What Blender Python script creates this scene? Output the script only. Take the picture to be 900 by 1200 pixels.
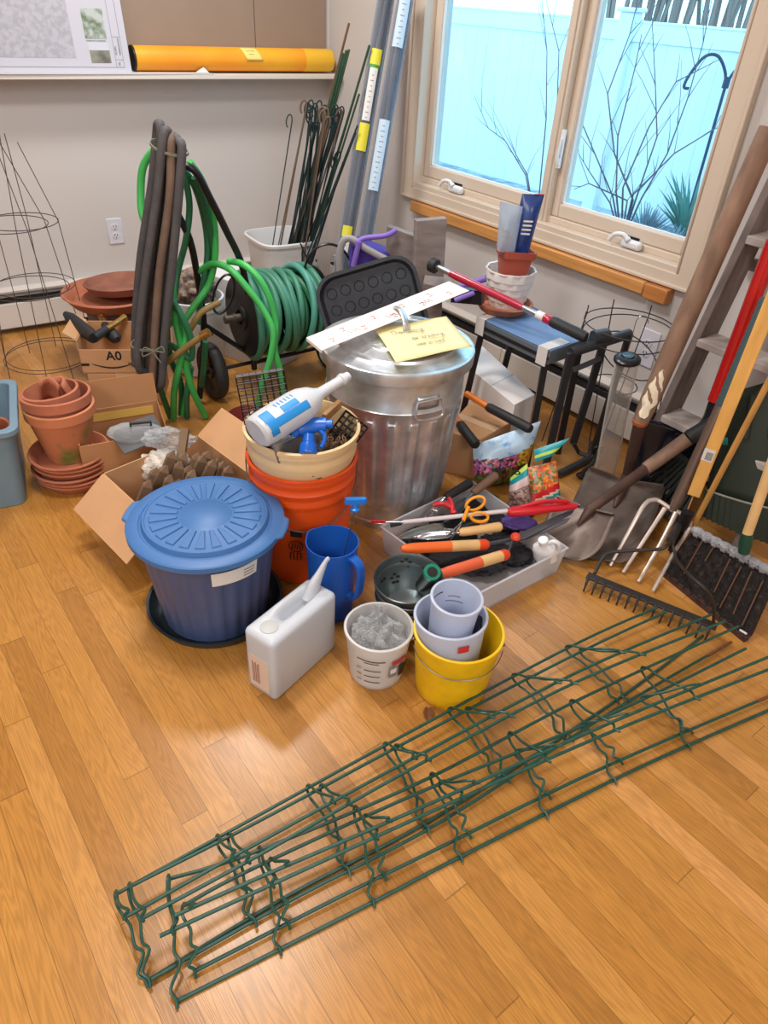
import bpy, math, random
from mathutils import Matrix, Vector, Euler
random.seed(7)
for o in list(bpy.data.objects): bpy.data.objects.remove(o)
scene = bpy.context.scene
COL = scene.collection

# ------------------------------------------------------------------ camera
H = 1.40
FPX, PITCH, ROLL = 835.24, math.radians(36.098), math.radians(3.767)
AZA, AZB, AZF = math.radians(55.33), math.radians(-40.1), math.radians(-39.2)
DA, DB = 3.68, 2.37
_cp, _sp, _cr, _sr = math.cos(PITCH), math.sin(PITCH), math.cos(ROLL), math.sin(ROLL)
DOWN = (-_sr*_cp, _cr*_cp, _sp)
FWD = (_sr*_sp, -_cr*_sp, _cp)
RGT = (_cr, _sr, 0.0)
def ray(u, v):
    d = Vector((u-450, v-600, FPX))
    return Vector((d.dot(RGT), d.dot(FWD), -d.dot(DOWN)))/FPX
cam_data = bpy.data.cameras.new('camera')
cam = bpy.data.objects.new('camera', cam_data); COL.objects.link(cam)
cam_data.sensor_fit = 'VERTICAL'; cam_data.sensor_height = 24.0
cam_data.lens = FPX/1200*24.0
cam_data.clip_start = 0.05
_x = ray(450+FPX, 600)-ray(450, 600); _y = ray(450, 600-FPX)-ray(450, 600); _z = -ray(450, 600)
cm = Matrix((_x, _y, _z)).transposed().to_4x4()
cam.matrix_world = Matrix.Translation((0, 0, H)) @ cm
scene.camera = cam

# ------------------------------------------------------------------ world, exposure, lights
scene.view_settings.view_transform = 'Standard'
scene.view_settings.look = 'None'
scene.view_settings.gamma = 1.0
scene.view_settings.use_curve_mapping = False
scene.view_settings.exposure = 0.17
w = bpy.data.worlds.new('sky'); scene.world = w; w.use_nodes = True
bg = w.node_tree.nodes['Background']
bg.inputs[0].default_value = (0.40, 0.76, 1.0, 1); bg.inputs[1].default_value = 2.9
def area_light(name, loc, size, energy, color, sy=None, rot=(0, 0, 0)):
    l = bpy.data.lights.new(name, 'AREA'); l.energy = energy; l.color = color
    l.shape = 'RECTANGLE'; l.size = size; l.size_y = sy or size
    o = bpy.data.objects.new(name, l); COL.objects.link(o); o.location = loc; o.rotation_euler = rot
    return o
area_light('ceiling_lamp', (-0.72, 2.80, 2.42), 0.35, 24, (1.0, 0.965, 0.93))
area_light('ceiling_lamp', (-0.55, 1.55, 2.42), 0.45, 26, (1.0, 0.965, 0.93))
area_light('ceiling_lamp', (-1.4, -0.9, 2.40), 1.4, 56, (1.0, 0.965, 0.94))
area_light('ceiling_lamp', (1.4, -1.4, 2.40), 1.4, 56, (1.0, 0.965, 0.94))

# ------------------------------------------------------------------ helpers
def P(u, v, z=0.0):
    """a point of the photograph at height z"""
    d = ray(u, v); t = (z-H)/d.z
    return Vector((0, 0, H)) + d*t
nA = Vector((-math.cos(AZA), math.sin(AZA), 0)); dA = Vector((math.sin(AZA), math.cos(AZA), 0))
nB = Vector((math.cos(AZB), -math.sin(AZB), 0)); dB = Vector((math.sin(AZB), math.cos(AZB), 0))
UP = Vector((0, 0, 1))
def onplane(u, v, n, D):
    d = ray(u, v); t = (D - H*n.z)/d.dot(n)
    return Vector((0, 0, H)) + d*t
def WA(u, v, off=0.0): return onplane(u, v, nA, DA-off)
def WB(u, v, off=0.0): return onplane(u, v, nB, DB-off)
def PD(u, v, dist):
    """a point of the photograph at a given horizontal distance ahead of the camera"""
    d = ray(u, v); return Vector((0, 0, H)) + d*(dist/d.y)
def A(s, off, z): return dA*s + nA*(DA-off) + UP*z
def B(s, off, z): return dB*s + nB*(DB-off) + UP*z
def sr(r, g, b):
    f = lambda c: (c/255/12.92) if c <= 10.3 else ((c/255+0.055)/1.055)**2.4
    return (f(r), f(g), f(b), 1)

def mat(name, rgb, rough=0.5, metal=0.0, var=0.0, scale=12.0, bump=0.0, bscale=60.0, coat=0.0, spec=None, rgb2=None, thr=None, stretch=None, trans=0.0):
    m = bpy.data.materials.new(name); m.use_nodes = True
    nt = m.node_tree; b = nt.nodes['Principled BSDF']
    c = sr(*rgb) if len(rgb) == 3 else rgb
    b.inputs['Base Color'].default_value = c
    b.inputs['Roughness'].default_value = rough; b.inputs['Metallic'].default_value = metal
    if coat: b.inputs['Coat Weight'].default_value = coat; b.inputs['Coat Roughness'].default_value = 0.15
    if spec is not None: b.inputs['Specular IOR Level'].default_value = spec
    if trans: b.inputs['Transmission Weight'].default_value = trans
    if var or rgb2 or bump:
        tc = nt.nodes.new('ShaderNodeTexCoord'); mp = nt.nodes.new('ShaderNodeMapping')
        nt.links.new(tc.outputs['Object'], mp.inputs[0])
        if stretch: mp.inputs['Scale'].default_value = stretch
    if var or rgb2:
        n = nt.nodes.new('ShaderNodeTexNoise'); n.inputs['Scale'].default_value = scale; n.inputs['Detail'].default_value = 6
        nt.links.new(mp.outputs[0], n.inputs[0])
        r = nt.nodes.new('ShaderNodeValToRGB')
        if rgb2:
            c2 = sr(*rgb2); t = thr or (0.4, 0.6)
            r.color_ramp.elements[0].color = c; r.color_ramp.elements[1].color = c2
            r.color_ramp.elements[0].position, r.color_ramp.elements[1].position = t
        else:
            r.color_ramp.elements[0].color = tuple(x*(1-var) for x in c[:3])+(1,)
            r.color_ramp.elements[1].color = tuple(min(1, x*(1+var)) for x in c[:3])+(1,)
            r.color_ramp.elements[0].position, r.color_ramp.elements[1].position = 0.3, 0.7
        nt.links.new(n.outputs['Fac'], r.inputs[0]); nt.links.new(r.outputs[0], b.inputs['Base Color'])
    if bump:
        n2 = nt.nodes.new('ShaderNodeTexNoise'); n2.inputs['Scale'].default_value = bscale; n2.inputs['Detail'].default_value = 4
        nt.links.new(mp.outputs[0], n2.inputs[0])
        bp = nt.nodes.new('ShaderNodeBump'); bp.inputs['Strength'].default_value = bump; bp.inputs['Distance'].default_value = 0.01
        nt.links.new(n2.outputs['Fac'], bp.inputs['Height']); nt.links.new(bp.outputs[0], b.inputs['Normal'])
    return m
def frosted(name, rgb, rough=0.35, see=0.15, glow=0.35):
    """thin milky plastic: some light passes straight through, some is scattered"""
    m = bpy.data.materials.new(name); m.use_nodes = True
    nt = m.node_tree; b = nt.nodes['Principled BSDF']; out = nt.nodes['Material Output']
    c = sr(*rgb); b.inputs['Base Color'].default_value = c; b.inputs['Roughness'].default_value = rough
    t = nt.nodes.new('ShaderNodeBsdfTranslucent'); t.inputs[0].default_value = c
    m1 = nt.nodes.new('ShaderNodeMixShader'); m1.inputs[0].default_value = glow
    tr = nt.nodes.new('ShaderNodeBsdfTransparent')
    m2 = nt.nodes.new('ShaderNodeMixShader'); m2.inputs[0].default_value = see
    nt.links.new(b.outputs[0], m1.inputs[1]); nt.links.new(t.outputs[0], m1.inputs[2])
    nt.links.new(m1.outputs[0], m2.inputs[1]); nt.links.new(tr.outputs[0], m2.inputs[2])
    nt.links.new(m2.outputs[0], out.inputs[0])
    return m
def sheer(name, see=0.7, rough=0.15, tint=(240, 245, 250), crinkle=0.0):
    """clear film: mostly see-through with glossy highlights"""
    m = bpy.data.materials.new(name); m.use_nodes = True
    nt = m.node_tree; b = nt.nodes['Principled BSDF']; out = nt.nodes['Material Output']
    b.inputs['Base Color'].default_value = sr(*tint); b.inputs['Roughness'].default_value = rough
    tr = nt.nodes.new('ShaderNodeBsdfTransparent'); tr.inputs[0].default_value = sr(*tint)
    lw0 = nt.nodes.new('ShaderNodeLayerWeight'); lw0.inputs[0].default_value = 0.5; lw = nt.nodes.new('ShaderNodeMath'); lw.operation = 'POWER'; lw.inputs[1].default_value = 3.5; nt.links.new(lw0.outputs['Facing'], lw.inputs[0])
    mx = nt.nodes.new('ShaderNodeMath'); mx.operation = 'ADD'; mx.inputs[1].default_value = 1-see
    m2 = nt.nodes.new('ShaderNodeMixShader')
    nt.links.new(lw.outputs[0], mx.inputs[0]); nt.links.new(mx.outputs[0], m2.inputs[0])
    nt.links.new(tr.outputs[0], m2.inputs[1]); nt.links.new(b.outputs[0], m2.inputs[2])
    nt.links.new(m2.outputs[0], out.inputs[0])
    if crinkle:
        n2 = nt.nodes.new('ShaderNodeTexNoise'); n2.inputs['Scale'].default_value = 45
        bp = nt.nodes.new('ShaderNodeBump'); bp.inputs['Strength'].default_value = crinkle; bp.inputs['Distance'].default_value = 0.02
        nt.links.new(n2.outputs['Fac'], bp.inputs['Height']); nt.links.new(bp.outputs[0], b.inputs['Normal']); nt.links.new(bp.outputs[0], lw0.inputs['Normal'])
    return m

MW = {}
I4 = Matrix.Identity(4)
def frame(p0, p1, side=None):
    """matrix at p0 whose z runs to p1; side is the wished x direction"""
    z = (Vector(p1)-Vector(p0)).normalized()
    s = Vector(side) if side is not None else (Vector((1, 0, 0)) if abs(z.x) < 0.9 else Vector((0, 1, 0)))
    x = (s - z*s.dot(z)).normalized(); y = z.cross(x)
    m = Matrix((x, y, z)).transposed().to_4x4(); m.translation = Vector(p0)
    return m
def at(loc, rz=0.0, rx=0.0, ry=0.0):
    return Matrix.Translation(Vector(loc)) @ Euler((rx, ry, rz)).to_matrix().to_4x4()
class G:
    def __init__(s, M=None): s.v = []; s.f = []; s.m = []; s.M = M or I4; s.mi = 0
    def add(s, vs, fs):
        o = len(s.v); s.v += [s.M @ Vector(p) for p in vs]; s.f += [tuple(i+o for i in f) for f in fs]; s.m += [s.mi]*len(fs); return s
    def bx(s, x0, x1, y0, y1, z0, z1, T=None):
        vs = [Vector((x, y, z)) for z in (z0, z1) for y in (y0, y1) for x in (x0, x1)]
        if T is not None: vs = [T @ p for p in vs]
        return s.add(vs, [(0, 2, 3, 1), (4, 5, 7, 6), (0, 1, 5, 4), (2, 6, 7, 3), (0, 4, 6, 2), (1, 3, 7, 5)])
    def hexa(s, b4, t4):
        return s.add(list(b4)+list(t4), [(3, 2, 1, 0), (4, 5, 6, 7)]+[(i, (i+1) % 4, 4+(i+1) % 4, 4+i) for i in range(4)])
    def bar(s, p0, p1, w, t, side=(0, 0, 1)):
        T = frame(p0, p1, side); L = (Vector(p1)-Vector(p0)).length
        return s.bx(-w/2, w/2, -t/2, t/2, 0, L, T)
    def prism(s, poly, z0, z1, T=None):
        n = len(poly); vs = [Vector((x, y, z0)) for x, y in poly]+[Vector((x, y, z1)) for x, y in poly]
        if T is not None: vs = [T @ p for p in vs]
        return s.add(vs, [tuple(range(n))[::-1], tuple(range(n, 2*n))]+[(i, (i+1) % n, n+(i+1) % n, n+i) for i in range(n)])
    def tube(s, pts, r, n=8, closed=False, caps=True, flat=None):
        pts = [Vector(p) for p in pts]; k = len(pts)
        rs = r if isinstance(r, (list, tuple)) else [r]*k
        tan = []
        for i in range(k):
            a = pts[(i-1) % k] if (closed or i > 0) else pts[i]; b = pts[(i+1) % k] if (closed or i < k-1) else pts[i]
            t = b-a; tan.append(t.normalized() if t.length > 1e-9 else Vector((0, 0, 1)))
        ref = Vector((0, 0, 1)) if abs(tan[0].z) < 0.9 else Vector((1, 0, 0))
        x = (ref - tan[0]*ref.dot(tan[0])).normalized(); vs = []
        for i in range(k):
            x = (x - tan[i]*x.dot(tan[i])); x = x.normalized() if x.length > 1e-6 else tan[i].orthogonal().normalized()
            y = tan[i].cross(x)
            for j in range(n):
                a = 2*math.pi*j/n
                vs.append(pts[i] + x*(math.cos(a)*rs[i]) + y*(math.sin(a)*rs[i]*(flat or 1)))
        fs = []
        for i in range(k if closed else k-1):
            i2 = (i+1) % k
            fs += [(i*n+j, i*n+(j+1) % n, i2*n+(j+1) % n, i2*n+j) for j in range(n)]
        if not closed and caps: fs += [tuple(range(n))[::-1], tuple(range((k-1)*n, k*n))]
        return s.add(vs, fs)
    def lathe(s, prof, n=48, T=None, ripple=None, sx=1.0, sy=1.0, arc=None):
        """prof: (r, z) list; r=0 at an end closes it"""
        vs = []; rings = []
        for (r, z) in prof:
            if r < 1e-6: rings.append([len(vs)]); vs.append(Vector((0, 0, z)))
            else:
                rg = []
                for j in range(n):
                    a = 2*math.pi*j/n; rr = r*(1 if not ripple else ripple(a, z))
                    rg.append(len(vs)); vs.append(Vector((rr*math.cos(a)*sx, rr*math.sin(a)*sy, z)))
                rings.append(rg)
        fs = []
        for a, b in zip(rings, rings[1:]):
            for j in range(n):
                j2 = (j+1) % n
                if len(a) == 1 and len(b) == 1: continue
                if len(a) == 1: fs.append((a[0], b[j2], b[j]))
                elif len(b) == 1: fs.append((a[j], a[j2], b[0]))
                else: fs.append((a[j], a[j2], b[j2], b[j]))
        if T is not None: vs = [T @ p for p in vs]
        return s.add(vs, fs)
    def grid(s, fn, nu, nv):
        vs = [fn(i/nu, j/nv) for j in range(nv+1) for i in range(nu+1)]
        return s.add(vs, [(j*(nu+1)+i, j*(nu+1)+i+1, (j+1)*(nu+1)+i+1, (j+1)*(nu+1)+i) for j in range(nv) for i in range(nu)])
    def sph(s, c, r, n=16, k=10, sc=(1, 1, 1)):
        prof = [(math.sin(math.pi*i/k)*r, -math.cos(math.pi*i/k)*r) for i in range(k+1)]
        prof[0] = (0, -r); prof[-1] = (0, r)
        return s.lathe(prof, n, T=Matrix.Translation(Vector(c)) @ Matrix.Diagonal((*sc, 1)))
    def build(s, name, mats, parent=None, bevel=0.0, solid=0.0, sharp=40, sub=0, top=None):
        me = bpy.data.meshes.new(name)
        PM = MW.get(parent, I4) if parent else (top or I4)
        inv = PM.inverted()
        me.from_pydata([tuple(inv @ p) for p in s.v], [], s.f)
        mats = mats if isinstance(mats, (list, tuple)) else [mats]
        for m in mats: me.materials.append(m)
        me.polygons.foreach_set('material_index', s.m)
        import bmesh
        bm = bmesh.new(); bm.from_mesh(me); bmesh.ops.recalc_face_normals(bm, faces=bm.faces); bm.to_mesh(me); bm.free()
        me.polygons.foreach_set('use_smooth', [True]*len(me.polygons))
        me.set_sharp_from_angle(angle=math.radians(sharp))
        me.update()
        o = bpy.data.objects.new(name, me); COL.objects.link(o)
        if parent: o.parent = parent; MW[o] = MW[parent]
        else:
            o.matrix_world = PM; MW[o] = PM
        if solid:
            md = o.modifiers.new('solid', 'SOLIDIFY'); md.thickness = solid; md.offset = 0
        if bevel:
            md = o.modifiers.new('bevel', 'BEVEL'); md.width = bevel; md.segments = 2; md.limit_method = 'ANGLE'; md.angle_limit = math.radians(40)
        if sub:
            md = o.modifiers.new('sub', 'SUBSURF'); md.levels = sub; md.render_levels = sub
        return o
def tag(o, label, cat, group=None, kind=None):
    o['label'] = label; o['category'] = cat
    if group: o['group'] = group
    if kind: o['kind'] = kind
    return o
def thing(name, label, cat, M=None, group=None):
    o = bpy.data.objects.new(name, None); COL.objects.link(o); o.empty_display_size = 0.05
    M = M if isinstance(M, Matrix) else at(M or (0, 0, 0))
    o.matrix_world = M; MW[o] = M
    return tag(o, label, cat, group)
def struct(o, label=None):
    o['kind'] = 'structure'
    if label: o['label'] = label
    return o
def dup(root, M, label, group=None):
    c = root.copy(); COL.objects.link(c); c.matrix_world = M; MW[c] = M; c['label'] = label
    if group: c['group'] = group
    def rec(src, dst):
        for ch in [x for x in bpy.data.objects if x.parent == src]:
            d = ch.copy(); COL.objects.link(d); d.parent = dst; d.matrix_parent_inverse = ch.matrix_parent_inverse.copy()
            MW[d] = M; rec(ch, d)
    rec(root, c)
    return c
def spline(pts, n=8, closed=False):
    """Catmull-Rom through pts"""
    pts = [Vector(p) for p in pts]; k = len(pts); out = []
    for i in range(k if closed else k-1):
        g = lambda j: pts[j % k] if closed else pts[max(0, min(k-1, j))]
        a, b, c, d = g(i-1), g(i), g(i+1), g(i+2)
        for j in range(n):
            t = j/n
            out.append(0.5*((2*b)+(c-a)*t+(2*a-5*b+4*c-d)*t*t+(3*b-a-3*c+d)*t**3))
    if not closed: out.append(pts[-1])
    return out
def circ(c, r, n=32, z=None, ax=None, ay=None):
    ax = ax or Vector((1, 0, 0)); ay = ay or Vector((0, 1, 0)); c = Vector(c)
    return [c + ax*(r*math.cos(2*math.pi*i/n)) + ay*(r*math.sin(2*math.pi*i/n)) for i in range(n)]
def flat_label(name, M, w, h, m, parent, t=0.0008):
    g = G(M); g.bx(-w/2, w/2, -h/2, h/2, 0, t); return g.build(name, m, parent)
def text(name, s, size, M, m, parent, depth=0.0004, cat=None, align='CENTER', bold=False):
    cu = bpy.data.curves.new(name, 'FONT'); cu.body = s; cu.size = size; cu.extrude = depth; cu.align_x = align; cu.align_y = 'CENTER'
    if bold: cu.offset = size*0.02
    o = bpy.data.objects.new(name, cu); COL.objects.link(o)
    dg = bpy.context.evaluated_depsgraph_get(); me = bpy.data.meshes.new_from_object(o.evaluated_get(dg))
    bpy.data.objects.remove(o)
    me.materials.clear(); me.materials.append(m)
    me.transform(MW[parent].inverted() @ M)
    o = bpy.data.objects.new(name, me); COL.objects.link(o); o.parent = parent; MW[o] = MW[parent]
    return o
# ------------------------------------------------------------------ setting
def floor_material():
    m = bpy.data.materials.new('oak_floor'); m.use_nodes = True
    nt = m.node_tree; N = nt.nodes; L = nt.links; b = N['Principled BSDF']
    def math_(op, a, bb=None, c=None):
        n = N.new('ShaderNodeMath'); n.operation = op
        for i, x in enumerate((a, bb, c)):
            if x is None: continue
            if isinstance(x, (int, float)): n.inputs[i].default_value = x
            else: L.new(x, n.inputs[i])
        return n.outputs[0]
    tc = N.new('ShaderNodeTexCoord')
    def dot(v):
        n = N.new('ShaderNodeVectorMath'); n.operation = 'DOT_PRODUCT'; L.new(tc.outputs['Object'], n.inputs[0]); n.inputs[1].default_value = v; return n.outputs['Value']
    d = (math.sin(AZF), math.cos(AZF), 0); nn = (d[1], -d[0], 0)
    ac, al = dot(nn), dot(d)
    a = math_('DIVIDE', math_('SUBTRACT', ac, 0.0385), 0.0571)
    row = math_('FLOOR', a); fa = math_('SUBTRACT', a, row)
    wn = N.new('ShaderNodeTexWhiteNoise'); wn.noise_dimensions = '1D'; L.new(row, wn.inputs['W'])
    lb = math_('DIVIDE', math_('ADD', al, math_('MULTIPLY', wn.outputs['Value'], 7.3)), 0.83)
    idx = math_('FLOOR', lb); fl = math_('SUBTRACT', lb, idx)
    cmb = N.new('ShaderNodeCombineXYZ'); L.new(row, cmb.inputs[0]); L.new(idx, cmb.inputs[1])
    w2 = N.new('ShaderNodeTexWhiteNoise'); w2.noise_dimensions = '2D'; L.new(cmb.outputs[0], w2.inputs['Vector'])
    ramp = N.new('ShaderNodeValToRGB'); cr = ramp.color_ramp
    cr.elements[0].position = 0.0; cr.elements[0].color = sr(166, 114, 52)
    cr.elements[1].position = 1.0; cr.elements[1].color = sr(200, 144, 82)
    for p_, c_ in ((0.25, (176, 122, 56)), (0.6, (182, 128, 60)), (0.9, (188, 134, 68))):
        e = cr.elements.new(p_); e.color = sr(*c_)
    L.new(w2.outputs['Value'], ramp.inputs[0])
    # grain runs along each board, shifted per board
    g1 = N.new('ShaderNodeCombineXYZ')
    L.new(math_('ADD', math_('MULTIPLY', ac, 20.0), math_('MULTIPLY', w2.outputs['Value'], 90.0)), g1.inputs[0])
    L.new(math_('ADD', math_('MULTIPLY', al, 1.7), math_('MULTIPLY', w2.outputs['Value'], 31.0)), g1.inputs[1])
    wv = N.new('ShaderNodeTexNoise'); wv.inputs['Scale'].default_value = 1.6; wv.inputs['Detail'].default_value = 2; L.new(g1.outputs[0], wv.inputs[0])
    rings = math_('SINE', math_('MULTIPLY', wv.outputs['Fac'], 85.0))
    g2 = N.new('ShaderNodeCombineXYZ')
    L.new(math_('MULTIPLY', ac, 420.0), g2.inputs[0]); L.new(math_('MULTIPLY', al, 12.0), g2.inputs[1]); L.new(w2.outputs['Value'], g2.inputs[2])
    fn = N.new('ShaderNodeTexNoise'); fn.inputs['Scale'].default_value = 1.0; fn.inputs['Detail'].default_value = 3; L.new(g2.outputs[0], fn.inputs[0])
    shade = math_('ADD', math_('ADD', 0.96, math_('MULTIPLY', rings, 0.10)), math_('MULTIPLY', math_('SUBTRACT', fn.outputs['Fac'], 0.5), 0.30))
    bl = N.new('ShaderNodeTexNoise'); bl.inputs['Scale'].default_value = 3.0; L.new(tc.outputs['Object'], bl.inputs[0])
    shade = math_('ADD', shade, math_('MULTIPLY', math_('SUBTRACT', bl.outputs['Fac'], 0.5), 0.25))
    gap = math_('MAXIMUM', math_('GREATER_THAN', math_('ABSOLUTE', math_('SUBTRACT', fa, 0.5)), 0.487), math_('GREATER_THAN', math_('ABSOLUTE', math_('SUBTRACT', fl, 0.5)), 0.4985))
    shade = math_('MULTIPLY', shade, math_('SUBTRACT', 1.0, math_('MULTIPLY', gap, 0.42)))
    mix = N.new('ShaderNodeMix'); mix.data_type = 'RGBA'; mix.blend_type = 'MULTIPLY'; mix.inputs[0].default_value = 1
    L.new(ramp.outputs[0], mix.inputs[6]); c3 = N.new('ShaderNodeCombineXYZ')
    for i in range(3): L.new(shade, c3.inputs[i])
    L.new(c3.outputs[0], mix.inputs[7]); L.new(mix.outputs[2], b.inputs['Base Color'])
    b.inputs['Roughness'].default_value = 0.29; b.inputs['Specular IOR Level'].default_value = 0.45
    bp = N.new('ShaderNodeBump'); bp.inputs['Strength'].default_value = 0.10; bp.inputs['Distance'].default_value = 0.002
    L.new(math_('SUBTRACT', shade, math_('MULTIPLY', gap, 0.8)), bp.inputs['Height']); L.new(bp.outputs[0], b.inputs['Normal'])
    return m
WALL = mat('wall_paint', (205, 200, 197), 0.7, bump=0.03, bscale=120)
CEIL = mat('ceiling_paint', (225, 222, 216), 0.8)
TRIMW = mat('cream_trim_paint', (212, 196, 178), 0.4)
WHITE = mat('white_plastic', (228, 228, 230), 0.35)
HEAT = mat('heater_enamel', (214, 208, 202), 0.4)
BLACK = mat('black_plastic', (26, 27, 30), 0.4)
DARK = mat('dark_gap', (18, 18, 18), 0.7)
corner = dA*((DB - DA*nA.dot(nB))/dA.dot(nB)) + nA*DA
# room: left wall and window wall meet at the corner; the two other walls are behind the viewer
a0 = A(-2.2, 0, 0); sC = corner.dot(dA); sB = corner.dot(dB)
b1 = B(-2.6, 0, 0)
RP = [A(-3.62, 0, 0), corner, B(-3.62, 0, 0), B(-3.62, 0, 0)-nB*6.9, A(-3.62, 0, 0)-nA*6.9]
_c = sum(RP, Vector())/5
RP = sorted([A(-3.62, -0.1, 0), corner+(corner-_c).normalized()*0.13, B(-3.62, -0.13, 0), B(-3.62, 0, 0)-nB*6.9, A(-3.62, 0, 0)-nA*6.9], key=lambda p: math.atan2(p.y-_c.y, p.x-_c.x))
fl = G(); fl.prism([(p.x, p.y) for p in RP], -0.05, 0.0)
struct(fl.build('floor', floor_material()))
wl = G(); wl.hexa([A(-3.6, 0, 0), A(sC, 0, 0), A(sC, -0.12, 0), A(-3.6, -0.12, 0)], [A(-3.6, 0, 2.45), A(sC, 0, 2.45), A(sC, -0.12, 2.45), A(-3.6, -0.12, 2.45)])
struct(wl.build('wall_left', WALL))
# window opening in the right wall
S0, S1, Z0, Z1 = 1.305, 2.745, 0.665, 1.95
wr = G()
def wseg(s0, s1, z0, z1):
    wr.hexa([B(s0, 0, z0), B(s1, 0, z0), B(s1, -0.14, z0), B(s0, -0.14, z0)], [B(s0, 0, z1), B(s1, 0, z1), B(s1, -0.14, z1), B(s0, -0.14, z1)])
wseg(-3.6, S0, 0, 2.45); wseg(S1, sB+0.1, 0, 2.45); wseg(S0, S1, 0, Z0); wseg(S0, S1, Z1, 2.45)
struct(wr.build('wall_right', WALL))
wb = G(); pa, pb = B(-3.6, 0, 0), B(-3.6, 0, 0)-nB*6.8
wb.hexa([pa, pb, pb-dB*0.1, pa-dB*0.1], [p+UP*2.45 for p in (pa, pb, pb-dB*0.1, pa-dB*0.1)]); struct(wb.build('wall_back', WALL))
pa, pb = A(-3.6, 0, 0), A(-3.6, 0, 0)-nA*6.8
wb = G(); wb.hexa([pa, pb, pb-dA*0.1, pa-dA*0.1], [p+UP*2.45 for p in (pa, pb, pb-dA*0.1, pa-dA*0.1)]); struct(wb.build('wall_front', WALL))
ce = G(); ce.prism([(p.x, p.y) for p in RP], 2.45, 2.5)
struct(ce.build('ceiling', CEIL))

# window casing, sashes, glass
GLASS = bpy.data.materials.new('window_glass'); GLASS.use_nodes = True
_n = GLASS.node_tree; _t = _n.nodes.new('ShaderNodeBsdfTransparent'); _t.inputs[0].default_value = (0.93, 0.98, 1.0, 1)
_g = _n.nodes.new('ShaderNodeBsdfGlossy'); _g.inputs['Roughness'].default_value = 0.02
_f0 = _n.nodes.new('ShaderNodeLayerWeight'); _f0.inputs[0].default_value = 0.5; _f1 = _n.nodes.new('ShaderNodeMath'); _f1.operation = 'POWER'; _f1.inputs[1].default_value = 5; _n.links.new(_f0.outputs['Facing'], _f1.inputs[0]); _f = _n.nodes.new('ShaderNodeMath'); _f.operation = 'ADD'; _f.inputs[1].default_value = 0.03; _n.links.new(_f1.outputs[0], _f.inputs[0])
_m = _n.nodes.new('ShaderNodeMixShader'); _n.links.new(_f.outputs[0], _m.inputs[0]); _n.links.new(_t.outputs[0], _m.inputs[1]); _n.links.new(_g.outputs[0], _m.inputs[2])
_n.links.new(_m.outputs[0], _n.nodes['Material Output'].inputs[0])
def brd(g, s0, s1, o0, o1, z0, z1):
    g.hexa([B(s0, o0, z0), B(s1, o0, z0), B(s1, o1, z0), B(s0, o1, z0)], [B(s0, o0, z1), B(s1, o0, z1), B(s1, o1, z1), B(s0, o1, z1)])
g = G(); W = 0.075
brd(g, S0-W, S0, 0, 0.018, Z0-0.05, Z1+W); brd(g, S1, S1+W, 0, 0.018, Z0-0.05, Z1+W)
brd(g, S0-W, S1+W, 0, 0.0182, Z0-0.05, Z0); brd(g, S0-W, S1+W, 0, 0.0182, Z1, Z1+W)
for s0, s1 in ((S0-W, S0-W+0.014), (S1+W-0.014, S1+W)): brd(g, s0, s1, 0.017, 0.028, Z0-0.05, Z1+W)
brd(g, S0-W, S1+W, 0.017, 0.0285, Z0-0.05, Z0-0.036)
for s0, s1 in ((S0, S0+0.008), (S1-0.008, S1)): brd(g, s0, s1, -0.10, 0.022, Z0, Z1)
struct(g.build('trim_1', TRIMW, bevel=0.004))
g = G(); brd(g, S0, S1, -0.14, 0.012, Z0-0.004, Z0+0.022); brd(g, S0, S1, -0.14, -0.03, Z0+0.02, Z0+0.045)
struct(g.build('trim_2', TRIMW, bevel=0.004))
SM = 1.965  # centre post
g = G(); brd(g, SM-0.018, SM+0.018, -0.14, -0.012, Z0+0.02, Z1); brd(g, SM-0.006, SM+0.006, -0.02, -0.004, Z0+0.02, Z1)
struct(g.build('trim_3', TRIMW, bevel=0.003))
def sash(k, s0, s1):
    zb, zt = Z0+0.045, Z1-0.01; f = 0.036
    g = G(); brd(g, s0, s0+f, -0.085, -0.04, zb, zt); brd(g, s1-f, s1, -0.085, -0.04, zb, zt)
    brd(g, s0+f-0.001, s1-f+0.001, -0.085, -0.04, zb, zb+0.05); brd(g, s0+f-0.001, s1-f+0.001, -0.085, -0.04, zt-0.05, zt)
    o = struct(g.build('window_%d' % k, TRIMW, bevel=0.005), 'cream casement sash')
    p = G(); brd(p, s0+f, s1-f, -0.068, -0.062, zb+0.05, zt-0.05); p.build('pane', GLASS, o)
    q = G(); brd(q, s0+f, s0+f+0.006, -0.062, -0.052, zb+0.05, zt-0.05); brd(q, s1-f-0.006, s1-f, -0.062, -0.052, zb+0.05, zt-0.05); brd(q, s0+f, s1-f, -0.062, -0.052, zb+0.05, zb+0.056)
    q.build('glazing_bead', WHITE, o)
    return o
w2 = sash(2, S0+0.008, SM-0.018); w1 = sash(1, SM+0.018, S1-0.008)
def crank(px, py, par):
    c = WB(px, py, -0.005); s = c.dot(dB); z = Z0+0.022
    g = G(); hub = B(s, -0.012, z+0.012)
    g.bx(-0.042, 0.042, -0.016, 0.016, -0.012, 0.018, T=Matrix((dB, nB, UP)).transposed().to_4x4() if False else frame(B(s-0.02, -0.012, z+0.014), B(s-0.02, -0.012, z+0.1), dB))
    g.build('crank_housing', WHITE, par, bevel=0.010)
    h = G(); h.tube(spline([B(s-0.01, 0.0, z+0.03), B(s+0.012, 0.006, z+0.046), B(s+0.045, 0.012, z+0.04), B(s+0.062, 0.014, z+0.018)]), [0.011]*4+[0.008]*16+[0.009]*5, n=10)
    h.build('crank_handle', WHITE, par)
    k = G(); brd(k, s-0.04+0.06-0.05, s+0.03, -0.040, -0.034, Z0+0.05, Z0+0.058); k.build('operator_slot', DARK, par)
crank(530, 214, w1); crank(735, 279, w2)
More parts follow.
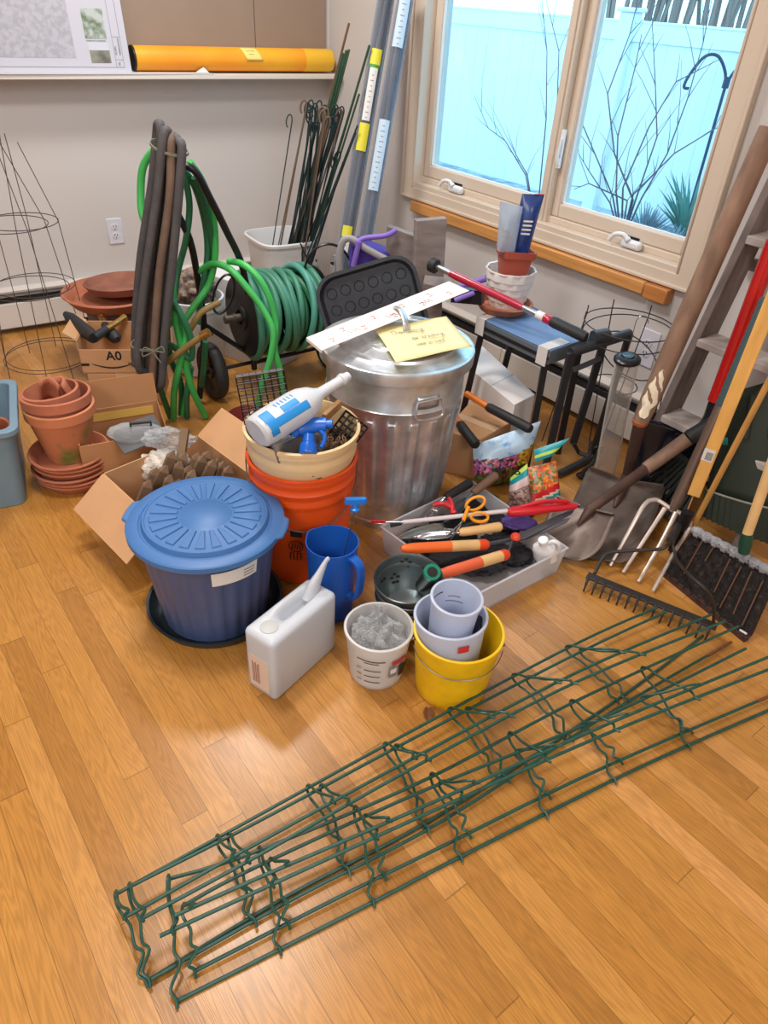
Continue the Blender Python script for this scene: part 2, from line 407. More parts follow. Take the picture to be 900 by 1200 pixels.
for px, py in ((655, 180),):
    c = WB(px, py); s = c.dot(dB); g = G(); g.tube([B(s, -0.006, 0.90), B(s, 0.006, 0.93), B(s, 0.0, 0.99)], [0.009, 0.006, 0.005], n=8); brd(g, s-0.008, s+0.008, -0.012, -0.002, 0.89, 1.02)
    g.build('sash_lock', WHITE, w2)

# wooden strip and block under the window
PINE = mat('varnished_pine', (204, 144, 80), 0.4, var=0.18, scale=5, stretch=(1, 1, 14))
PINE2 = mat('darker_pine', (186, 120, 60), 0.4, var=0.2, scale=5, stretch=(1, 1, 14))
g = G(); brd(g, 1.405, 2.72, 0.0, 0.045, 0.566, 0.612); tag(g.build('sill_board', PINE, bevel=0.005), 'long varnished pine board fixed to the wall under the window', 'board')
g = G(); brd(g, 1.305, 1.40, 0.0, 0.05, 0.560, 0.612); tag(g.build('wood_block', PINE2, bevel=0.004), 'short dark pine block at the right end of the window board', 'block')

# baseboard heaters
def heater(nm, fn, s0, s1, label, cuts):
    h = thing(nm, label, 'heater', Matrix.Translation(fn(s1, 0.03, 0)))
    def b4(g, a, b, o0, o1, z0, z1):
        g.hexa([fn(a, o0, z0), fn(b, o0, z0), fn(b, o1, z0), fn(a, o1, z0)], [fn(a, o0, z1), fn(b, o0, z1), fn(b, o1, z1), fn(a, o1, z1)])
    g = G(); b4(g, s0, s1, 0.0, 0.008, 0.01, 0.20); g.build('back_plate', HEAT, h)
    g = G()
    g.hexa([fn(s0, 0, 0.192), fn(s1, 0, 0.192), fn(s1, 0.042, 0.182), fn(s0, 0.042, 0.182)], [fn(s0, 0, 0.2), fn(s1, 0, 0.2), fn(s1, 0.045, 0.192), fn(s0, 0.045, 0.192)]); g.build('top_hood', HEAT, h)
    g = G(); b4(g, s0, s1, 0.010, 0.044, 0.03, 0.155); g.build('fin_core', DARK, h)
    g = G(); b4(g, s0, s1, 0.044, 0.062, 0.148, 0.156); g.build('damper', DARK, h)
    ss = [s0]+cuts+[s1]
    for a, b in zip(ss, ss[1:]):
        g = G(); b4(g, a+0.0015, b-0.0015, 0.060, 0.065, 0.03, 0.140); 
        g.hexa([fn(a+.0015, 0.054, 0.138), fn(b-.0015, 0.054, 0.138), fn(b-.0015, 0.065, 0.138), fn(a+.0015, 0.065, 0.138)], [fn(a+.0015, 0.046, 0.147), fn(b-.0015, 0.046, 0.147), fn(b-.0015, 0.050, 0.149), fn(a+.0015, 0.050, 0.149)])
        g.build('front_panel', HEAT, h)
    return h
heater('baseboard_heater', A, -1.4, sC-0.1, 'long white baseboard heater on the left wall behind the wire cage', [0.9])
heater('baseboard_heater', B, -0.9, sB-0.12, 'long white baseboard heater under the window wall behind the tools', [0.7, 1.35, 2.0])

# outlets
OUT = mat('outlet_plastic', (214, 214, 226), 0.35)
def outlet(fn, nrm, d, s, z, wide, tall, label):
    M = frame(fn(s, 0, z), fn(s, 1, z), d)   # z out of the wall
    M = Matrix.Translation(fn(s, 0, z)) @ M.to_3x3().to_4x4()
    h = thing('wall_outlet', label, 'outlet', M)
    g = G(M); g.bx(-wide/2, wide/2, -tall/2, tall/2, 0.0, 0.006); g.build('cover_plate', OUT, h, bevel=0.003)
    for k in (-1, 1):
        g = G(M); g.lathe([(0, 0.0085), (0.0165, 0.0085), (0.0175, 0.006)], 20, T=Matrix.Translation((0, 0.020*k, 0)), sy=0.85); r = g.build('receptacle', OUT, h)
        g = G(M)
        for x in (-0.006, 0.006): g.bx(x-0.0014, x+0.0014, 0.020*k-0.001, 0.020*k+0.008, 0.008, 0.0092)
        g.lathe([(0, 0.0092), (0.0028, 0.0092), (0.0028, 0.008)], 10, T=Matrix.Translation((0, 0.020*k-0.008, 0)))
        g.build('slot', DARK, r)
    return h
outlet(A, nA, dA, 0.866, 0.40, 0.072, 0.118, 'white wall outlet on the left wall beside the hose bundle')
outlet(B, nB, -dB, 1.348, 0.375, 0.082, 0.140, 'white wall outlet on the window wall behind the wire plant ring')

# shelf and what is on it
SHELF = mat('shelf_white', (222, 216, 208), 0.5)
ZS = 1.06
g = G(); g.hexa([A(-2.0, 0, ZS-0.018), A(sC+0.01, 0, ZS-0.018), A(sC-0.005, 0.15, ZS-0.018), A(-2.0, 0.15, ZS-0.018)], [A(-2.0, 0, ZS), A(sC+0.01, 0, ZS), A(sC-0.005, 0.15, ZS), A(-2.0, 0.15, ZS)])
tag(g.build('display_shelf', SHELF, bevel=0.002), 'long white shelf on the left wall under the posters', 'shelf')
for s_ in (): g.hexa([A(s_, 0, ZS-0.34), A(s_+0.02, 0, ZS-0.34), A(s_+0.02, 0.006, ZS-0.34), A(s_, 0.006, ZS-0.34)], [A(s_, 0, ZS-0.02), A(s_+0.02, 0, ZS-0.02), A(s_+0.02, 0.006, ZS-0.02), A(s_, 0.006, ZS-0.02)])
# exterior
FENCE = mat('vinyl_fence', (232, 236, 240), 0.5)
SIDING = mat('blue_siding', (70, 96, 140), 0.7)
SNOWY = mat('garden_ground', (120, 130, 140), 0.9, rgb2=(190, 195, 200), scale=6)
DF = DB+3.4
GZ = onplane(770, 268, nB, DF).z; FT = onplane(800, 28, nB, DF).z
def FO(s, off, z): return dB*s + nB*(DF-off) + UP*z
ge = G(); 
ge.hexa([B(-4, -0.16, GZ-0.1), B(9, -0.16, GZ-0.1), B(9, -12, GZ-0.1), B(-4, -12, GZ-0.1)], [B(-4, -0.16, GZ), B(9, -0.16, GZ), B(9, -12, GZ), B(-4, -12, GZ)])
struct(ge.build('ground', SNOWY))
fe = thing('vinyl_fence', 'tall white vinyl privacy fence outside the window', 'fence', Matrix.Translation(FO(3, 0, GZ)))
def fb(g, s0, s1, o0, o1, z0, z1): g.hexa([FO(s0, o0, z0), FO(s1, o0, z0), FO(s1, o1, z0), FO(s0, o1, z0)], [FO(s0, o0, z1), FO(s1, o0, z1), FO(s1, o1, z1), FO(s0, o1, z1)])
g = G()
for k in range(60): fb(g, -1+k*0.15, -1+k*0.15+0.148, 0, 0.03, GZ+0.05, FT-0.01)
g.build('panel', FENCE, fe)
g = G(); fb(g, -1, 8, 0.03, 0.045, FT-0.14, FT); fb(g, -1, 8, -0.01, 0.05, FT-0.02, FT); g.build('top_rail', FENCE, fe, bevel=0.006)
for s_ in (1.62, 4.2, 6.6, -0.8):
    g = G(); fb(g, s_-0.065, s_+0.065, -0.03, 0.09, GZ, FT+0.05); fb(g, s_-0.09, s_+0.09, -0.05, 0.11, FT+0.05, FT+0.08)
    g.build('post', FENCE, fe, bevel=0.008)
ho = thing('neighbour_house', 'blue clapboard house beyond the white fence', 'house', Matrix.Translation(FO(0, -3, GZ)))
g = G()
for k in range(24): 
    z_ = GZ+k*0.15; g.hexa([FO(-3, -3.03, z_), FO(2.9, -3.03, z_), FO(2.9, -3.2, z_), FO(-3, -3.2, z_)], [FO(-3, -3.055, z_+0.15), FO(2.9, -3.055, z_+0.15), FO(2.9, -3.2, z_+0.15), FO(-3, -3.2, z_+0.15)])
g.build('siding', SIDING, ho)
g = G(); fb(g, 2.82, 2.96, -3.2, -2.95, GZ, GZ+3.6); g.build('corner_board', FENCE, ho)
# ------------------------------------------------------------------ foreground containers
BLUECAN = mat('blue_can_plastic', (70, 86, 126), 0.42, var=0.12, scale=4, bump=0.05)
BLUELID = mat('blue_lid_plastic', (62, 110, 168), 0.45, var=0.05, scale=6)
PAPER = mat('label_paper', (222, 222, 220), 0.6)
INK = mat('black_ink', (30, 30, 34), 0.6)
REDINK = mat('red_ink', (190, 50, 50), 0.6)
GREYINK = mat('grey_ink', (130, 132, 140), 0.6)
WIRE = mat('steel_wire', (120, 118, 116), 0.35, metal=0.9)
c0 = Vector((-0.445, 1.42, 0))
t = thing('plant_tray', 'round dark plastic tray under the blue lidded can', 'tray', at(c0+Vector((-0.003, 0.012, 0))))
g = G(MW[t]); g.lathe([(0, 0.004), (0.150, 0.004), (0.164, 0.010), (0.176, 0.033), (0.183, 0.034), (0.183, 0.030), (0.168, 0.004), (0.155, 0.0), (0, 0.0)], 72)
g.build('dish', mat('dark_tray_plastic', (36, 48, 54), 0.45), t)
t = thing('storage_can', 'round blue plastic can with sunburst lid in front of the cardboard box', 'can', at(c0+Vector((0, 0, 0.0045))))
def rib(a, z): return 1+0.018*max(-0.6, min(0.6, math.cos(a*26)))*(1 if 0.02 < z < 0.25 else 0.3)
g = G(MW[t]); prof = [(0, 0.002), (0.133, 0.002), (0.138, 0.006)]+[(0.138+0.030*i/10, 0.01+0.25*i/10) for i in range(11)]+[(0.171, 0.268), (0.171, 0.305), (0.164, 0.305), (0.160, 0.25), (0.132, 0.008), (0, 0.008)]
g.lathe(prof, 208, ripple=rib); g.build('body', BLUECAN, t)
g = G(MW[t]); g.lathe([(0, 0.318), (0.060, 0.318), (0.062, 0.3165), (0.068, 0.3155), (0.147, 0.3155), (0.149, 0.3175), (0.153, 0.3175), (0.156, 0.311), (0.158, 0.305), (0.163, 0.304), (0.165, 0.306), (0.190, 0.306), (0.195, 0.302), (0.195, 0.288), (0.191, 0.288), (0.190, 0.298), (0.172, 0.298), (0.165, 0.27), (0.162, 0.27), (0.160, 0.296), (0, 0.298)], 96)
lid = g.build('lid', BLUELID, t)
for k in range(22):
    a = 2*math.pi*k/22; T = MW[t] @ Matrix.Rotation(a, 4, 'Z')
    g = G(T); g.hexa([(0.068, -0.0055, 0.315), (0.138, -0.0125, 0.315), (0.138, 0.0125, 0.315), (0.068, 0.0055, 0.315)], [(0.071, -0.0042, 0.3195), (0.1355, -0.0110, 0.3195), (0.1355, 0.0110, 0.3195), (0.071, 0.0042, 0.3195)])
    g.build('sunburst_ridge', BLUELID, lid, bevel=0.001)
for a in (math.radians(-4), math.radians(176)):
    T = MW[t] @ Matrix.Rotation(a, 4, 'Z'); g = G(T)
    g.prism([(0.165, -0.062), (0.205, -0.036), (0.208, 0), (0.205, 0.036), (0.165, 0.062)], 0.294, 0.3045); g.build('lid_handle', BLUELID, lid, bevel=0.004)
def curved(name, M, r, a0, a1, z0, z1, m, par, taper=0.0, n=10):
    """a patch lying on a round body; r at z0, grows by taper towards z1"""
    g = G(M)
    def f(u, v):
        a = a0+(a1-a0)*u; z = z0+(z1-z0)*v; rr = r+taper*v; return Vector((rr*math.cos(a), rr*math.sin(a), z))
    g.grid(f, n, 2); return g.build(name, m, par)
R = math.radians
lb = curved('label', MW[t], 0.1678, R(-74), R(-34), 0.222, 0.266, PAPER, t, 0.0065, 16)
curved('label_picture', MW[t], 0.1684, R(-72), R(-50), 0.228, 0.252, GREYINK, lb, 0.0036)
curved('label_heading', MW[t], 0.1720, R(-72), R(-50), 0.254, 0.263, REDINK, lb, 0.0012)
for k in range(3): curved('label_text', MW[t], 0.1690+0.0016*k, R(-47), R(-37), 0.230+0.010*k, 0.234+0.010*k, GREYINK, lb, 0.0007)

# flat milky jug
MILK = frosted('milky_plastic', (214, 220, 228), 0.35, see=0.02, glow=0.25)
J0, J1, J2 = P(288, 803), P(323, 824), P(395, 758)
ex = (J2-J1).normalized(); LJ = 0.232; ey = UP.cross(ex)
MJ = Matrix((ex, ey, UP)).transposed().to_4x4(); MJ.translation = J1
t = thing('water_jug', 'flat milky white plastic jug with slanted spout on the floor', 'jug', MJ)
g = G(MJ); WJ = 0.094; HJ = 0.196; nx, ny = 24, 16
def rr(q, n=8):  # rounded rectangle of the footprint
    return q
def topz(u, v):
    x, y = u*LJ, v*WJ
    z = HJ
    d = math.exp(-((y-0.050)/0.012)**4)*(1/(1+math.exp(-(x-0.085)/0.006)))*(1/(1+math.exp((x-0.190)/0.006)))
    z -= 0.030*d
    z += 0.010*math.exp(-((y-0.074)/0.012)**4)*(1/(1+math.exp(-(x-0.075)/0.008)))*(1/(1+math.exp((x-0.205)/0.008)))
    e = min(u*LJ, (1-u)*LJ, v*WJ, (1-v)*WJ); 
    if e < 0.012: z -= 0.012-math.sqrt(max(0, 0.012**2-(0.012-e)**2))
    return z
us = [0, .01, .03, .06]+[0.06+0.88*i/22 for i in range(1, 23)]+[.97, .99, 1]
vs_ = [0, .025, .07, .13]+[.13+.74*i/14 for i in range(1, 15)]+[.93, .975, 1]
verts = [(u*LJ, v*WJ, topz(u, v)) for v in vs_ for u in us]; nu = len(us); nv = len(vs_)
fs = [(j*nu+i, j*nu+i+1, (j+1)*nu+i+1, (j+1)*nu+i) for j in range(nv-1) for i in range(nu-1)]
ring = [i for i in range(nu)]+[j*nu+nu-1 for j in range(1, nv)]+[(nv-1)*nu+i for i in range(nu-2, -1, -1)]+[j*nu for j in range(nv-2, 0, -1)]
def ringlvl(z, ins):
    out = []
    for i in ring:
        x, y, _ = verts[i]; x = min(max(x, ins), LJ-ins) ; y = min(max(y, ins), WJ-ins); out.append((x, y, z))
    return out
base = len(verts); lv = [ringlvl(0.17, 0), ringlvl(0.10, 0.0), ringlvl(0.012, 0.0), ringlvl(0.003, 0.004), ringlvl(0.0, 0.010)]
for l in lv: verts += l
nr = len(ring); prev = ring
for k in range(len(lv)):
    cur = [base+k*nr+i for i in range(nr)]
    fs += [(prev[i], cur[i], cur[(i+1) % nr], prev[(i+1) % nr]) for i in range(nr)]; prev = cur
fs.append(tuple(prev))
# round the vertical corners
def rc(p):
    x, y, z = p; r = 0.014
    cx = min(max(x, r), LJ-r); cy = min(max(y, r), WJ-r); dx, dy = x-cx, y-cy; l = math.hypot(dx, dy)
    if dx and dy and l > 0:
        m_ = max(abs(dx), abs(dy)); s = m_/l; return (cx+dx*s, cy+dy*s, z)
    return p
g.add([rc(p) for p in verts], fs); g.build('body', MILK, t, sharp=80)
g = G(MJ); g.lathe([(0.0215, HJ-0.002), (0.0215, HJ+0.0015), (0.019, HJ+0.0025), (0.0, HJ+0.0028)], 32, T=Matrix.Translation((0.040, 0.048, 0)))
g.build('cap', mat('grey_cap', (186, 188, 186), 0.5), t)
g = G(MJ); sp = spline([(0.190, 0.052, HJ-0.02), (0.205, 0.052, HJ+0.014), (0.222, 0.050, HJ+0.038), (0.244, 0.048, HJ+0.066), (0.254, 0.047, HJ+0.070)])
g.tube(sp, [0.026-0.019*min(1, i/(len(sp)*0.72)) for i in range(len(sp))], n=14, flat=0.7); g.build('spout', MILK, t, sharp=80)
g = G(MJ); g.bx(-0.0008, 0.0, 0.018, 0.080, 0.020, 0.125); lb = g.build('label', mat('cream_label', (216, 196, 182), 0.6), t)
for k in range(5): 
    g = G(MJ); g.bx(-0.0014, -0.0007, 0.048+0.005*k, 0.050+0.005*k, 0.035, 0.105-0.006*(k % 2)); g.build('label_text', mat('brown_ink', (140, 84, 74), 0.6) if k == 0 else bpy.data.materials['brown_ink'], lb)

# blue measuring jug
BJ = frosted('blue_jug_plastic', (44, 116, 216), 0.28, see=0.0, glow=0.35)
cj = Vector((-0.129, 1.445, 0))
t = thing('measuring_jug', 'tall blue plastic measuring jug with side handle behind the milky jug', 'jug', at(cj))
g = G(MW[t])
def lip(a, z): return 1+ (0.10*math.exp(-((a-R(150))/0.25)**2) if z > 0.22 else 0)
g.lathe([(0, 0), (0.055, 0), (0.058, 0.004), (0.061, 0.09), (0.0625, 0.10), (0.068, 0.235), (0.0695, 0.242), (0.0665, 0.242), (0.0595, 0.10), (0.055, 0.006), (0, 0.006)], 56, ripple=lip); g.build('body', BJ, t)
ha = R(-38); hx = Vector((math.cos(ha), math.sin(ha), 0)); 
g = G(MW[t]); pp = spline([hx*0.064+UP*0.225, hx*0.088+UP*0.222, hx*0.101+UP*0.195, hx*0.098+UP*0.13, hx*0.084+UP*0.098, hx*0.060+UP*0.098])
hy = UP.cross(hx)
for a_, b_ in zip(pp, pp[1:]): pass
vs2 = []; 
for i, p_ in enumerate(pp):
    tn = (pp[min(i+1, len(pp)-1)]-pp[max(i-1, 0)]).normalized(); nn_ = tn.cross(hy)
    for sx_, sy_ in ((-1, -1), (1, -1), (1, 1), (-1, 1)): vs2.append(p_+hy*0.012*sx_+nn_*0.005*sy_)
k_ = len(pp); g.add(vs2, [(i*4+j, i*4+(j+1) % 4, (i+1)*4+(j+1) % 4, (i+1)*4+j) for i in range(k_-1) for j in range(4)]+[(3, 2, 1, 0), (k_*4-4, k_*4-3, k_*4-2, k_*4-1)])
g.build('handle', BJ, t, bevel=0.003)
# milky tub with a crumpled bag
TUB = frosted('tub_plastic', (226, 224, 222), 0.35, see=0.10, glow=0.25)
def cup(g, r0, r1, h, th=0.0022, lip=0.004, z0=0.0, ribs=0, n=64):
    """open round tub, rim radius r1"""
    p = [(0, z0), (r0-0.004, z0), (r0, z0+0.004)]
    k = 12
    for i in range(1, k+1):
        f = i/k; p.append((r0+(r1-lip-r0)*f, z0+0.004+(h-0.012)*f))
    p += [(r1, h+z0-0.007), (r1, h+z0-0.001), (r1-0.0015, h+z0), (r1-lip-th, h+z0), (r1-lip-th-0.001, h+z0-0.008), (r0-th, z0+0.005), (0, z0+0.005)]
    g.lathe(p, n)
cc = Vector((0.006, 1.232, 0))
t = thing('plastic_tub', 'milky measuring tub with black print, holding a crumpled clear bag', 'tub', at(cc))
g = G(MW[t]); cup(g, 0.066, 0.085, 0.160); b = g.build('body', TUB, t)
curved('print_text', MW[t], 0.0822, R(-125), R(-75), 0.118, 0.1215, INK, t, 0.0003); curved('print_text', MW[t], 0.0812, R(-112), R(-86), 0.110, 0.113, INK, t, 0.0003)
for k in range(3): 
    z = 0.082-0.022*k; curved('print_text', MW[t], 0.0784-0.0022*k, R(-112), R(-82), z, z+0.0032, INK, t, 0.0003)
    curved('print_text', MW[t], 0.0784-0.0022*k, R(-128), R(-118), z, z+0.0045, GREYINK, t, 0.0003)
curved('print_mark', MW[t], 0.0770, R(-66), R(-50), 0.055, 0.098, GREYINK, t, 0.0045); curved('print_mark', MW[t], 0.0790, R(-64), R(-52), 0.070, 0.090, PAPER, t, 0.0016)
curved('print_mark', MW[t], 0.0805, R(-62), R(-30), 0.100, 0.116, REDINK, t, 0.0016); curved('print_mark', MW[t], 0.0760, R(-45), R(-28), 0.045, 0.092, INK, t, 0.0048)
BAG = sheer('crumpled_bag_film', see=0.82, rough=0.10, tint=(246, 248, 250), crinkle=0.7)
def crumple(g, c, r, seed, sc=(1, 1, 1), amp=0.35, nu=40, nv=26):
    rnd = random.Random(seed); ws = [(Vector((rnd.gauss(0, 1), rnd.gauss(0, 1), rnd.gauss(0, 1))).normalized(), rnd.uniform(3, 11), rnd.uniform(0, 6)) for _ in range(12)]
    def f(u, v):
        a = 2*math.pi*u; b_ = math.pi*v; d = Vector((math.sin(b_)*math.cos(a), math.sin(b_)*math.sin(a), -math.cos(b_)))
        s = 1+amp*sum(abs(math.sin(d.dot(w_)*k_+p_))-0.6 for w_, k_, p_ in ws)/4
        return Vector(c)+Vector((d.x*sc[0], d.y*sc[1], d.z*sc[2]))*r*s
    g.grid(f, nu, nv)
t2 = thing('clear_bag', 'crumpled clear plastic bag stuffed into the printed milky tub', 'bag', at(cc+Vector((0, 0, 0.05))))
g = G(); crumple(g, cc+Vector((0, 0, 0.118)), 0.060, 3, (1, 1, 0.80), 0.42); g.build('bag_body', BAG, t2, sharp=15)
g = G(); crumple(g, cc+Vector((-0.005, 0.02, 0.165)), 0.026, 5, (0.7, 0.9, 1.1), 0.7, 26, 16); g.build('bag_neck', BAG, t2, sharp=15)

# yellow pail with nested tubs
YEL = mat('yellow_pail_plastic', (236, 190, 18), 0.42, var=0.12, scale=18, rgb2=None)
cy = Vector((0.195, 1.205, 0))
t = thing('yellow_pail', 'scuffed yellow plastic pail with thin wire handle', 'pail', at(cy))
g = G(MW[t]); cup(g, 0.088, 0.1085, 0.195, 0.003, 0.003); g.build('body', YEL, t)
g = G(MW[t]); pts = [(0.109*math.cos(a), 0.109*math.sin(a)*1.0-0.004, 0.172-0.030*math.sin(-a)) for a in [R(-15-i*150/20) for i in range(21)]]
g.tube(pts, 0.0013, n=6)
for a in (R(-12), R(192)): g.sph((0.108*math.cos(a), 0.108*math.sin(a), 0.175), 0.005, 10, 6)
g.build('wire_handle', WIRE, t)
TUB2 = frosted('blue_white_tub', (214, 222, 240), 0.3, see=0.08, glow=0.3)
ct2 = Vector((0.180, 1.200, 0.0055))
t = thing('large_measuring_tub', 'larger milky tub standing in the yellow pail', 'tub', at(ct2, 0, R(-3), R(-2)))
g = G(MW[t]); cup(g, 0.070, 0.0875, 0.225, z0=0.004); g.build('body', TUB2, t)
curved('print_mark', MW[t], 0.0858, R(-80), R(-62), 0.185, 0.205, REDINK, t, 0.0006)
t3 = thing('small_measuring_tub', 'small milky measuring tub nested on top in the larger tub', 'tub', at((0.176, 1.222, 0.15), 0, R(2), R(2)))
g = G(MW[t3]); cup(g, 0.051, 0.062, 0.135); g.build('body', TUB2, t3)
for k in range(4): curved('print_text', MW[t3], 0.0506+0.0014*k, R(60+10*k), R(110-6*k), 0.070+0.014*k, 0.0735+0.014*k, GREYINK, t3, 0.0002)
curved('print_text', MW[t3], 0.0532, R(120), R(155), 0.100, 0.104, INK, t3, 0.0002)
t = thing('crushed_bag', 'dark crumpled plastic between the nested tubs in the yellow pail', 'bag', at((0.235, 1.225, 0.13)))
g = G(); crumple(g, (0.240, 1.235, 0.185), 0.020, 8, (1.0, 1, 1.2), 0.5, 20, 14); g.build('bag_body', sheer('dark_film', 0.2, 0.2, (90, 96, 110), 0.8), t, sharp=15)

# nested metal planters
STEEL = mat('brushed_steel', (132, 142, 144), 0.32, metal=0.8, var=0.1, scale=30)
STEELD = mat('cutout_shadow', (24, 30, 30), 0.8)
cp_ = Vector((0.080, 1.405, 0))
for i, (z0, dx, dy, lab) in enumerate(((0.060, -0.001, 0.010, 'metal planter bowl with cut-out flowers, topmost of the nested three'), (0.036, 0.003, 0.002, 'metal planter bowl in the middle of the nested three'), (0.012, 0.006, -0.006, 'lowest metal planter bowl under the other two'))):
    M = at(cp_+Vector((dx, dy, z0)), 0.3*i, R(4-3*i), R(-2)); t = thing('planter_bowl', lab, 'planter', M, 'nested metal planter bowls')
    g = G(M); pr = [(0, 0), (0.050, 0), (0.058, 0.004)]+[(0.058+0.031*math.sin(R(9*k)), 0.004+0.098*k/10) for k in range(1, 11)]+[(0.0915, 0.104), (0.0925, 0.107), (0.0905, 0.109), (0.0875, 0.104)]+[(0.056+0.0305*math.sin(R(9*k)), 0.006+0.096*k/10) for k in range(9, -1, -1)]+[(0, 0.004)]
    g.lathe(pr, 56); g.build('bowl', STEEL, t)
    if i == 0:
        for a0_, z_ in ((95, .080), (150, .066), (200, .05), (50, .07), (120, .04), (5, .06)):
            for q in range(5):
                aa = R(a0_)+0.14*math.cos(q*2*math.pi/5+0.4); zz = z_+0.012*math.sin(q*2*math.pi/5+0.4); f_ = math.sin(R(9*(zz-0.006)/0.0096)); r_ = 0.056+0.0305*f_-0.0009
                nn_ = Vector((-math.cos(aa), -math.sin(aa), 0.35)).normalized(); g = G(M @ frame((r_*math.cos(aa), r_*math.sin(aa), zz), Vector((r_*math.cos(aa), r_*math.sin(aa), zz))+nn_))
                g.lathe([(0.0062, 0), (0.0062, 0.0006), (0, 0.0006)], 10, sx=1.0, sy=0.6); g.build('cut_out', STEELD, t)
DGREEN = mat('dark_green_plastic', (16, 66, 52), 0.35)
t = thing('hose_nozzle', 'black hose nozzle with a green ring lying in the top planter bowl', 'nozzle', at(cp_+Vector((0.03, 0, 0.11))))
p0_, p1_ = P(494, 686, 0.09), P(506, 671, 0.19)
g = G(); g.tube([p0_, p0_.lerp(p1_, 0.5), p1_], [0.018, 0.019, 0.020], n=20); g.build('barrel', BLACK, t)
g = G(); g.tube([p1_-(p1_-p0_).normalized()*0.01, p1_+(p1_-p0_).normalized()*0.006], 0.0225, n=20); n_ = g.build('ring', mat('teal_ring', (20, 128, 100), 0.35), t)
g = G(); g.tube([p1_+(p1_-p0_).normalized()*0.0063, p1_+(p1_-p0_).normalized()*0.0068], 0.014, n=20); g.build('mouth', DARK, t)
# knot-like dried leaf on the floor
t = thing('dry_leaf', 'small curled brown leaf on the floor beside the yellow pail', 'leaf', at(P(502, 838)))
g = G(); pl = P(502, 838); g.grid(lambda u, v: pl+Vector(((u-.5)*0.026*(1-(2*v-1)**2*0.6), (v-.5)*0.034, 0.002+0.008*(2*u-1)**2+0.002*math.sin(v*9))), 6, 8); g.build('blade', mat('dry_leaf_brown', (120, 74, 44), 0.8, var=0.3), t, solid=0.0008)

# ------------------------------------------------------------------ green wire plant ladders on the floor
GREEN = mat('green_coated_wire', (28, 76, 64), 0.38, var=0.18, scale=40, bump=0.05)
RUST = mat('rusty_tip', (112, 66, 44), 0.8, var=0.3, scale=60)
def rod(pts, z):
    w_ = [P(x, y, z) for x, y in pts]
    return pts, w_
def on(rodd, x):
    pts, w_ = rodd
    for i in range(len(pts)-1):
        if x <= pts[i+1][0] or i == len(pts)-2:
            t_ = (x-pts[i][0])/(pts[i+1][0]-pts[i][0]); return w_[i].lerp(w_[i+1], t_)
def ladder(a, b, c, za, zb, zc, corners, fb, fc, label, tips):
    ra, rb, rc_ = rod(a, za), rod(b, zb), rod(c, zc)
    t = thing('plant_ladder', label, 'plant support', at(rc_[1][0]), 'green plant ladders on the floor')
    for r_ in (ra, rb, rc_):
        g = G(); path = []
        ps = r_[1]; g.tube(spline(ps, 6), 0.0036, n=10); g.build('stake', GREEN, t)
    for (xa, xb, xc) in corners:
        A_, B_, C_ = on(ra, xa), on(rb, xb), on(rc_, xc); al = (ra[1][-1]-ra[1][0]).normalized(); up = UP*0.0058
        out = (A_-B_); out = (out-al*out.dot(al)).normalized()
        path = [B_+(B_-A_).normalized()*0.014+al*0.003+UP*0.004, B_+up, B_.lerp(A_, .12)+al*0.010+up, B_.lerp(A_, .3)+al*0.002+UP*0.010, A_.lerp(B_, .35)+up-al*0.002, A_.lerp(B_, .08)+UP*0.008, A_+out*0.008+UP*0.004, A_+out*0.005-UP*0.005-al*0.004,
                A_.lerp(C_, .10)-UP*0.006-al*0.006, A_.lerp(C_, .26)+UP*0.002-al*0.002, A_.lerp(C_, .40)+al*0.004, A_.lerp(C_, .62)+al*0.001+UP*0.004, A_.lerp(C_, .74)+al*0.010+UP*0.006, A_.lerp(C_, .90)-al*0.008+UP*0.007, C_+UP*0.0068, C_+(C_-A_).normalized()*0.012+UP*0.002]
        for q in path: q.z = max(q.z, 0.0036)
        g = G(); g.tube(spline(path, 4), 0.0029, n=8); g.build('rung', GREEN, t)
    for r_ in tips:
        q = (ra, rb, rc_)[r_][1]; d_ = (q[-1]-q[-2]).normalized(); g = G(); g.tube([q[-1]-d_*0.10, q[-1]+d_*0.004], 0.0039, n=10); g.build('rusty_tip', RUST, t)['label'] = 'rusty brown end of the stake'
    return t
a1 = [(134, 1049), (300, 957), (500, 847), (680, 752), (770, 712)]; a2 = [(150, 1040), (300, 964), (500, 857), (680, 764), (781, 717)]
b1 = [(143, 1077), (300, 989), (500, 880), (680, 786), (834, 720)]; b2 = [(163, 1078), (300, 1004), (500, 891), (680, 797), (849, 728)]
c1 = [(169, 1152), (337, 1050), (520, 952), (720, 822), (824, 745)]; c2 = [(176, 1148), (350, 1050), (520, 961), (720, 832), (856, 753)]
a3 = [(198, 1030), (300, 998), (500, 913), (680, 819), (865, 734)]; a4 = [(214, 1062), (300, 1016), (500, 925), (720, 835), (874, 760)]
b3 = [(205, 1073), (300, 1030), (510, 939), (720, 845), (915, 764)]; b4 = [(187, 1097), (300, 1045), (510, 949), (720, 856), (915, 779)]
c3 = [(206, 1174), (449, 1051), (520, 1014), (746, 901), (920, 824)]; c4 = [(228, 1138), (400, 1050), (520, 991), (704, 901), (920, 808)]
cs = lambda xs, b0, b1_, c0, c1_: [(x, x+b0+(b1_-b0)*i/(len(xs)-1), x+c0+(c1_-c0)*i/(len(xs)-1)) for i, x in enumerate(xs)]
ladder(a1, b1, c1, 0.050, 0.105, 0.0037, cs([137, 253, 357, 448, 526, 598, 665], 8, 58, 34, 56), 0, 0, 'green wire plant ladder at the back of the pile, its far stake ends shortest', [])
ladder(a2, b2, c2, 0.056, 0.111, 0.0105, cs([153, 268, 372, 462, 545, 615, 683], 12, 62, 22, 52), 0, 0, 'green wire plant ladder nested just in front of the rearmost one, one stake tip rusty', [2])
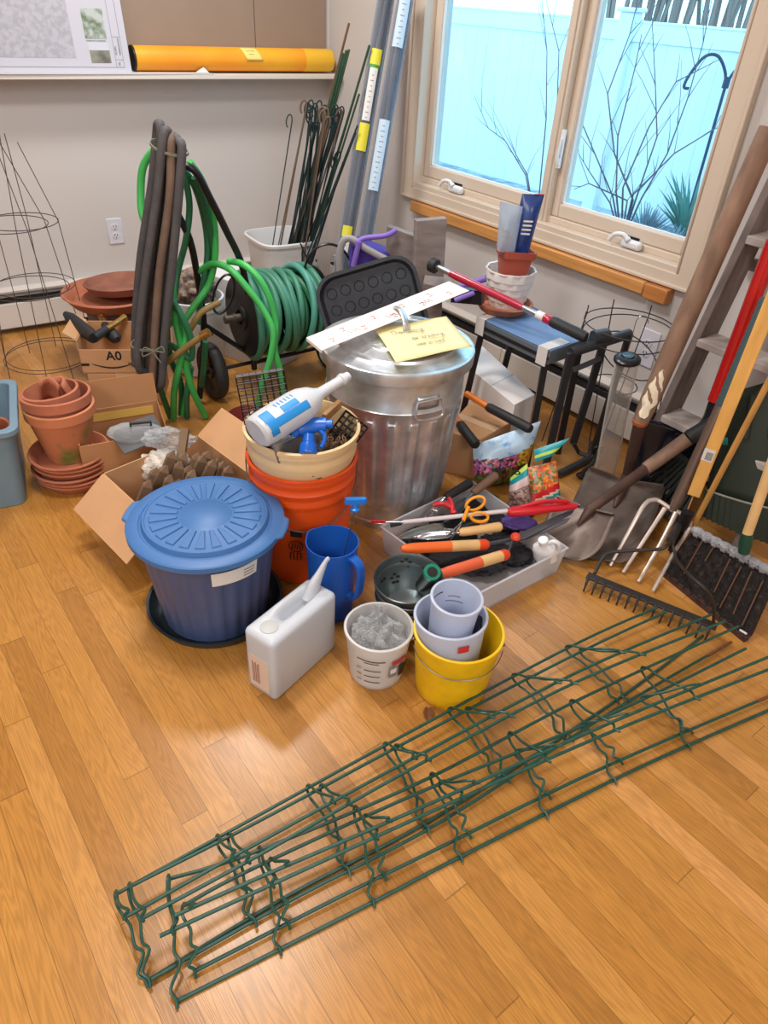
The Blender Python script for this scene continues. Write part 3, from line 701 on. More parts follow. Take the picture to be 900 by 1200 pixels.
ladder(a3, b4, c3, 0.064, 0.118, 0.0040, cs([199, 305, 413, 507, 594, 671, 750], 2, 58, 8, 52), 0, 0, 'green wire plant ladder nearest the viewer', [])
ladder(a4, b3, c4, 0.070, 0.124, 0.0112, cs([216, 316, 424, 516, 601, 681, 752], 6, 62, 12, 48), 0, 0, 'green wire plant ladder just behind the nearest one, one stake end brown', [2])
# ------------------------------------------------------------------ pails in front of the steel can
BEIGE = mat('beige_pail_plastic', (226, 196, 148), 0.45, var=0.10, scale=9)
ORANGE = mat('orange_pail_plastic', (232, 84, 20), 0.42, var=0.06, scale=5)
SCUFF = mat('print_black', (28, 24, 24), 0.6)
def pail(g, r0, r1, h, rings):
    p = [(0, 0), (r0-0.005, 0), (r0, 0.005)]
    zs = [0.03+(h-0.03)*i/40 for i in range(41)]
    for z in zs:
        rr = r0+(r1-0.006-r0)*z/h
        for zr, hr, dr in rings:
            if abs(z-zr) < hr: rr += dr*(1-(abs(z-zr)/hr)**4)
        p.append((rr, z))
    p += [(r1, h-0.012), (r1+0.001, h-0.002), (r1-0.002, h), (r1-0.007, h), (r1-0.009, h-0.01), (r0-0.003, 0.006), (0, 0.006)]
    g.lathe(p, 72)
cb = Vector((-0.234, 1.665, 0))
t = thing('orange_pail', 'orange plastic pail with black print behind the blue can, holding the beige pail', 'pail', at(cb))
g = G(MW[t]); pail(g, 0.128, 0.1515, 0.372, [(0.352, 0.010, 0.004), (0.318, 0.008, 0.006), (0.285, 0.010, 0.005)]); g.build('body', ORANGE, t)
curved('print_mark', MW[t], 0.1388, R(-97), R(-84), 0.182, 0.205, SCUFF, t, 0.0015); curved('print_mark', MW[t], 0.1392, R(-62), R(-50), 0.168, 0.192, SCUFF, t, 0.0014)
g = G(MW[t]); 
def onp(a, z, r=0.1394): return Vector(((r+0.058*(z-0.15))*math.cos(a), (r+0.058*(z-0.15))*math.sin(a), z))
g.tube([onp(R(-91+8*math.cos(x)), 0.150+0.020*math.sin(x)) for x in [i*math.pi/10 for i in range(20)]], 0.0012, n=5, closed=True)
for k in range(4): g.tube([onp(R(-96+3*k), 0.140), onp(R(-94+3*k), 0.162)], 0.0013, n=5)
g.tube([onp(R(a_), z_) for a_, z_ in ((-98, 0.10), (-98, 0.125), (-94, 0.125), (-94, 0.10), (-90, 0.10), (-90, 0.125), (-86, 0.125), (-86, 0.10))], 0.0014, n=5)
g.build('print_mark', SCUFF, t)
g = G(MW[t]); g.tube([(0.152*math.cos(a), 0.152*math.sin(a)-0.006, 0.345-0.13*math.sin(-(a-R(12)))**1.0 if a < R(12) else 0.345) for a in [R(12-i*204/28) for i in range(29)]], 0.0022, n=7); g.build('wire_handle', WIRE, t)
t = thing('beige_pail', 'beige ribbed plastic pail nested in the orange pail, full of bird-feeder cages', 'pail', at(cb+Vector((0.0, 0, 0.085))))
g = G(MW[t]); pail(g, 0.112, 0.1555, 0.372, [(0.350, 0.009, 0.004), (0.318, 0.012, 0.005), (0.302, 0.010, 0.004)]); g.build('body', BEIGE, t)
ZR = 0.457
# things in the beige pail
CAGE = mat('black_vinyl_wire', (20, 18, 20), 0.45)
def wirebox(g, T, a, b, c, nx, ny, nz, r=0.0016):
    def ln(p, q): g.tube([T @ Vector(p), T @ Vector(q)], r, n=5)
    for i in range(nx+1):
        x = a*i/nx
        for z in (0, c): ln((x, 0, z), (x, b, z))
        for y in (0, b): ln((x, y, 0), (x, y, c))
    for j in range(ny+1):
        y = b*j/ny
        for z in (0, c): ln((0, y, z), (a, y, z))
        for x in (0, a): ln((x, y, 0), (x, y, c))
    for k in range(1, nz):
        z = c*k/nz
        for y in (0, b): ln((0, y, z), (a, y, z))
        for x in (0, a): ln((x, 0, z), (x, b, z))
def wires(name, label, T, dims, n, m=None):
    t = thing(name, label, 'feeder cage', T.copy())
    g = G(); wirebox(g, T, *dims, *n); g.build('wire_grid', m or CAGE, t); return t
p = P(287, 498, ZR); T = frame(p, p+Vector((-0.02, 0.03, 0.1)), (1, 0.25, 0))
t = wires('suet_cage', 'black wire suet cage sticking up at the back left of the beige pail', T, (0.125, 0.045, 0.125), (7, 3, 7))
p = P(375, 520, ZR-0.05); T = frame(p, p+Vector((0.05, 0.045, 0.06)), (0.8, -0.3, -0.5))
t = wires('suet_cage', 'black wire suet cage tipped over at the right side of the beige pail', T, (0.075, 0.040, 0.115), (5, 3, 7))
GALV = mat('galvanised_sheet', (160, 162, 164), 0.35, metal=0.85, var=0.2, scale=25)
p = [P(u, v, ZR+0.02) for u, v in ((296, 480), (320, 524), (368, 504), (350, 462))]
t = thing('metal_box_feeder', 'grey sheet-metal box feeder lying in the beige pail under the spray bottle', 'feeder', at((p[0]+p[2])/2-UP*0.12))
g = G(); dn = Vector((0.010, 0.012, -0.055)); th = 0.0015
for i in range(4):
    q0, q1 = p[i], p[(i+1) % 4]; nrm = ((p[0]+p[2])/2-(q0+q1)/2); nrm.z = 0; nrm.normalize(); g.hexa([q0+dn, q1+dn, q1+dn+nrm*th, q0+dn+nrm*th], [q0, q1, q1+nrm*th, q0+nrm*th])
g.hexa([q+dn for q in p], [q+dn+UP*th for q in p]); g.build('shell', GALV, t)
g = G(); g.tube([p[0], p[1], p[2], p[3]], 0.0025, n=6, closed=True); g.build('rolled_rim', GALV, t)
# spray bottle: lies across the pail
b0, b1 = P(312, 500, ZR+0.055), P(407, 441, ZR+0.12)
T = frame(b0, b1, (0.3, -0.9, 0.3)); LB = (b1-b0).length
t = thing('spray_bottle', 'empty white spray bottle with blue print lying across the beige pail', 'bottle', T)
BOT = frosted('bottle_plastic', (226, 230, 234), 0.35, see=0.03, glow=0.25)
s_ = LB/0.235
g = G(T); g.lathe([(0, -0.028*s_), (0.046, -0.028*s_), (0.054, -0.022*s_), (0.056, 0.0), (0.057, 0.085*s_), (0.054, 0.105*s_), (0.042, 0.128*s_), (0.027, 0.142*s_), (0.0185, 0.155*s_), (0.0165, 0.205*s_), (0.0165, 0.213*s_), (0.0205, 0.215*s_), (0.0205, 0.223*s_), (0.0165, 0.226*s_), (0.0145, 0.238*s_), (0.0115, 0.238*s_), (0.0115, 0.22*s_), (0, 0.215*s_)], 48, sy=0.78); g.build('bottle_body', BOT, t)
BL = mat('blue_print', (26, 138, 214), 0.5)
# patches on the side facing the viewer
def bpatch(a0, a1, z0, z1, m, par, r=0.0574):
    g = G(T); g.grid(lambda u, v: Vector((r*math.cos(a0+(a1-a0)*u), r*0.78*math.sin(a0+(a1-a0)*u), (z0+(z1-z0)*v)*s_)), 10, 2); return g.build('blue_print', m, par)
vd = (T.inverted() @ Vector((0, 0, H))).normalized(); ca = math.atan2(vd.y/0.78, vd.x)
bpatch(ca-0.10, ca+0.40, -0.012, 0.095, BL, t); bpatch(ca-0.55, ca-0.13, 0.035, 0.078, BL, t); bpatch(ca+0.4, ca+0.75, -0.014, 0.006, BL, t); bpatch(ca-0.1, ca-0.8, -0.014, 0.010, BL, t)
for k in range(6): bpatch(ca-0.65-0.0, ca-0.95, 0.03+0.009*k, 0.033+0.009*k, BL, t)
# spray head
SB = mat('blue_sprayer_plastic', (20, 96, 196), 0.3)
h0 = P(361, 533, ZR-0.005); h1 = P(362, 504, ZR+0.035)
T = frame(h0, h1, (1, 0.1, 0.2)) @ Matrix.Scale(1.32, 4)
t = thing('sprayer_head', 'bright blue trigger sprayer head without bottle at the front of the beige pail', 'sprayer', T)
g = G(T); g.lathe([(0, 0), (0.0165, 0), (0.018, 0.004), (0.017, 0.020), (0.0125, 0.024), (0.012, 0.040), (0, 0.042)], 24, ripple=lambda a, z: 1+0.03*math.cos(a*16)); g.build('screw_collar', SB, t)
g = G(T); hd = spline([(-0.030, 0, 0.038), (-0.024, 0, 0.052), (-0.006, 0, 0.058), (0.014, 0, 0.062), (0.034, 0, 0.062)]); nh = len(hd)
g.tube(hd, [0.006+0.0115*math.sin(min(1, (i+1)/(nh*0.45))*math.pi/2) - 0.007*max(0, i/nh-0.45) for i in range(nh)], n=14, flat=0.72); g.build('head_shell', SB, t)
g = G(T); g.tube([(0.034, 0, 0.062), (0.046, 0, 0.0625)], 0.0085, n=12); g.build('nozzle', SB, t)
g = G(T); g.tube(spline([(0.020, 0, 0.052), (0.030, 0, 0.040), (0.030, 0, 0.026), (0.024, 0, 0.014)]), 0.0042, n=8); g.build('trigger', SB, t)
TWIG = mat('rusty_nuts', (96, 66, 44), 0.7, metal=0.2, rgb2=(160, 130, 100), scale=80)
t = thing('rusty_chain', 'tangle of rusty chain links at the right of the beige pail', 'chain', at(P(392, 520, ZR-0.05)))
g = G(); rnd = random.Random(4)
for k in range(60):
    c_ = P(380+rnd.uniform(-3, 26), 515+rnd.uniform(-12, 8), ZR-0.055+rnd.uniform(0, .03)); ax_ = Vector((rnd.gauss(0, 1), rnd.gauss(0, 1), rnd.gauss(0, 1))).normalized(); ay_ = ax_.orthogonal().normalized()
    g.tube([c_+ax_*0.0085*math.cos(q)+ay_*0.005*math.sin(q) for q in [i*math.pi/5 for i in range(10)]], 0.0014, n=5, closed=True)
g.build('links', TWIG, t)
t = thing('wood_scrap', 'small block of weathered wood beside the tipped suet cage in the beige pail', 'wood', at(P(390, 485, ZR)))
g = G(); g.bar(P(380, 490, ZR+0.005), P(398, 473, ZR+0.015), 0.024, 0.014); g.build('block', mat('wood_scrap_mat', (168, 128, 84), 0.7, var=0.2, scale=30), t, bevel=0.002)
t = thing('garden_debris', 'dark wire and netting filling the beige pail', 'netting', at(cb+Vector((0, 0, 0.38))))
g = G(); crumple(g, cb+Vector((0.0, 0.0, 0.385)), 0.125, 12, (1, 1, 0.22), 0.3, 50, 20); g.build('netting', mat('dark_netting', (52, 44, 38), 0.9, rgb2=(96, 84, 70), scale=60, bump=1.0, bscale=90), t, sharp=15)

# blue tee on a wire in the measuring jug
tt = P(416, 598, 0.31); T = frame(tt, tt+Vector((0.0, 0.006, 0.05)), (1, 0.15, 0))
t = thing('tee_handled_rod', 'bright blue tee handle on a thin wire standing in the blue measuring jug', 'rod', at(cj+Vector((0.02, 0.03, 0.008))))
g = G(); g.tube([cj+Vector((0.0, 0.0, 0.008)), tt], 0.0013, n=6); g.build('wire', WIRE, t)
g = G(T); g.lathe([(0, 0), (0.013, 0), (0.014, 0.005), (0.008, 0.009), (0.007, 0.022), (0, 0.024)], 18); g.prism([(-0.028, 0.0), (-0.024, 0.007), (0.024, 0.007), (0.030, 0.0), (0.024, -0.007), (-0.024, -0.007)], 0.020, 0.036)
for k in range(5): g.bx(-0.026, 0.026, -0.0085+0.0, 0.0085, 0.0215+k*0.003, 0.0225+k*0.003)
g.build('tee_handle', mat('bright_blue_plastic', (24, 122, 214), 0.35), t, bevel=0.001)

# ------------------------------------------------------------------ galvanised can
GALV2 = mat('galvanised_steel', (206, 212, 218), 0.36, metal=0.85, var=0.3, scale=16, bump=0.10, bscale=14)
cg = Vector((0.006, 2.00, 0))
t = thing('steel_trash_can', 'ribbed galvanised steel trash can with lid in the middle of the heap', 'trash can', at(cg))
g = G(MW[t])
def corr(a, z): 
    k = 1 if 0.09 < z < 0.40 else 0.0
    s = math.cos(a*20); return 1+0.022*k*(1 if s > 0.25 else (-0.2 if s < -0.3 else (s+0.3)/0.55*1.2-0.2))
pr = [(0, 0.01), (0.170, 0.01), (0.174, 0.0), (0.180, 0.0), (0.181, 0.025), (0.177, 0.030), (0.178, 0.070), (0.180, 0.085)]+[(0.181+0.024*i/12, 0.092+0.306*i/12) for i in range(13)]+[(0.206, 0.402), (0.208, 0.430), (0.211, 0.434), (0.208, 0.438), (0.210, 0.520), (0.216, 0.524), (0.216, 0.534), (0.211, 0.536), (0.205, 0.53)]
g.lathe(pr, 240, ripple=corr); g.build('body', GALV2, t)
g = G(MW[t]); g.lathe([(0, 0.598), (0.055, 0.597), (0.058, 0.600), (0.063, 0.600), (0.066, 0.595), (0.105, 0.590), (0.109, 0.594), (0.116, 0.593), (0.120, 0.586), (0.165, 0.579), (0.169, 0.584), (0.178, 0.583), (0.182, 0.575), (0.215, 0.566), (0.222, 0.568), (0.230, 0.565), (0.232, 0.558), (0.230, 0.530), (0.227, 0.528), (0.226, 0.556), (0.0, 0.59)], 96)
lid = g.build('lid', GALV2, t)
hb = P(468, 382, 0.60); hdir = Vector((0.35, -0.93, 0)).normalized()
g = G(); g.tube(spline([hb-hdir*0.055+UP*0.0, hb-hdir*0.05+UP*0.030, hb-hdir*0.02+UP*0.048, hb+hdir*0.02+UP*0.048, hb+hdir*0.05+UP*0.030, hb+hdir*0.055]), 0.011, n=10, flat=0.45); g.build('lid_handle', GALV2, lid)
def side_handle(a):
    c_ = Vector((math.cos(a), math.sin(a), 0)); tn = UP.cross(c_); M = MW[t]
    g = G(M); zc = 0.468
    g.grid(lambda u, v: c_*0.2145+tn*(u-.5)*0.07+UP*(zc-0.016+v*0.038)-c_*((u-.5)**2*0.022), 6, 2); br = g.build('handle_bracket', GALV2, t, solid=0.002)
    g = G(M); g.tube(spline([c_*0.218+tn*0.038+UP*(zc+0.012), c_*0.222+tn*0.044+UP*(zc-0.015), c_*0.224+tn*0.040+UP*(zc-0.040), c_*0.224+UP*(zc-0.046), c_*0.224-tn*0.040+UP*(zc-0.040), c_*0.222-tn*0.044+UP*(zc-0.015), c_*0.218-tn*0.038+UP*(zc+0.012)])+[c_*0.218+UP*(zc+0.013)], 0.0042, n=8, closed=True); g.build('side_handle', GALV2, t)
side_handle(R(-62)); side_handle(R(118))
# strip of card and envelope on the lid
CARD = mat('card_strip', (236, 226, 218), 0.6); 
z0 = 0.628
q = [P(359, 396, 0.615), P(377, 411, 0.612), P(550, 341, 0.655), P(526, 330, 0.66)]
t = thing('card_strip', 'long cream card strip with red arrows lying across the steel lid', 'card', at((q[0]+q[2])/2-UP*0.03))
nrm = (q[1]-q[0]).cross(q[3]-q[0]).normalized(); nrm = nrm if nrm.z > 0 else -nrm
g = G(); g.hexa(q, [x+nrm*0.0012 for x in q])
e_ = (q[2]-q[1]); g.hexa([q[0], q[1], q[1]-UP*0.008, q[0]-UP*0.008], [q[0]+e_*0.002, q[1]+e_*0.002, q[1]-UP*0.008+e_*0.002, q[0]-UP*0.008+e_*0.002]); g.build('card', CARD, t)
def onq(q, u, v, h=0.0016):
    a = q[0].lerp(q[1], v); b = q[3].lerp(q[2], v); return a.lerp(b, u)+nrm*h
g = G()
for k in range(9):
    u = 0.08+0.1*k
    for dx, dy in ((0, 0),):
        v_ = 0.25 if k % 2 else 0.6
        g.tube([onq(q, u, v_), onq(q, u+0.025, v_+0.02), onq(q, u+0.012, v_+0.15)], 0.0009, n=4); g.tube([onq(q, u, v_+0.2), onq(q, u+0.02, v_+0.2)], 0.0008, n=4)
g.build('red_marks', REDINK, t)
for k in range(3):
    g = G(); g.tube([onq(q, 0.2+0.25*k+0.012*j, 0.75 if j % 2 else 0.55) for j in range(6)], 0.0007, n=4); g.build('pencil_writing', GREYINK, t)
NOTE = mat('yellow_note_paper', (240, 226, 168), 0.65)
q2 = [P(437, 384, 0.607), P(523, 371, 0.612), P(554, 407, 0.592), P(464, 424, 0.596)]
t = thing('paper_note', 'pale yellow paper note with handwriting on the front of the steel lid', 'note', at((q2[0]+q2[2])/2-UP*0.01))
nrm2 = (q2[1]-q2[0]).cross(q2[3]-q2[0]).normalized(); nrm2 = nrm2 if nrm2.z > 0 else -nrm2
def onn(u, v): return (q2[0].lerp(q2[1], u)).lerp(q2[3].lerp(q2[2], u), v)
g = G(); g.grid(lambda u, v: onn(u, v)+nrm2*(0.001+0.004*math.sin(u*5+1)*math.sin(v*4)), 10, 8); g.build('sheet', NOTE, t, solid=0.0006)
# handwriting: "Damaging" over "is family / to do" cannot be read exactly; laid as loose script
ax_ = (q2[1]-q2[0]).normalized(); ay_ = nrm2.cross(ax_)
PENCIL = mat('pencil_grey', (158, 154, 140), 0.7)
def hand(s, size, u, v, t_):
    c_ = onn(u, v)+nrm2*0.0055; M = Matrix((ax_, ay_, nrm2)).transposed().to_4x4(); M.translation = c_; return text('handwriting', s, size, M, PENCIL, t_)
hand('Donating', 0.028, 0.36, 0.30, t); hand('or trading', 0.026, 0.56, 0.52, t); hand('use in bed', 0.022, 0.54, 0.70, t)

# black boot tray standing behind the can
TRAYB = mat('black_boot_tray', (42, 46, 54), 0.5, var=0.2, scale=30, bump=0.08)
bt = [PD(372, 440, 2.27), PD(497, 425, 2.27)]
x_ = (PD(497, 350, 2.30)-PD(374, 400, 2.30)); cxt = PD(434, 365, 2.30); 
T = frame(PD(437, 362, 2.33), PD(437, 362, 2.33)+Vector((0.02, -1, 0.28)), (1, 0.02, 0.0))
T = T @ Matrix.Rotation(R(19), 4, 'Z')
t = thing('boot_tray', 'black rounded plastic boot tray propped upright behind the steel can', 'tray', T)
def rrect(w, h, r, n=6):
    o = []
    for cx_, cy_, a_ in ((w/2-r, h/2-r, 0), (-w/2+r, h/2-r, 90), (-w/2+r, -h/2+r, 180), (w/2-r, -h/2+r, 270)):
        o += [(cx_+r*math.cos(R(a_+90*i/n)), cy_+r*math.sin(R(a_+90*i/n))) for i in range(n+1)]
    return o
def dish(g, w, h, r, dp, fl=0.008):
    lv = [(rrect(w, h, r), 0.0), (rrect(w, h, r), 0.006), (rrect(w-2*fl, h-2*fl, r-fl), 0.006), (rrect(w-2*fl-0.02, h-2*fl-0.02, r-fl-0.008), -dp), ]
    vs = []; 
    for poly, z in lv: vs += [(x, y, z) for x, y in poly]
    n = len(lv[0][0]); fs = [(k*n+i, k*n+(i+1) % n, (k+1)*n+(i+1) % n, (k+1)*n+i) for k in range(3) for i in range(n)]+[tuple(range(3*n, 4*n))]
    g.add(vs, fs)
g = G(T); W_ = 0.345; dish(g, W_, 0.29, 0.075, 0.022, 0.010); g.build('tray_dish', TRAYB, t, solid=0.003)
g = G(T)
for i in range(6):
    for j in range(4):
        c_ = ((i-2.5)*0.048, (j-1.5)*0.055, -0.0195); g.tube([(c_[0]+0.017*math.cos(q_), c_[1]+0.017*math.sin(q_), c_[2]) for q_ in [k*math.pi/6 for k in range(12)]], 0.0016, n=4, closed=True)
g.build('embossed_rings', TRAYB, t)

# ------------------------------------------------------------------ left side: boxes, pots, bin
CB = mat('cardboard', (196, 150, 108), 0.85, var=0.06, scale=10)
CBI = mat('cardboard_inside', (176, 128, 86), 0.9, var=0.06, scale=10)
TAPE = mat('packing_tape', (206, 170, 130), 0.35)
TERRA = mat('terracotta', (176, 106, 78), 0.8, var=0.18, scale=12, bump=0.05)
TERRAM = mat('mossy_terracotta', (196, 122, 84), 0.85, rgb2=(112, 118, 48), thr=(0.50, 0.66), scale=9)
# open box behind the blue can: rim corners in the photograph at the height of the box
hz = 0.20
q = [P(152, 640, 0.02), P(150, 575, 0.20)]
def obox(name, label, c4, h, flaps, m=CB, th=0.004, group=None):
    """open box: c4 floor corners, outward flaps given as (side, length, angle, skew)"""
    b0 = (c4[0]+c4[2])/2; t = thing(name, label, 'box', at(Vector((b0.x, b0.y, c4[0].z)))); g = G(); n = 4; ctr = b0
    for i in range(4):
        q0, q1 = c4[i], c4[(i+1) % 4]; nn_ = ctr-(q0+q1)/2; e = (q1-q0).normalized(); nn_ = nn_-e*nn_.dot(e); nn_.z = 0; nn_.normalize()
        g.hexa([q0, q1, q1+nn_*th, q0+nn_*th], [q0+UP*h, q1+UP*h, q1+nn_*th+UP*h, q0+nn_*th+UP*h])
    g.hexa([x+UP*0.001 for x in c4], [x+UP*(0.001+th) for x in c4]); g.build('carton', m, t)
    for (i, L, ang, sk) in flaps:
        q0, q1 = c4[i]+UP*h, c4[(i+1) % 4]+UP*h; e = (q1-q0).normalized(); nn_ = ctr-(c4[i]+c4[(i+1) % 4])/2; nn_ = nn_-e*nn_.dot(e); nn_.z = 0; nn_.normalize()
        d = -nn_*math.cos(R(ang))+UP*math.sin(R(ang)); o = d*L; f2 = e.cross(d)*th
        g = G(); g.hexa([q0, q1, q1+f2, q0+f2], [q0+o+e*sk, q1+o-e*sk, q1+o-e*sk+f2, q0+o+e*sk+f2]); g.build('flap', m, t)
    return t
hB = 0.19
c4 = [P(178, 640, 0), P(303, 560, 0), P(228, 462, 0), P(110, 505, 0)]
K = P(136, 578, hB)  # near left rim corner
kx = (P(255, 540, hB)-P(136, 578, hB)); 
f0 = P(120, 553, hB); f1 = P(183, 592, hB)
# rim rectangle
r0 = P(120, 555, hB); r1 = P(185, 615, hB); r2 = P(300, 560, hB); r3 = r0+(r2-r1)
fc = [Vector((x.x, x.y, 0)) for x in (r0, r1, r2, r3)]
t = obox('open_carton', 'open cardboard carton full of wooden stakes behind the blue can', fc, hB, [(0, 0.135, -38, 0.0), (2, 0.12, 35, 0.0)], CB)
# wooden stakes in the box
STK = mat('weathered_stake_wood', (118, 94, 72), 0.85, var=0.2, scale=14, stretch=(1, 1, 1))
cbx = (fc[0]+fc[2])/2; rnd = random.Random(11)
tips = [(184, 548), (196, 545), (204, 528), (212, 540), (218, 530), (223, 545), (232, 530), (240, 533), (246, 528), (252, 538), (258, 536), (264, 540), (270, 545), (200, 556), (228, 550), (176, 562)]
leanv = Vector((0.55, 0.25, 0.8)).normalized()
names = ['leftmost of the weathered wooden stakes in the open carton', 'pointed wooden stake second from the left in the open carton']
for k, (u, v) in enumerate(tips):
    z_ = hB+0.045+0.03*((k*7) % 5)/5; tip = P(u, v, z_); d = Vector((0.35+rnd.uniform(-.12, .12), 0.1+rnd.uniform(-.15, .15), 0.8)).normalized()
    L_ = (tip.z-0.012)/d.z; foot = tip-d*L_
    T = frame(foot, tip, (0.8, 0.3, 0)); g = G(T); w_ = 0.0135; hd = 0.022
    t = g.bx(-w_, w_, -w_*0.8, w_*0.8, 0, L_-hd)
    g.add([(-w_, -w_*.8, L_-hd), (w_, -w_*.8, L_-hd), (w_, w_*.8, L_-hd), (-w_, w_*.8, L_-hd), (-0.002, 0, L_), (0.002, 0, L_)], [(0, 1, 5, 4), (1, 2, 5), (2, 3, 4, 5), (3, 0, 4)])
    o = g.build('wooden_stake', STK, None, top=T); tag(o, 'short weathered wooden stake with a pointed tip in the open carton', 'stake', 'wooden stakes in the open carton')
p0_, p1_ = P(209, 556, hB+0.0), P(217, 503, hB+0.10); T = frame(p0_-(p1_-p0_)*0.5, p1_, (1, 0, 0)); g = G(T); g.bx(-0.012, 0.012, -0.009, 0.009, 0, (p1_-p0_).length*1.5)
o = g.build('wooden_stake', STK, None, top=T); tag(o, 'square-cut wooden stake standing tallest in the open carton', 'stake')
# white sack and clear bag at the back of the carton
SACK = mat('white_sack', (214, 206, 196), 0.7, var=0.1, bump=0.5, bscale=25)
g = G(); crumple(g, P(192, 540, hB+0.0)+Vector((0, 0.03, -0.05)), 0.07, 21, (1.25, 0.7, 0.9), 0.25); o = g.build('cloth_sack', SACK, sharp=15); tag(o, 'crumpled off-white sack wedged behind the stakes in the open carton', 'sack')
g = G(); crumple(g, P(197, 515, hB+0.045), 0.055, 33, (1.45, 0.7, 0.6), 0.3, 44, 26); o = g.build('plastic_bag', sheer('clear_film', 0.88, 0.10, (244, 246, 248), 0.6), sharp=15); tag(o, 'crinkled clear plastic bag on top of the white sack', 'bag')
# second open carton behind, with bagged metal scoop
hC = 0.17
r0, r1 = P(112, 500, hC), P(175, 520, hC)
fc2 = [P(118, 548, 0), P(196, 556, 0), P(222, 490, 0), P(128, 478, 0)]
fc2 = [Vector((a_, b_, 0)) for a_, b_ in ((-0.99, 1.93), (-0.74, 2.06), (-0.84, 2.28), (-1.09, 2.15))]
t = obox('shallow_carton', 'shallow open carton with a grey bagged scoop beside the clay pots', fc2, hC, [(2, 0.10, 80, 0.0)], CBI)
g = G(); e_ = (fc2[3]-fc2[2]).normalized(); bk = (fc2[2]+fc2[3])/2+UP*(hC+0.05)
g2 = G(); n_b = (fc2[2]-fc2[1]).normalized()
g2.hexa([fc2[2]-n_b*0.006+UP*(hC-0.045)+e_*0.02, fc2[3]-n_b*0.006+UP*(hC-0.045)-e_*0.02, fc2[3]-n_b*0.0045+UP*(hC-0.045)-e_*0.02, fc2[2]-n_b*0.0045+UP*(hC-0.045)+e_*0.02], [fc2[2]-n_b*0.006+UP*(hC-0.015)+e_*0.02, fc2[3]-n_b*0.006+UP*(hC-0.015)-e_*0.02, fc2[3]-n_b*0.0045+UP*(hC-0.015)-e_*0.02, fc2[2]-n_b*0.0045+UP*(hC-0.015)+e_*0.02])
g2.build('yellow_label', mat('yellow_label', (222, 184, 92), 0.6), t)
GREYM = mat('grey_sheet_metal', (120, 122, 124), 0.4, metal=0.6, var=0.15)
qa = [P(126, 505, 0.175), P(146, 533, 0.175), P(196, 512, 0.20), P(180, 486, 0.20)]
t = thing('metal_scoop', 'grey sheet metal scoop with a black handle in a clear bag on the shallow carton', 'scoop', at((qa[0]+qa[2])/2-UP*0.02))
g = G(); g.hexa(qa, [x+UP*0.004 for x in qa]); g.build('blade', GREYM, t)
g = G(); hc = P(166, 500, 0.205); g.tube([hc+Vector(v_) for v_ in ((-0.03, -0.015, -0.01), (-0.03, -0.015, 0.018), (0.03, 0.005, 0.018), (0.03, 0.005, -0.01))], 0.006, n=8); g.build('handle', BLACK, t)
g = G(); crumple(g, (qa[0]+qa[2])/2+UP*0.005, 0.072, 17, (1.3, 0.85, 0.30), 0.12, 40, 20); o = g.build('film_bag', sheer('scoop_film', 0.9, 0.10, (240, 242, 244), 0.3), sharp=15); tag(o, 'thin clear bag around the grey metal scoop', 'bag')
# closed carton under the A0 box
def cbox(name, label, c, ex_, w, d, h, z, m=CB):
    ex_ = Vector(ex_).normalized(); ey_ = UP.cross(ex_); M = Matrix((ex_, ey_, UP)).transposed().to_4x4(); M.translation = Vector((c[0], c[1], z)); t = thing(name, label, 'box', M)
    g = G(M); g.bx(-w/2, w/2, -d/2, d/2, 0, h); return t, g, M
exA = (P(163, 440, 0.13)-P(118, 448, 0.13)).normalized(); exA.z = 0
ca_ = P(152, 448, 0.0)+Vector((-0.02, 0.13, 0))
fm_ = P(128, 438, 0.137); ca_ = Vector((fm_.x+0.035, fm_.y+0.11, 0))
t, g, M = cbox('taped_carton', 'closed taped cardboard carton under the box with brass nozzles', ca_, (1, 0.16, 0), 0.27, 0.20, 0.135, 0)
g.build('carton', CB, t, bevel=0.002)
g = G(M); g.bx(-0.03, 0.05, -0.1015, 0.1015, 0.06, 0.1365); g.build('tape', TAPE, t)
# box with print and nozzles
zb = 0.137; M2 = at((ca_.x-0.035, ca_.y-0.005, zb), R(9)); w2_, d2_, h2_ = 0.235, 0.20, 0.135
l4 = [M2 @ Vector(v_) for v_ in ((-w2_/2, -d2_/2, 0), (w2_/2, -d2_/2, 0), (w2_/2, d2_/2, 0), (-w2_/2, d2_/2, 0))]
t = thing('printed_carton', 'open cardboard box printed A0 with a black curved arrow, holding brass hose nozzles', 'box', M2)
g = G()
for i in range(4):
    q0, q1 = l4[i], l4[(i+1) % 4]; nn_ = (M2.translation-(q0+q1)/2); nn_.z = 0; nn_.normalize(); hh = h2_*(0.72 if i == 0 else 1.0)
    g.hexa([q0, q1, q1+nn_*0.004, q0+nn_*0.004], [q0+UP*hh, q1+UP*hh, q1+nn_*0.004+UP*hh, q0+nn_*0.004+UP*hh])
g.hexa([x+UP*0.0005 for x in l4], [x+UP*0.004 for x in l4]); g.build('carton', CB, t)
g = G(); q0, q1 = l4[3]+UP*h2_, l4[0]+UP*h2_; o_ = Vector((-0.04, -0.01, 0.03)); g.hexa([q0, q1, q1+UP*0.004, q0+UP*0.004], [q0+o_, q1+o_, q1+o_+UP*0.004, q0+o_+UP*0.004]); g.build('flap', CB, t)
fx = (l4[1]-l4[0]).normalized(); MF = Matrix((fx, UP, fx.cross(UP))).transposed().to_4x4()
MT = MF.copy(); MT.translation = (l4[0]+l4[1])/2+fx*0.012+UP*0.072-fx.cross(UP)*-0.0006; text('printed_text', 'A0', 0.050, MT, INK, t, bold=True)
g = G(); f3 = fx.cross(UP); arc = [(l4[0]+l4[1])/2+fx*(-0.075+0.15*i/14)+UP*(0.040-0.016*math.sin(math.pi*i/14))+f3*0.0012 for i in range(15)]
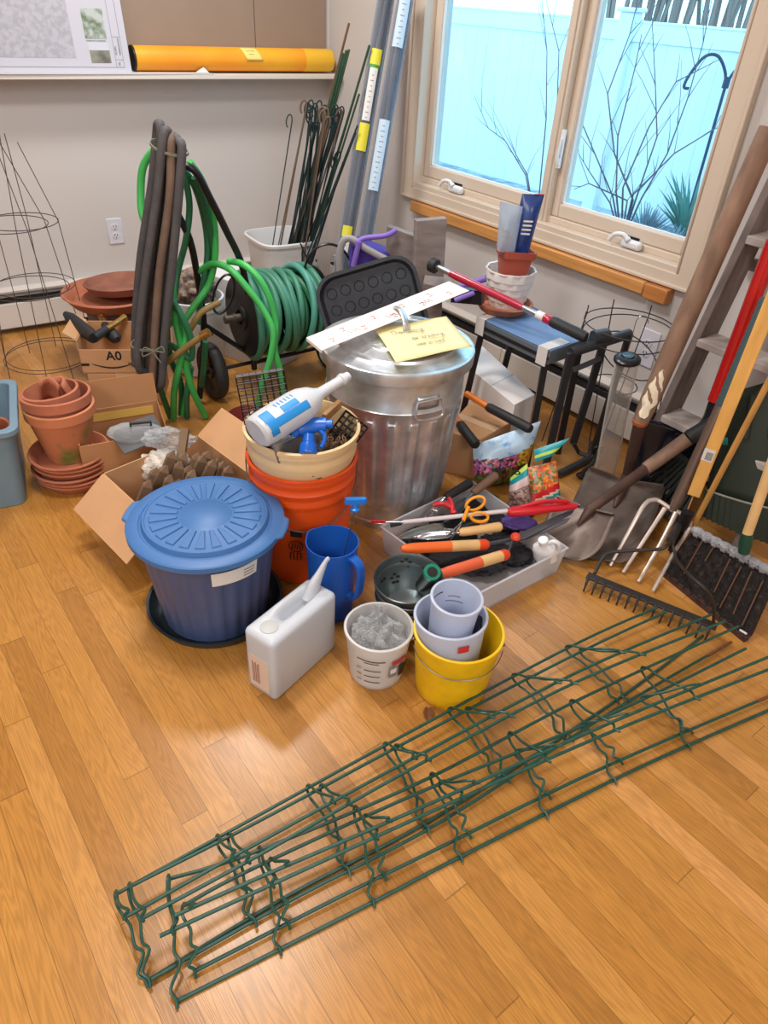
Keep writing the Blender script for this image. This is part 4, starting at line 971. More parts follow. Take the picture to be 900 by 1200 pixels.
g.tube(arc, [0.0012+0.0022*math.sin(math.pi*i/14) for i in range(15)], n=6, flat=0.35); tipa = arc[-1]; g.tube([tipa+fx*-0.014+UP*0.004, tipa+UP*0.004, tipa+fx*-0.002-UP*0.012], 0.0016, n=5)
g.build('curved_arrow', INK, t)
g = G(); s0_ = l4[0]+fx*0.003+UP*0.032+f3*0.0008; g.hexa([s0_, s0_+fx*0.03, s0_+fx*0.03+f3*0.0006, s0_+f3*0.0006], [s0_+UP*0.010, s0_+fx*0.03+UP*0.010, s0_+fx*0.03+UP*0.010+f3*0.0006, s0_+UP*0.010+f3*0.0006]); g.build('tape_mark', INK, t)
BRASS = mat('aged_brass', (176, 132, 70), 0.35, metal=0.85, var=0.25, scale=40)
RUB = mat('black_rubber', (34, 34, 36), 0.6)
def nozzle(p0, p1, p2, label):
    t = thing('hose_nozzle', label, 'nozzle', at(p0)); g = G(); g.tube([p0, p0.lerp(p1, .2), p0.lerp(p1, .8), p1], [0.012, 0.024, 0.027, 0.022], n=18); g.build('grip', RUB, t)
    g = G(); g.tube([p1, p1.lerp(p2, .4)], [0.019, 0.016], n=16); g.build('collar', RUB, t); g = G(); g.tube([p1.lerp(p2, .4), p1.lerp(p2, .92), p1.lerp(p2, .93), p2], [0.0115, 0.0125, 0.015, 0.015], n=16); g.build('brass_end', BRASS, t)
nozzle(P(77, 368, 0.30), P(110, 396, 0.27), P(146, 372, 0.29), 'long black rubber hose nozzle with a brass end pointing right in the A0 box')
nozzle(P(138, 398, 0.24), P(126, 388, 0.25), P(119, 371, 0.27), 'shorter brass-tipped hose nozzle behind the long one in the A0 box')
# clay pots
def pot(g, r0, r1, h, rim=0.022, th=0.007):
    g.lathe([(0, 0), (r0, 0), (r0+(r1-0.006-r0)*0.98, h-rim), (r1, h-rim+0.001), (r1+0.001, h-0.002), (r1-0.002, h), (r1-th, h), (r1-th-0.004, h-rim), (r0-th, 0.008), (0, 0.008)], 56)
cp0 = Vector((-1.055, 2.00, 0))
for k in range(6):
    M = at(cp0+Vector((0.004*math.sin(k*2.1), 0.004*math.cos(k*1.7), 0.0165*k)), k*0.5, R(1.0*math.sin(k)), R(0.8*math.cos(k*2)))
    g = G(M); r_ = 0.128; g.lathe([(0, 0), (r_*0.80, 0), (r_*0.98, 0.030), (r_, 0.034), (r_-0.002, 0.037), (r_-0.008, 0.037), (r_*0.78, 0.006), (0, 0.006)], 60)
    lab = ['lowest clay saucer of the left stack on the floor', 'second clay saucer from the floor in the left stack', 'third clay saucer from the floor in the left stack', 'fourth clay saucer from the floor in the left stack', 'fifth clay saucer from the floor, just under the topmost', 'topmost clay saucer of the left stack, holding the clay pots'][k]
    tag(g.build('clay_saucer', TERRA, None, top=M), lab, 'saucer', 'stacked clay saucers beside the grey-blue bin')
zp = 0.0165*5+0.007; cpp = cp0+Vector((-0.010, 0.010, 0))
labs = ['large clay pot with green moss, outermost at the bottom of the nested pots', 'clay pot nested inside the mossy one', 'small clay pot nested innermost with shards in it']
for k, (r1, r0, h, zz, m) in enumerate(((0.108, 0.068, 0.190, 0, TERRAM), (0.106, 0.066, 0.188, 0.038, TERRA), (0.086, 0.055, 0.150, 0.086, TERRA))):
    M = at(cpp+Vector((-0.004*k, 0.002*k, zp+zz)), k, R(-2*k), R(1.5*k)); g = G(M); pot(g, r0, r1, h, 0.034); tag(g.build('clay_pot', m, None, top=M), labs[k], 'pot', 'nested clay pots')
for k, (dx, dy, a_) in enumerate(((-0.018, 0.0, 0.4), (0.020, 0.012, -0.5))):
    M = at(cpp+Vector((dx, dy, zp+0.232)), a_, R(15), R(10-20*k)); g = G(M)
    g.grid(lambda u, v: Vector(((u-.5)*0.055, 0.02-0.03*(2*u-1)**2, -0.045+v*0.09*(1-0.15*u))), 8, 4); tag(g.build('clay_shard', TERRA, None, solid=0.007, top=M), ['left of the two curved clay shards in the innermost pot', 'right of the two curved clay shards in the innermost pot'][k], 'shard')
# big saucers at the back left
M = at(PD(150, 352, 2.95)*1.0); zz = PD(135, 362, 2.95).z
cbs = PD(132, 345, 2.95); cbs.z = 0
t = thing('plant_stand_pot', 'grey pot carrying the big clay saucers by the left wall', 'pot', at(cbs))
g = G(MW[t]); pot(g, 0.10, 0.125, 0.268, 0.03); g.build('pot_body', mat('grey_clay', (110, 92, 84), 0.8, var=0.2), t)
g = G(at(cbs+UP*0.268)); r_ = 0.205; g.lathe([(0, 0), (r_*0.8, 0), (r_*0.97, 0.04), (r_, 0.045), (r_-0.003, 0.05), (r_-0.012, 0.05), (r_*0.78, 0.010), (0, 0.010)], 64); tag(g.build('clay_saucer', TERRA, None, top=at(cbs+UP*0.268)), 'large clay saucer under the rusty one by the left wall', 'saucer')
M = at(cbs+Vector((0.035, 0.03, 0.315)), 0, R(-3), R(-3)); g = G(M); r_ = 0.155; g.lathe([(0, 0), (r_*0.85, 0), (r_*0.98, 0.028), (r_, 0.032), (r_-0.003, 0.036), (r_-0.010, 0.036), (r_*0.83, 0.008), (0, 0.008)], 64); tag(g.build('clay_saucer', mat('dark_terracotta', (140, 88, 70), 0.75, var=0.3, scale=10), None, top=M), 'darker stained clay saucer lying on the large saucer by the left wall', 'saucer')
# grey-blue bin at the left edge
BIN = mat('grey_blue_bin_plastic', (112, 140, 158), 0.5, var=0.05)
bx1 = Vector((-1.155, 1.835, 0)); er = (P(35, 590, 0)-P(0, 596, 0)); er.z = 0; er = er.normalized(); eb = UP.cross(er)
M = Matrix((er, eb, UP)).transposed().to_4x4(); M.translation = bx1
t = thing('plastic_bin', 'grey-blue plastic bin cut off by the left edge, holding clay pieces', 'bin', M)
g = G(M); wB, dB_, hB_ = 0.42, 0.30, 0.285; ta = 0.022
def ring4(x0, x1, y0, y1, r): return [(x+ (x0+x1)/2, y+(y0+y1)/2) for x, y in rrect(x1-x0, y1-y0, r)]
lv = [(ring4(-wB, 0, 0, dB_, 0.03), 0), (ring4(-wB-ta, ta, -ta, dB_+ta, 0.035), hB_-0.02), (ring4(-wB-ta-0.016, ta+0.016, -ta-0.016, dB_+ta+0.016, 0.04), hB_-0.02), (ring4(-wB-ta-0.016, ta+0.016, -ta-0.016, dB_+ta+0.016, 0.04), hB_), (ring4(-wB-ta+0.008, ta-0.008, -ta+0.008, dB_+ta-0.008, 0.03), hB_), (ring4(-wB+0.006, -0.006, 0.006, dB_-0.006, 0.028), 0.006)]
vs = []; 
for poly, z in lv: vs += [(x, y, z) for x, y in poly]
n = len(lv[0][0]); g.add(vs, [(k*n+i, k*n+(i+1) % n, (k+1)*n+(i+1) % n, (k+1)*n+i) for k in range(5) for i in range(n)]+[tuple(range(n))[::-1], tuple(range(5*n, 6*n))]); g.build('bin_body', BIN, t, bevel=0.003)
for k, (x, y, z, r_) in enumerate(((-0.06, 0.16, 0.13, 0.09), (-0.12, 0.13, 0.155, 0.095))):
    Mk = M @ at((x, y, z), 0, R(12-10*k), R(-20)); g = G(Mk); g.lathe([(0, 0), (r_*0.7, 0), (r_, 0.05), (r_-0.004, 0.056), (r_-0.01, 0.055), (r_*0.66, 0.008), (0, 0.008)], 40); tag(g.build('clay_bowl', TERRA, None, top=Mk), ['lower clay bowl inside the grey-blue bin', 'upper clay bowl inside the grey-blue bin'][k], 'bowl')
# wire plant cages at the left
RW = mat('rusty_cage_wire', (70, 58, 54), 0.7, var=0.2)
def plantcage(label, rings, legs, r=0.0018, name='plant_cage', mat_=RW):
    """rings: (centre, radius); legs: polylines"""
    t = thing(name, label, 'plant cage', at(Vector((rings[-1][0].x, rings[-1][0].y, 0))))
    for c_, rr_, *ax in rings:
        g = G(); a_, b_ = ax if ax else (Vector((1, 0, 0)), Vector((0, 1, 0))); g.tube(circ(c_, rr_, 40, ax=a_, ay=b_), r, n=6, closed=True); g.build('ring', mat_, t)
    for l in legs:
        g = G(); g.tube(l, r, n=6); g.build('leg', mat_, t)
    return t
def lcage(cx_, cy_, label, ph, tilt):
    top, mid, low = (0.42, 0.135), (0.20, 0.165), (0.10, 0.18)
    c_ = lambda z: Vector((cx_+tilt[0]*z, cy_+tilt[1]*z, z)); rings = [(c_(0.60), 0.135), (c_(0.35), 0.155), (c_(0.05), 0.175)]
    legs = []
    for k in range(4):
        a_ = ph+k*math.pi/2; d = Vector((math.cos(a_), math.sin(a_), 0)); legs.append([c_(0.0)+d*0.183+UP*0.004, c_(0.35)+d*0.155, c_(0.60)+d*0.135, c_(0.88+0.02*k)+d*0.045])
    return plantcage(label, rings, legs)
lcage(-1.50, 2.86, 'thin wire plant cage by the left wall, taller of the nested pair', 0.3, (0.02, 0.0))
lcage(-1.49, 2.83, 'thin wire plant cage nested in the taller one by the left wall', 0.9, (-0.03, -0.03))

# ------------------------------------------------------------------ hose reel cart
HG1 = mat('teal_hose', (62, 128, 104), 0.45, var=0.15, scale=9); HG2 = mat('bright_green_hose', (66, 178, 88), 0.4, var=0.08); HG3 = mat('dark_green_hose', (40, 108, 72), 0.45, var=0.15)
HGT = mat('pale_teal_hose', (78, 150, 136), 0.45, var=0.15, scale=9); GREYH = mat('grey_soaker_hose', (80, 78, 80), 0.8, var=0.15, scale=20, bump=0.15, bscale=150); BRH = mat('brown_soaker_hose', (112, 92, 78), 0.8, var=0.2, scale=20, bump=0.15, bscale=150)
FR = mat('black_cart_tube', (22, 24, 30), 0.3)
ax = Vector((0.80, 0.60, 0)).normalized(); ay2 = UP.cross(ax)
rc0 = Vector((-0.475, 2.80, 0.335))
t = thing('hose_reel_cart', 'black two-wheeled hose reel cart with tall handle in front of the left wall', 'hose reel', at((rc0.x, rc0.y, 0)))
MR = Matrix((UP, ay2, ax)).transposed().to_4x4()
for s in (-1, 1):
    MR2 = MR.copy(); MR2.translation = rc0+ax*0.165*s; g = G(MR2); g.lathe([(0, -0.004), (0.15, -0.004), (0.156, 0), (0.15, 0.004), (0, 0.004)], 48); g.lathe([(0.03, -0.012), (0.05, -0.012), (0.05, 0.012), (0.03, 0.012)], 24); g.build('reel_flange', BLACK, t)
MR2 = MR.copy(); MR2.translation = rc0; g = G(MR2); g.lathe([(0, -0.165), (0.075, -0.165), (0.075, 0.165), (0, 0.165)], 32); g.build('reel_drum', BLACK, t)
for wc, s in ((Vector((-0.735, 2.66, 0.115)), -1), (Vector((-0.735, 2.66, 0.115))+ax*0.56, 1)):
    MR2 = MR.copy(); MR2.translation = wc; g = G(MR2); g.lathe([(0.078, -0.022), (0.105, -0.024), (0.115, -0.012), (0.115, 0.012), (0.105, 0.024), (0.078, 0.022), (0.078, -0.022)], 44); wh = g.build('wheel', RUB, t)
    g = G(MR2); g.lathe([(0, -0.018), (0.025, -0.018), (0.03, -0.006), (0.066, -0.008), (0.078, -0.02), (0.078, 0.02), (0.066, 0.008), (0.03, 0.006), (0.025, 0.018), (0, 0.018)], 36); g.build('hub', mat('wheel_hub', (44, 46, 50), 0.4), wh)
w0 = Vector((-0.735, 2.66, 0.115)); g = G(); g.tube([w0-ax*0.03, w0+ax*0.59], 0.008, n=8); g.build('axle', FR, t)
hp = [(298, 432, 2.74), (294, 383, 2.70), (285, 316, 2.64), (265, 270, 2.58), (247, 234, 2.52), (232, 205, 2.48), (222, 196, 2.47), (209, 193, 2.47), (200, 200, 2.48), (199, 222, 2.50), (206, 246, 2.54), (222, 280, 2.57), (231, 322, 2.60), (239, 383, 2.62), (236, 430, 2.60), (234, 466, 2.60)]
g = G(); g.tube(spline([PD(*q_) for q_ in hp], 5), 0.0125, n=12); g.build('handle_frame', FR, t)
g = G(); g.tube([PD(237, 379, 2.62), PD(291, 414, 2.72)], 0.010, n=10); g.tube([PD(239, 400, 2.61), w0+UP*0.0], 0.009, n=8); g.tube([PD(297, 425, 2.74), w0+ax*0.5], 0.009, n=8); g.build('cross_brace', FR, t)
g = G(); ce_ = rc0-ax*0.17; g.tube([ce_+ax*0.0, ce_-ax*0.07], 0.016, n=14); g.lathe([(0, 0), (0.022, 0), (0.022, 0.004), (0, 0.004)], 20, T=frame(ce_-ax*0.03, ce_-ax*0.04)); g.build('swivel', mat('dull_metal', (110, 104, 96), 0.4, metal=0.7), t)
g = G(); c_ = PD(262, 345, 2.62); g.tube(circ(c_, 0.075, 28, ax=Vector((0.55, 0.2, 0.5)).normalized()*0.75, ay=UP*0.85), 0.0045, n=7, closed=True); g.build('guide_loop', FR, t)
c_ = PD(385, 322, 2.86); g = G(); g.tube([c_+Vector((0.095*math.cos(a_), 0.02*math.cos(a_), 0.12*math.sin(a_))) for a_ in [R(200-i*220/24) for i in range(25)]], 0.005, n=8); g.tube([PD(352, 285, 2.9), PD(368, 322, 2.88)], 0.0035, n=6); g.build('guide_loop', FR, t)
# coiled hose on the reel
t = thing('coiled_hose', 'thick coils of teal garden hose wound on the reel', 'hose', at(rc0))
for k in range(12):
    g = G(); f = (k/11-.5); rr_ = 0.150+0.012*math.cos(k*2.3); c_ = rc0+ax*(0.285*f); tl = 0.10*math.sin(k*1.9)
    pts = [c_+(UP*math.cos(a_)+ay2*math.sin(a_))*rr_*(1+0.015*math.sin(2*a_+k))+ax*(0.02*math.sin(a_+k)) for a_ in [2*math.pi*i/40 for i in range(40)]]
    g.tube(pts, 0.0135, n=10, closed=True); g.build('coil', HGT if k in (1, 4, 8) else HG1, t)
for k in range(6):
    g = G(); c_ = rc0+ax*(-0.12+0.05*k); g.tube([c_+(UP*math.cos(a_)+ay2*math.sin(a_))*0.127+ax*0.02*math.sin(a_*1+k) for a_ in [2*math.pi*i/36 for i in range(36)]], 0.0135, n=8, closed=True); g.build('coil', HG3, t)
# hoses hung on the handle
def hose(name, label, strands, r, m, cat='hose'):
    t = thing(name, label, cat, at(PD(*strands[0][0])));
    for s in strands:
        pts = [PD(*q_) for q_ in s]
        for q_ in pts: q_.z = max(q_.z, r)
        g = G(); g.tube(spline(pts, 6), r, n=10); g.build('loop', m, t)
    return t
hose('garden_hose', 'bright green garden hose hanging in loops beside the grey hose bundle', [
    [(200, 178, 2.46), (182, 176, 2.47), (168, 195, 2.48), (165, 225, 2.48), (168, 255, 2.46), (185, 280, 2.44), (196, 300, 2.42), (202, 340, 2.40), (206, 375, 2.39), (212, 405, 2.39), (225, 455, 2.41), (241, 489, 2.46)],
    [(222, 190, 2.50), (238, 215, 2.55), (250, 255, 2.6), (252, 300, 2.6), (244, 335, 2.58), (225, 362, 2.52), (212, 385, 2.46), (216, 410, 2.44), (222, 440, 2.45), (214, 486, 2.46)],
    [(234, 318, 2.60), (250, 309, 2.58), (270, 316, 2.55), (290, 338, 2.53), (308, 362, 2.52), (320, 389, 2.50), (317, 420, 2.48), (308, 448, 2.47), (302, 478, 2.50)],
    [(268, 306, 2.62), (285, 310, 2.58), (303, 326, 2.55), (316, 350, 2.54), (323, 378, 2.53), (322, 410, 2.50), (330, 440, 2.5), (332, 470, 2.52)],
    [(198, 380, 2.42), (210, 372, 2.40), (218, 392, 2.39), (210, 430, 2.38), (204, 460, 2.40), (204, 494, 2.43)]], 0.0125, HG2)
hose('garden_hose', 'darker green garden hose looped over the cart handle behind the bright one', [
    [(212, 196, 2.52), (228, 218, 2.56), (240, 260, 2.6), (243, 300, 2.6), (236, 345, 2.58), (232, 380, 2.55)],
    [(216, 204, 2.53), (222, 240, 2.56), (218, 280, 2.56), (208, 320, 2.54), (204, 350, 2.50), (196, 380, 2.48), (200, 420, 2.46), (212, 450, 2.46), (212, 486, 2.46)],
    [(228, 208, 2.52), (240, 240, 2.56), (247, 280, 2.6), (247, 310, 2.62), (238, 350, 2.6)],
    [(190, 335, 2.38), (202, 352, 2.37), (214, 372, 2.36), (224, 398, 2.37), (224, 420, 2.38), (212, 412, 2.39), (196, 402, 2.42)],
    [(188, 412, 2.38), (183, 436, 2.38), (190, 462, 2.40), (200, 491, 2.44)], [(224, 430, 2.42), (219, 460, 2.42), (220, 494, 2.45)],
    [(241, 400, 2.5), (239, 430, 2.52), (236, 452, 2.55)], [(166, 452, 2.37), (178, 440, 2.36), (194, 424, 2.36)]], 0.0115, HG3)
hose('brown_hose', 'brown hose ends with brass couplings poking out between the green loops', [
    [(184, 432, 2.37), (204, 418, 2.36), (222, 404, 2.36), (240, 392, 2.36)], [(214, 400, 2.45), (224, 384, 2.46), (236, 366, 2.48), (257, 354, 2.52)]], 0.0115, mat('tan_hose', (142, 116, 66), 0.5, var=0.2))
g = G(); g.tube([PD(236, 394, 2.355), PD(245, 389, 2.355)], 0.015, n=14); o = g.build('brass_coupling', BRASS); tag(o, 'small brass hose coupling at the end of the brown hose', 'coupling')
t = thing('soaker_hose_bundle', 'long bundle of grey and brown soaker hoses tied with twine on the cart', 'hose', at(PD(180, 440, 2.33)))
st = [([(184, 152), (178, 215), (165, 300), (159, 370), (158, 420)], 0, 2.40), ([(188, 152), (188, 215), (178, 300), (168, 370), (165, 430)], 0, 2.34), ([(196, 162), (191, 230), (182, 320), (175, 390), (173, 438)], 1, 2.36), ([(200, 166), (199, 230), (187, 320), (181, 400), (178, 448)], 1, 2.31),
      ([(206, 168), (204, 235), (196, 320), (188, 400), (184, 452)], 0, 2.34), ([(213, 176), (208, 245), (200, 330), (193, 395), (190, 445)], 0, 2.31), ([(192, 158), (184, 230), (171, 320), (163, 390), (162, 428)], 0, 2.30), ([(209, 172), (202, 250), (192, 340), (186, 410), (184, 440)], 1, 2.37)]
for k in range(0, 8, 2):
    A_, B_ = st[k], st[k+1]; pa = [PD(u, v, A_[2]) for u, v in A_[0]]; pb = [PD(u, v, B_[2]) for u, v in B_[0]]
    tp = (pa[0]+pb[0])/2+UP*0.012; bt_ = (pa[-1]+pb[-1])/2-UP*0.014
    g = G(); g.tube(spline(pa+[bt_]+pb[::-1]+[tp], 5, True), 0.0138, n=10, closed=True); g.build('loop', [GREYH, BRH][A_[1]], t)
TW = mat('twine', (120, 122, 104), 0.9)
def wrap(cl, cr, z0_, rr_):
    g = G(); c_ = (cl+cr)/2; hx_ = (cr-cl)/2; hy_ = UP.cross(hx_.normalized())*0.062
    for k in range(2): g.tube([c_+hx_*math.cos(a_)*1.12+hy_*math.sin(a_)+UP*(0.004*k) for a_ in [2*math.pi*i/24 for i in range(24)]], 0.0022, n=6, closed=True)
    return g
g = wrap(PD(181, 166, 2.36), PD(216, 182, 2.34), 0, 0); g.build('twine_tie', TW, t)
g = wrap(PD(157, 402, 2.35), PD(193, 404, 2.35), 0, 0); bw = PD(180, 412, 2.27)
g.tube(spline([bw, bw+Vector((-0.03, 0, 0.012)), bw+Vector((-0.04, 0, -0.02)), bw, bw+Vector((0.03, 0, 0.02)), bw+Vector((0.035, 0, 0.0)), bw, bw+Vector((0.02, 0, -0.04))]), 0.0022, n=6); g.build('twine_tie', TW, t)

# white tubs behind the reel
WP = mat('white_bucket_plastic', (222, 222, 222), 0.4)
cw = PD(226, 335, 2.92); cw.z = 0
t = thing('white_pail', 'white pail with a red mark behind the green hoses', 'pail', at(cw)); g = G(MW[t]); pail(g, 0.10, 0.122, 0.33, [(0.31, 0.008, 0.004), (0.285, 0.008, 0.004)]); g.build('body', WP, t); curved('red_mark', MW[t], 0.1175, R(-60), R(-42), 0.19, 0.225, REDINK, t, 0.003)
g = G(); crumple(g, cw+UP*0.36, 0.085, 41, (1, 1, 0.9), 0.4); o = g.build('bag_of_bulbs', mat('netted_bulbs', (150, 128, 112), 0.8, rgb2=(84, 70, 66), scale=30), sharp=15); tag(o, 'brownish netted bag sticking out of the white pail', 'bag')
c_ = PD(290, 325, 3.08); zt = c_.z; M = at((c_.x, c_.y+0.02, 0), R(-32)); t = thing('white_box', 'white box on the floor behind the hose reel', 'box', M); g = G(M); g.bx(-0.19, 0.19, -0.10, 0.10, 0, zt); g.build('carton', WP, t, bevel=0.004)
# tall white bin with loop-topped stakes
csb = Vector((-0.585, 3.58, 0)); hs = 0.415
t = thing('white_waste_bin', 'tall rounded white bin by the corner, holding many plant stakes', 'bin', at(csb, R(35)))
g = G(MW[t]); sq = lambda a, z: (abs(math.cos(a))**4+abs(math.sin(a))**4)**-0.25*0.93
g.lathe([(0, 0), (0.125, 0), (0.13, 0.006), (0.158, hs-0.02), (0.170, hs-0.016), (0.172, hs-0.004), (0.168, hs), (0.160, hs), (0.155, hs-0.02), (0.127, 0.01), (0, 0.01)], 80, ripple=sq); g.build('body', WP, t)
SG = mat('dark_green_stake', (30, 52, 56), 0.5, var=0.3); SBR = mat('bronze_stake', (110, 92, 76), 0.6, var=0.2); SG2 = mat('green_stake', (50, 82, 62), 0.5, var=0.2)
rnd = random.Random(3)
def stake(uv, bottom, r, m, loop, label=None, group=None, dist=None, col=None):
    tp = PD(uv[0], uv[1], dist or 3.45); bt_ = bottom
    g = G(); d = (tp-bt_).normalized(); sd = d.cross(Vector((0, 1, 0))).normalized()
    if loop:
        c_ = tp-d*0.02; pts = [bt_, c_-d*0.02]+[c_+d*0.026*math.sin(a_)+sd*(0.012-0.012*math.cos(a_)) for a_ in [R(i*24) for i in range(0, 12)]]; g.tube(pts, r, n=6)
    else: g.tube([bt_, tp], r, n=7)
    T = at(bt_); o = g.build('plant_stake', m, None, top=T); tag(o, label or 'thin loop-topped plant stake in the thick of the bunch in the tall white bin', 'stake', group if group or label else 'loop-topped stakes in the tall white bin'); return o
tops = [(360, 120), (364, 123), (368, 120), (370, 128), (373, 124), (378, 121), (381, 128), (385, 133), (366, 131), (394, 128), (397, 126), (400, 129), (402, 131), (398, 133), (404, 128), (400, 181), (396, 186), (384, 126), (388, 140), (392, 132)]
tops += [(367+(k*13) % 37, 126+(k*7) % 22) for k in range(14)]
for k, (u, v) in enumerate(tops):
    fr = (k*0.618) % 1; bt_ = csb+Vector((-0.08+0.17*fr+0.0*u, -0.07+0.14*((k*0.377) % 1), 0.014)); stake((u, v), bt_, 0.0032 if k % 3 else 0.0042, SBR if k % 6 == 0 else SG, True, dist=3.42+0.12*((k*0.5) % 1))
stake((343, 137), csb+Vector((-0.11, -0.05, 0.014)), 0.0026, SG, True, 'thin loop-topped stake standing alone at the left of the tall white bin')
stake((360, 121), csb+Vector((-0.10, -0.03, 0.014)), 0.0026, SBR, True, 'bronze loop-topped stake just right of the lone leftmost one')
stake((409, 27), csb+Vector((-0.05, 0.0, 0.014)), 0.005, mat('brown_cane', (112, 78, 54), 0.7, var=0.2), False, 'tallest brown cane in the tall white bin', dist=3.45)
for k, (u, v) in enumerate(((402, 62), (406, 59), (409, 58))): stake((u, v), csb+Vector((-0.04+0.01*k, 0.01*k, 0.014)), 0.0055, SG2, False, ['left of the three green stakes beside the tallest cane', 'middle of the three green stakes beside the tallest cane', 'right of the three green stakes beside the tallest cane'][k])
stake((433, 53), csb+Vector((0.03, 0.02, 0.014)), 0.0055, SG2, False, 'green stake leaning furthest up against the clear tubes', dist=3.5)
stake((422, 91), csb+Vector((0.02, 0.0, 0.014)), 0.005, SG2, False, 'green stake leaning right just below the clear tube label', dist=3.45)
stake((421, 110), csb+Vector((0.03, -0.01, 0.014)), 0.0045, SG2, False, 'shorter green stake beside the one leaning right', dist=3.45)
for k, (u, v) in enumerate(((419, 147), (417, 155), (397, 205), (402, 190))): stake((u, v), csb+Vector((0.0+0.02*k, -0.03, 0.014)), 0.004, SG, False, ['dark stake whose blunt tip touches the yellow label', 'dark stake just below the one touching the yellow label', 'lowest dark stake leaning right out of the white bin', 'dark stake with its tip between the loops and the lowest one'][k], dist=3.4)
# ------------------------------------------------------------------ shelf contents on the left wall
POST = mat('poster_paper', (190, 190, 202), 0.6); LINE = mat('poster_line', (120, 120, 128), 0.7); BOARD = mat('tan_board', (150, 131, 115), 0.8, var=0.03)
t = thing('display_board', 'large tan display board standing on the shelf against the left wall', 'board', at(A(1.2, 0.03, ZS)))
for s0, s1 in ((-1.2, 1.63), (1.634, 2.0)):
    g = G(); g.hexa([A(s0, 0.012, ZS), A(s1, 0.012, ZS), A(s1, 0.022, ZS), A(s0, 0.022, ZS)], [A(s0, 0.004, ZS+0.9), A(s1, 0.004, ZS+0.9), A(s1, 0.012, ZS+0.9), A(s0, 0.012, ZS+0.9)]); g.build('panel', BOARD, t)
# poster board leaning on the shelf
pu = (A(0, 0, 0)-A(0, 0.085, 0)); leanU = (UP*1.0+nA*0.16).normalized()
sR = (onplane(153, 80, nA, DA-0.115)).dot(dA)
def PB(s, h, o=0.0): return A(s, 0.125, ZS+0.004)+leanU*h + (leanU.cross(dA))*o
fw_ = leanU.cross(dA); sg = -1 if fw_.dot(nA) > 0 else 1
def PBo(s, h, o): return A(s, 0.125, ZS+0.004)+leanU*h+fw_*(o*sg)
def pq(g, s0, s1, h0, h1, o, th=0.0006):
    g.hexa([PBo(s0, h0, o), PBo(s1, h0, o), PBo(s1, h0, o+th), PBo(s0, h0, o+th)], [PBo(s0, h1, o), PBo(s1, h1, o), PBo(s1, h1, o+th), PBo(s0, h1, o+th)])
t = thing('poster_board', 'large plan poster on foam board leaning on the shelf at the top left', 'poster', at(PBo(sR-0.4, 0, 0)))
g = G(); pq(g, sR-1.3, sR, 0, 0.75, 0, 0.005); g.build('foam_board', POST, t)
g = G(); pq(g, sR-1.3, sR-0.028, 0.018, 0.0195, 0.0052); pq(g, sR-0.028, sR-0.0265, 0.018, 0.7, 0.0052); pq(g, sR-0.060, sR-0.0588, 0.018, 0.7, 0.0052); pq(g, sR-0.060, sR-0.028, 0.045, 0.0462, 0.0052); pq(g, sR-0.060, sR-0.028, 0.125, 0.1262, 0.0052); g.build('title_frame', LINE, t)
PH1 = mat('photo_print_dark', (92, 92, 88), 0.6, rgb2=(134, 134, 120), scale=18); PH2 = mat('photo_print_green', (96, 116, 86), 0.6, rgb2=(178, 186, 184), scale=25)
SKYP = mat('photo_sky', (196, 200, 212), 0.6)
g = G(); pq(g, sR-0.158, sR-0.078, 0.034, 0.078, 0.0054); g.build('photo_print', PH1, t); g = G(); pq(g, sR-0.160, sR-0.080, 0.078, 0.104, 0.0054); g.build('photo_print', SKYP, t)
g = G(); pq(g, sR-0.165, sR-0.080, 0.118, 0.22, 0.0054); g.build('photo_print', PH2, t)
g = G(); pq(g, sR-1.2, sR-0.215, 0.050, 0.7, 0.0052); g.build('map_print', mat('map_print_grey', (160, 160, 170), 0.6, rgb2=(176, 177, 186), scale=50), t)
def PT(s, h, rot=False):
    x = dA; y = leanU; z = fw_*sg; M = Matrix((x, y, z)).transposed().to_4x4(); M.translation = PBo(s, h, 0.0058); return M @ (Matrix.Rotation(R(90), 4, 'Z') if rot else I4)
text('poster_text', "LOVERS' LEFT IN BEDFORD", 0.0065, PT(sR-0.125, 0.1105), LINE, t)
text('poster_text', 'PLAN', 0.012, PT(sR-0.052, 0.078, True), LINE, t); text('poster_text', 'OBSERVATION', 0.009, PT(sR-0.036, 0.092, True), LINE, t); text('poster_text', 'M', 0.014, PT(sR-0.045, 0.031, True), LINE, t)
# cardboard sheet lying at the front of the shelf
g = G(); g.prism([(0, 0)], 0, 0) if False else None
s1 = onplane(252, 84, nA, DA-0.14).dot(dA); q_ = [A(sR-1.3, 0.02, ZS), A(s1-0.06, 0.02, ZS), A(s1-0.01, 0.150, ZS), A(sR-1.3, 0.163, ZS)]
g.hexa([x+UP*0.0003 for x in q_], [x+UP*0.0045 for x in q_]); tag(g.build('foam_sheet', mat('foam_sheet_white', (206, 204, 206), 0.7)), 'thin white foam sheet lying on the shelf under the poster', 'sheet')
g = G(); pk = onplane(238, 76, nA, DA-0.13); s2 = pk.dot(dA); g.add([A(s2-0.035, 0.13, ZS+0.0055), A(s2+0.025, 0.13, ZS+0.0055), A(s2+0.005, 0.12, ZS+0.026), A(s2-0.035, 0.118, ZS+0.0055), A(s2+0.025, 0.118, ZS+0.0055)], [(0, 1, 2), (3, 4, 2), (0, 3, 2), (1, 4, 2), (0, 1, 4, 3)]); tag(g.build('folded_paper', PAPER), 'small folded corner of white paper on the shelf in front of the orange tube', 'paper')
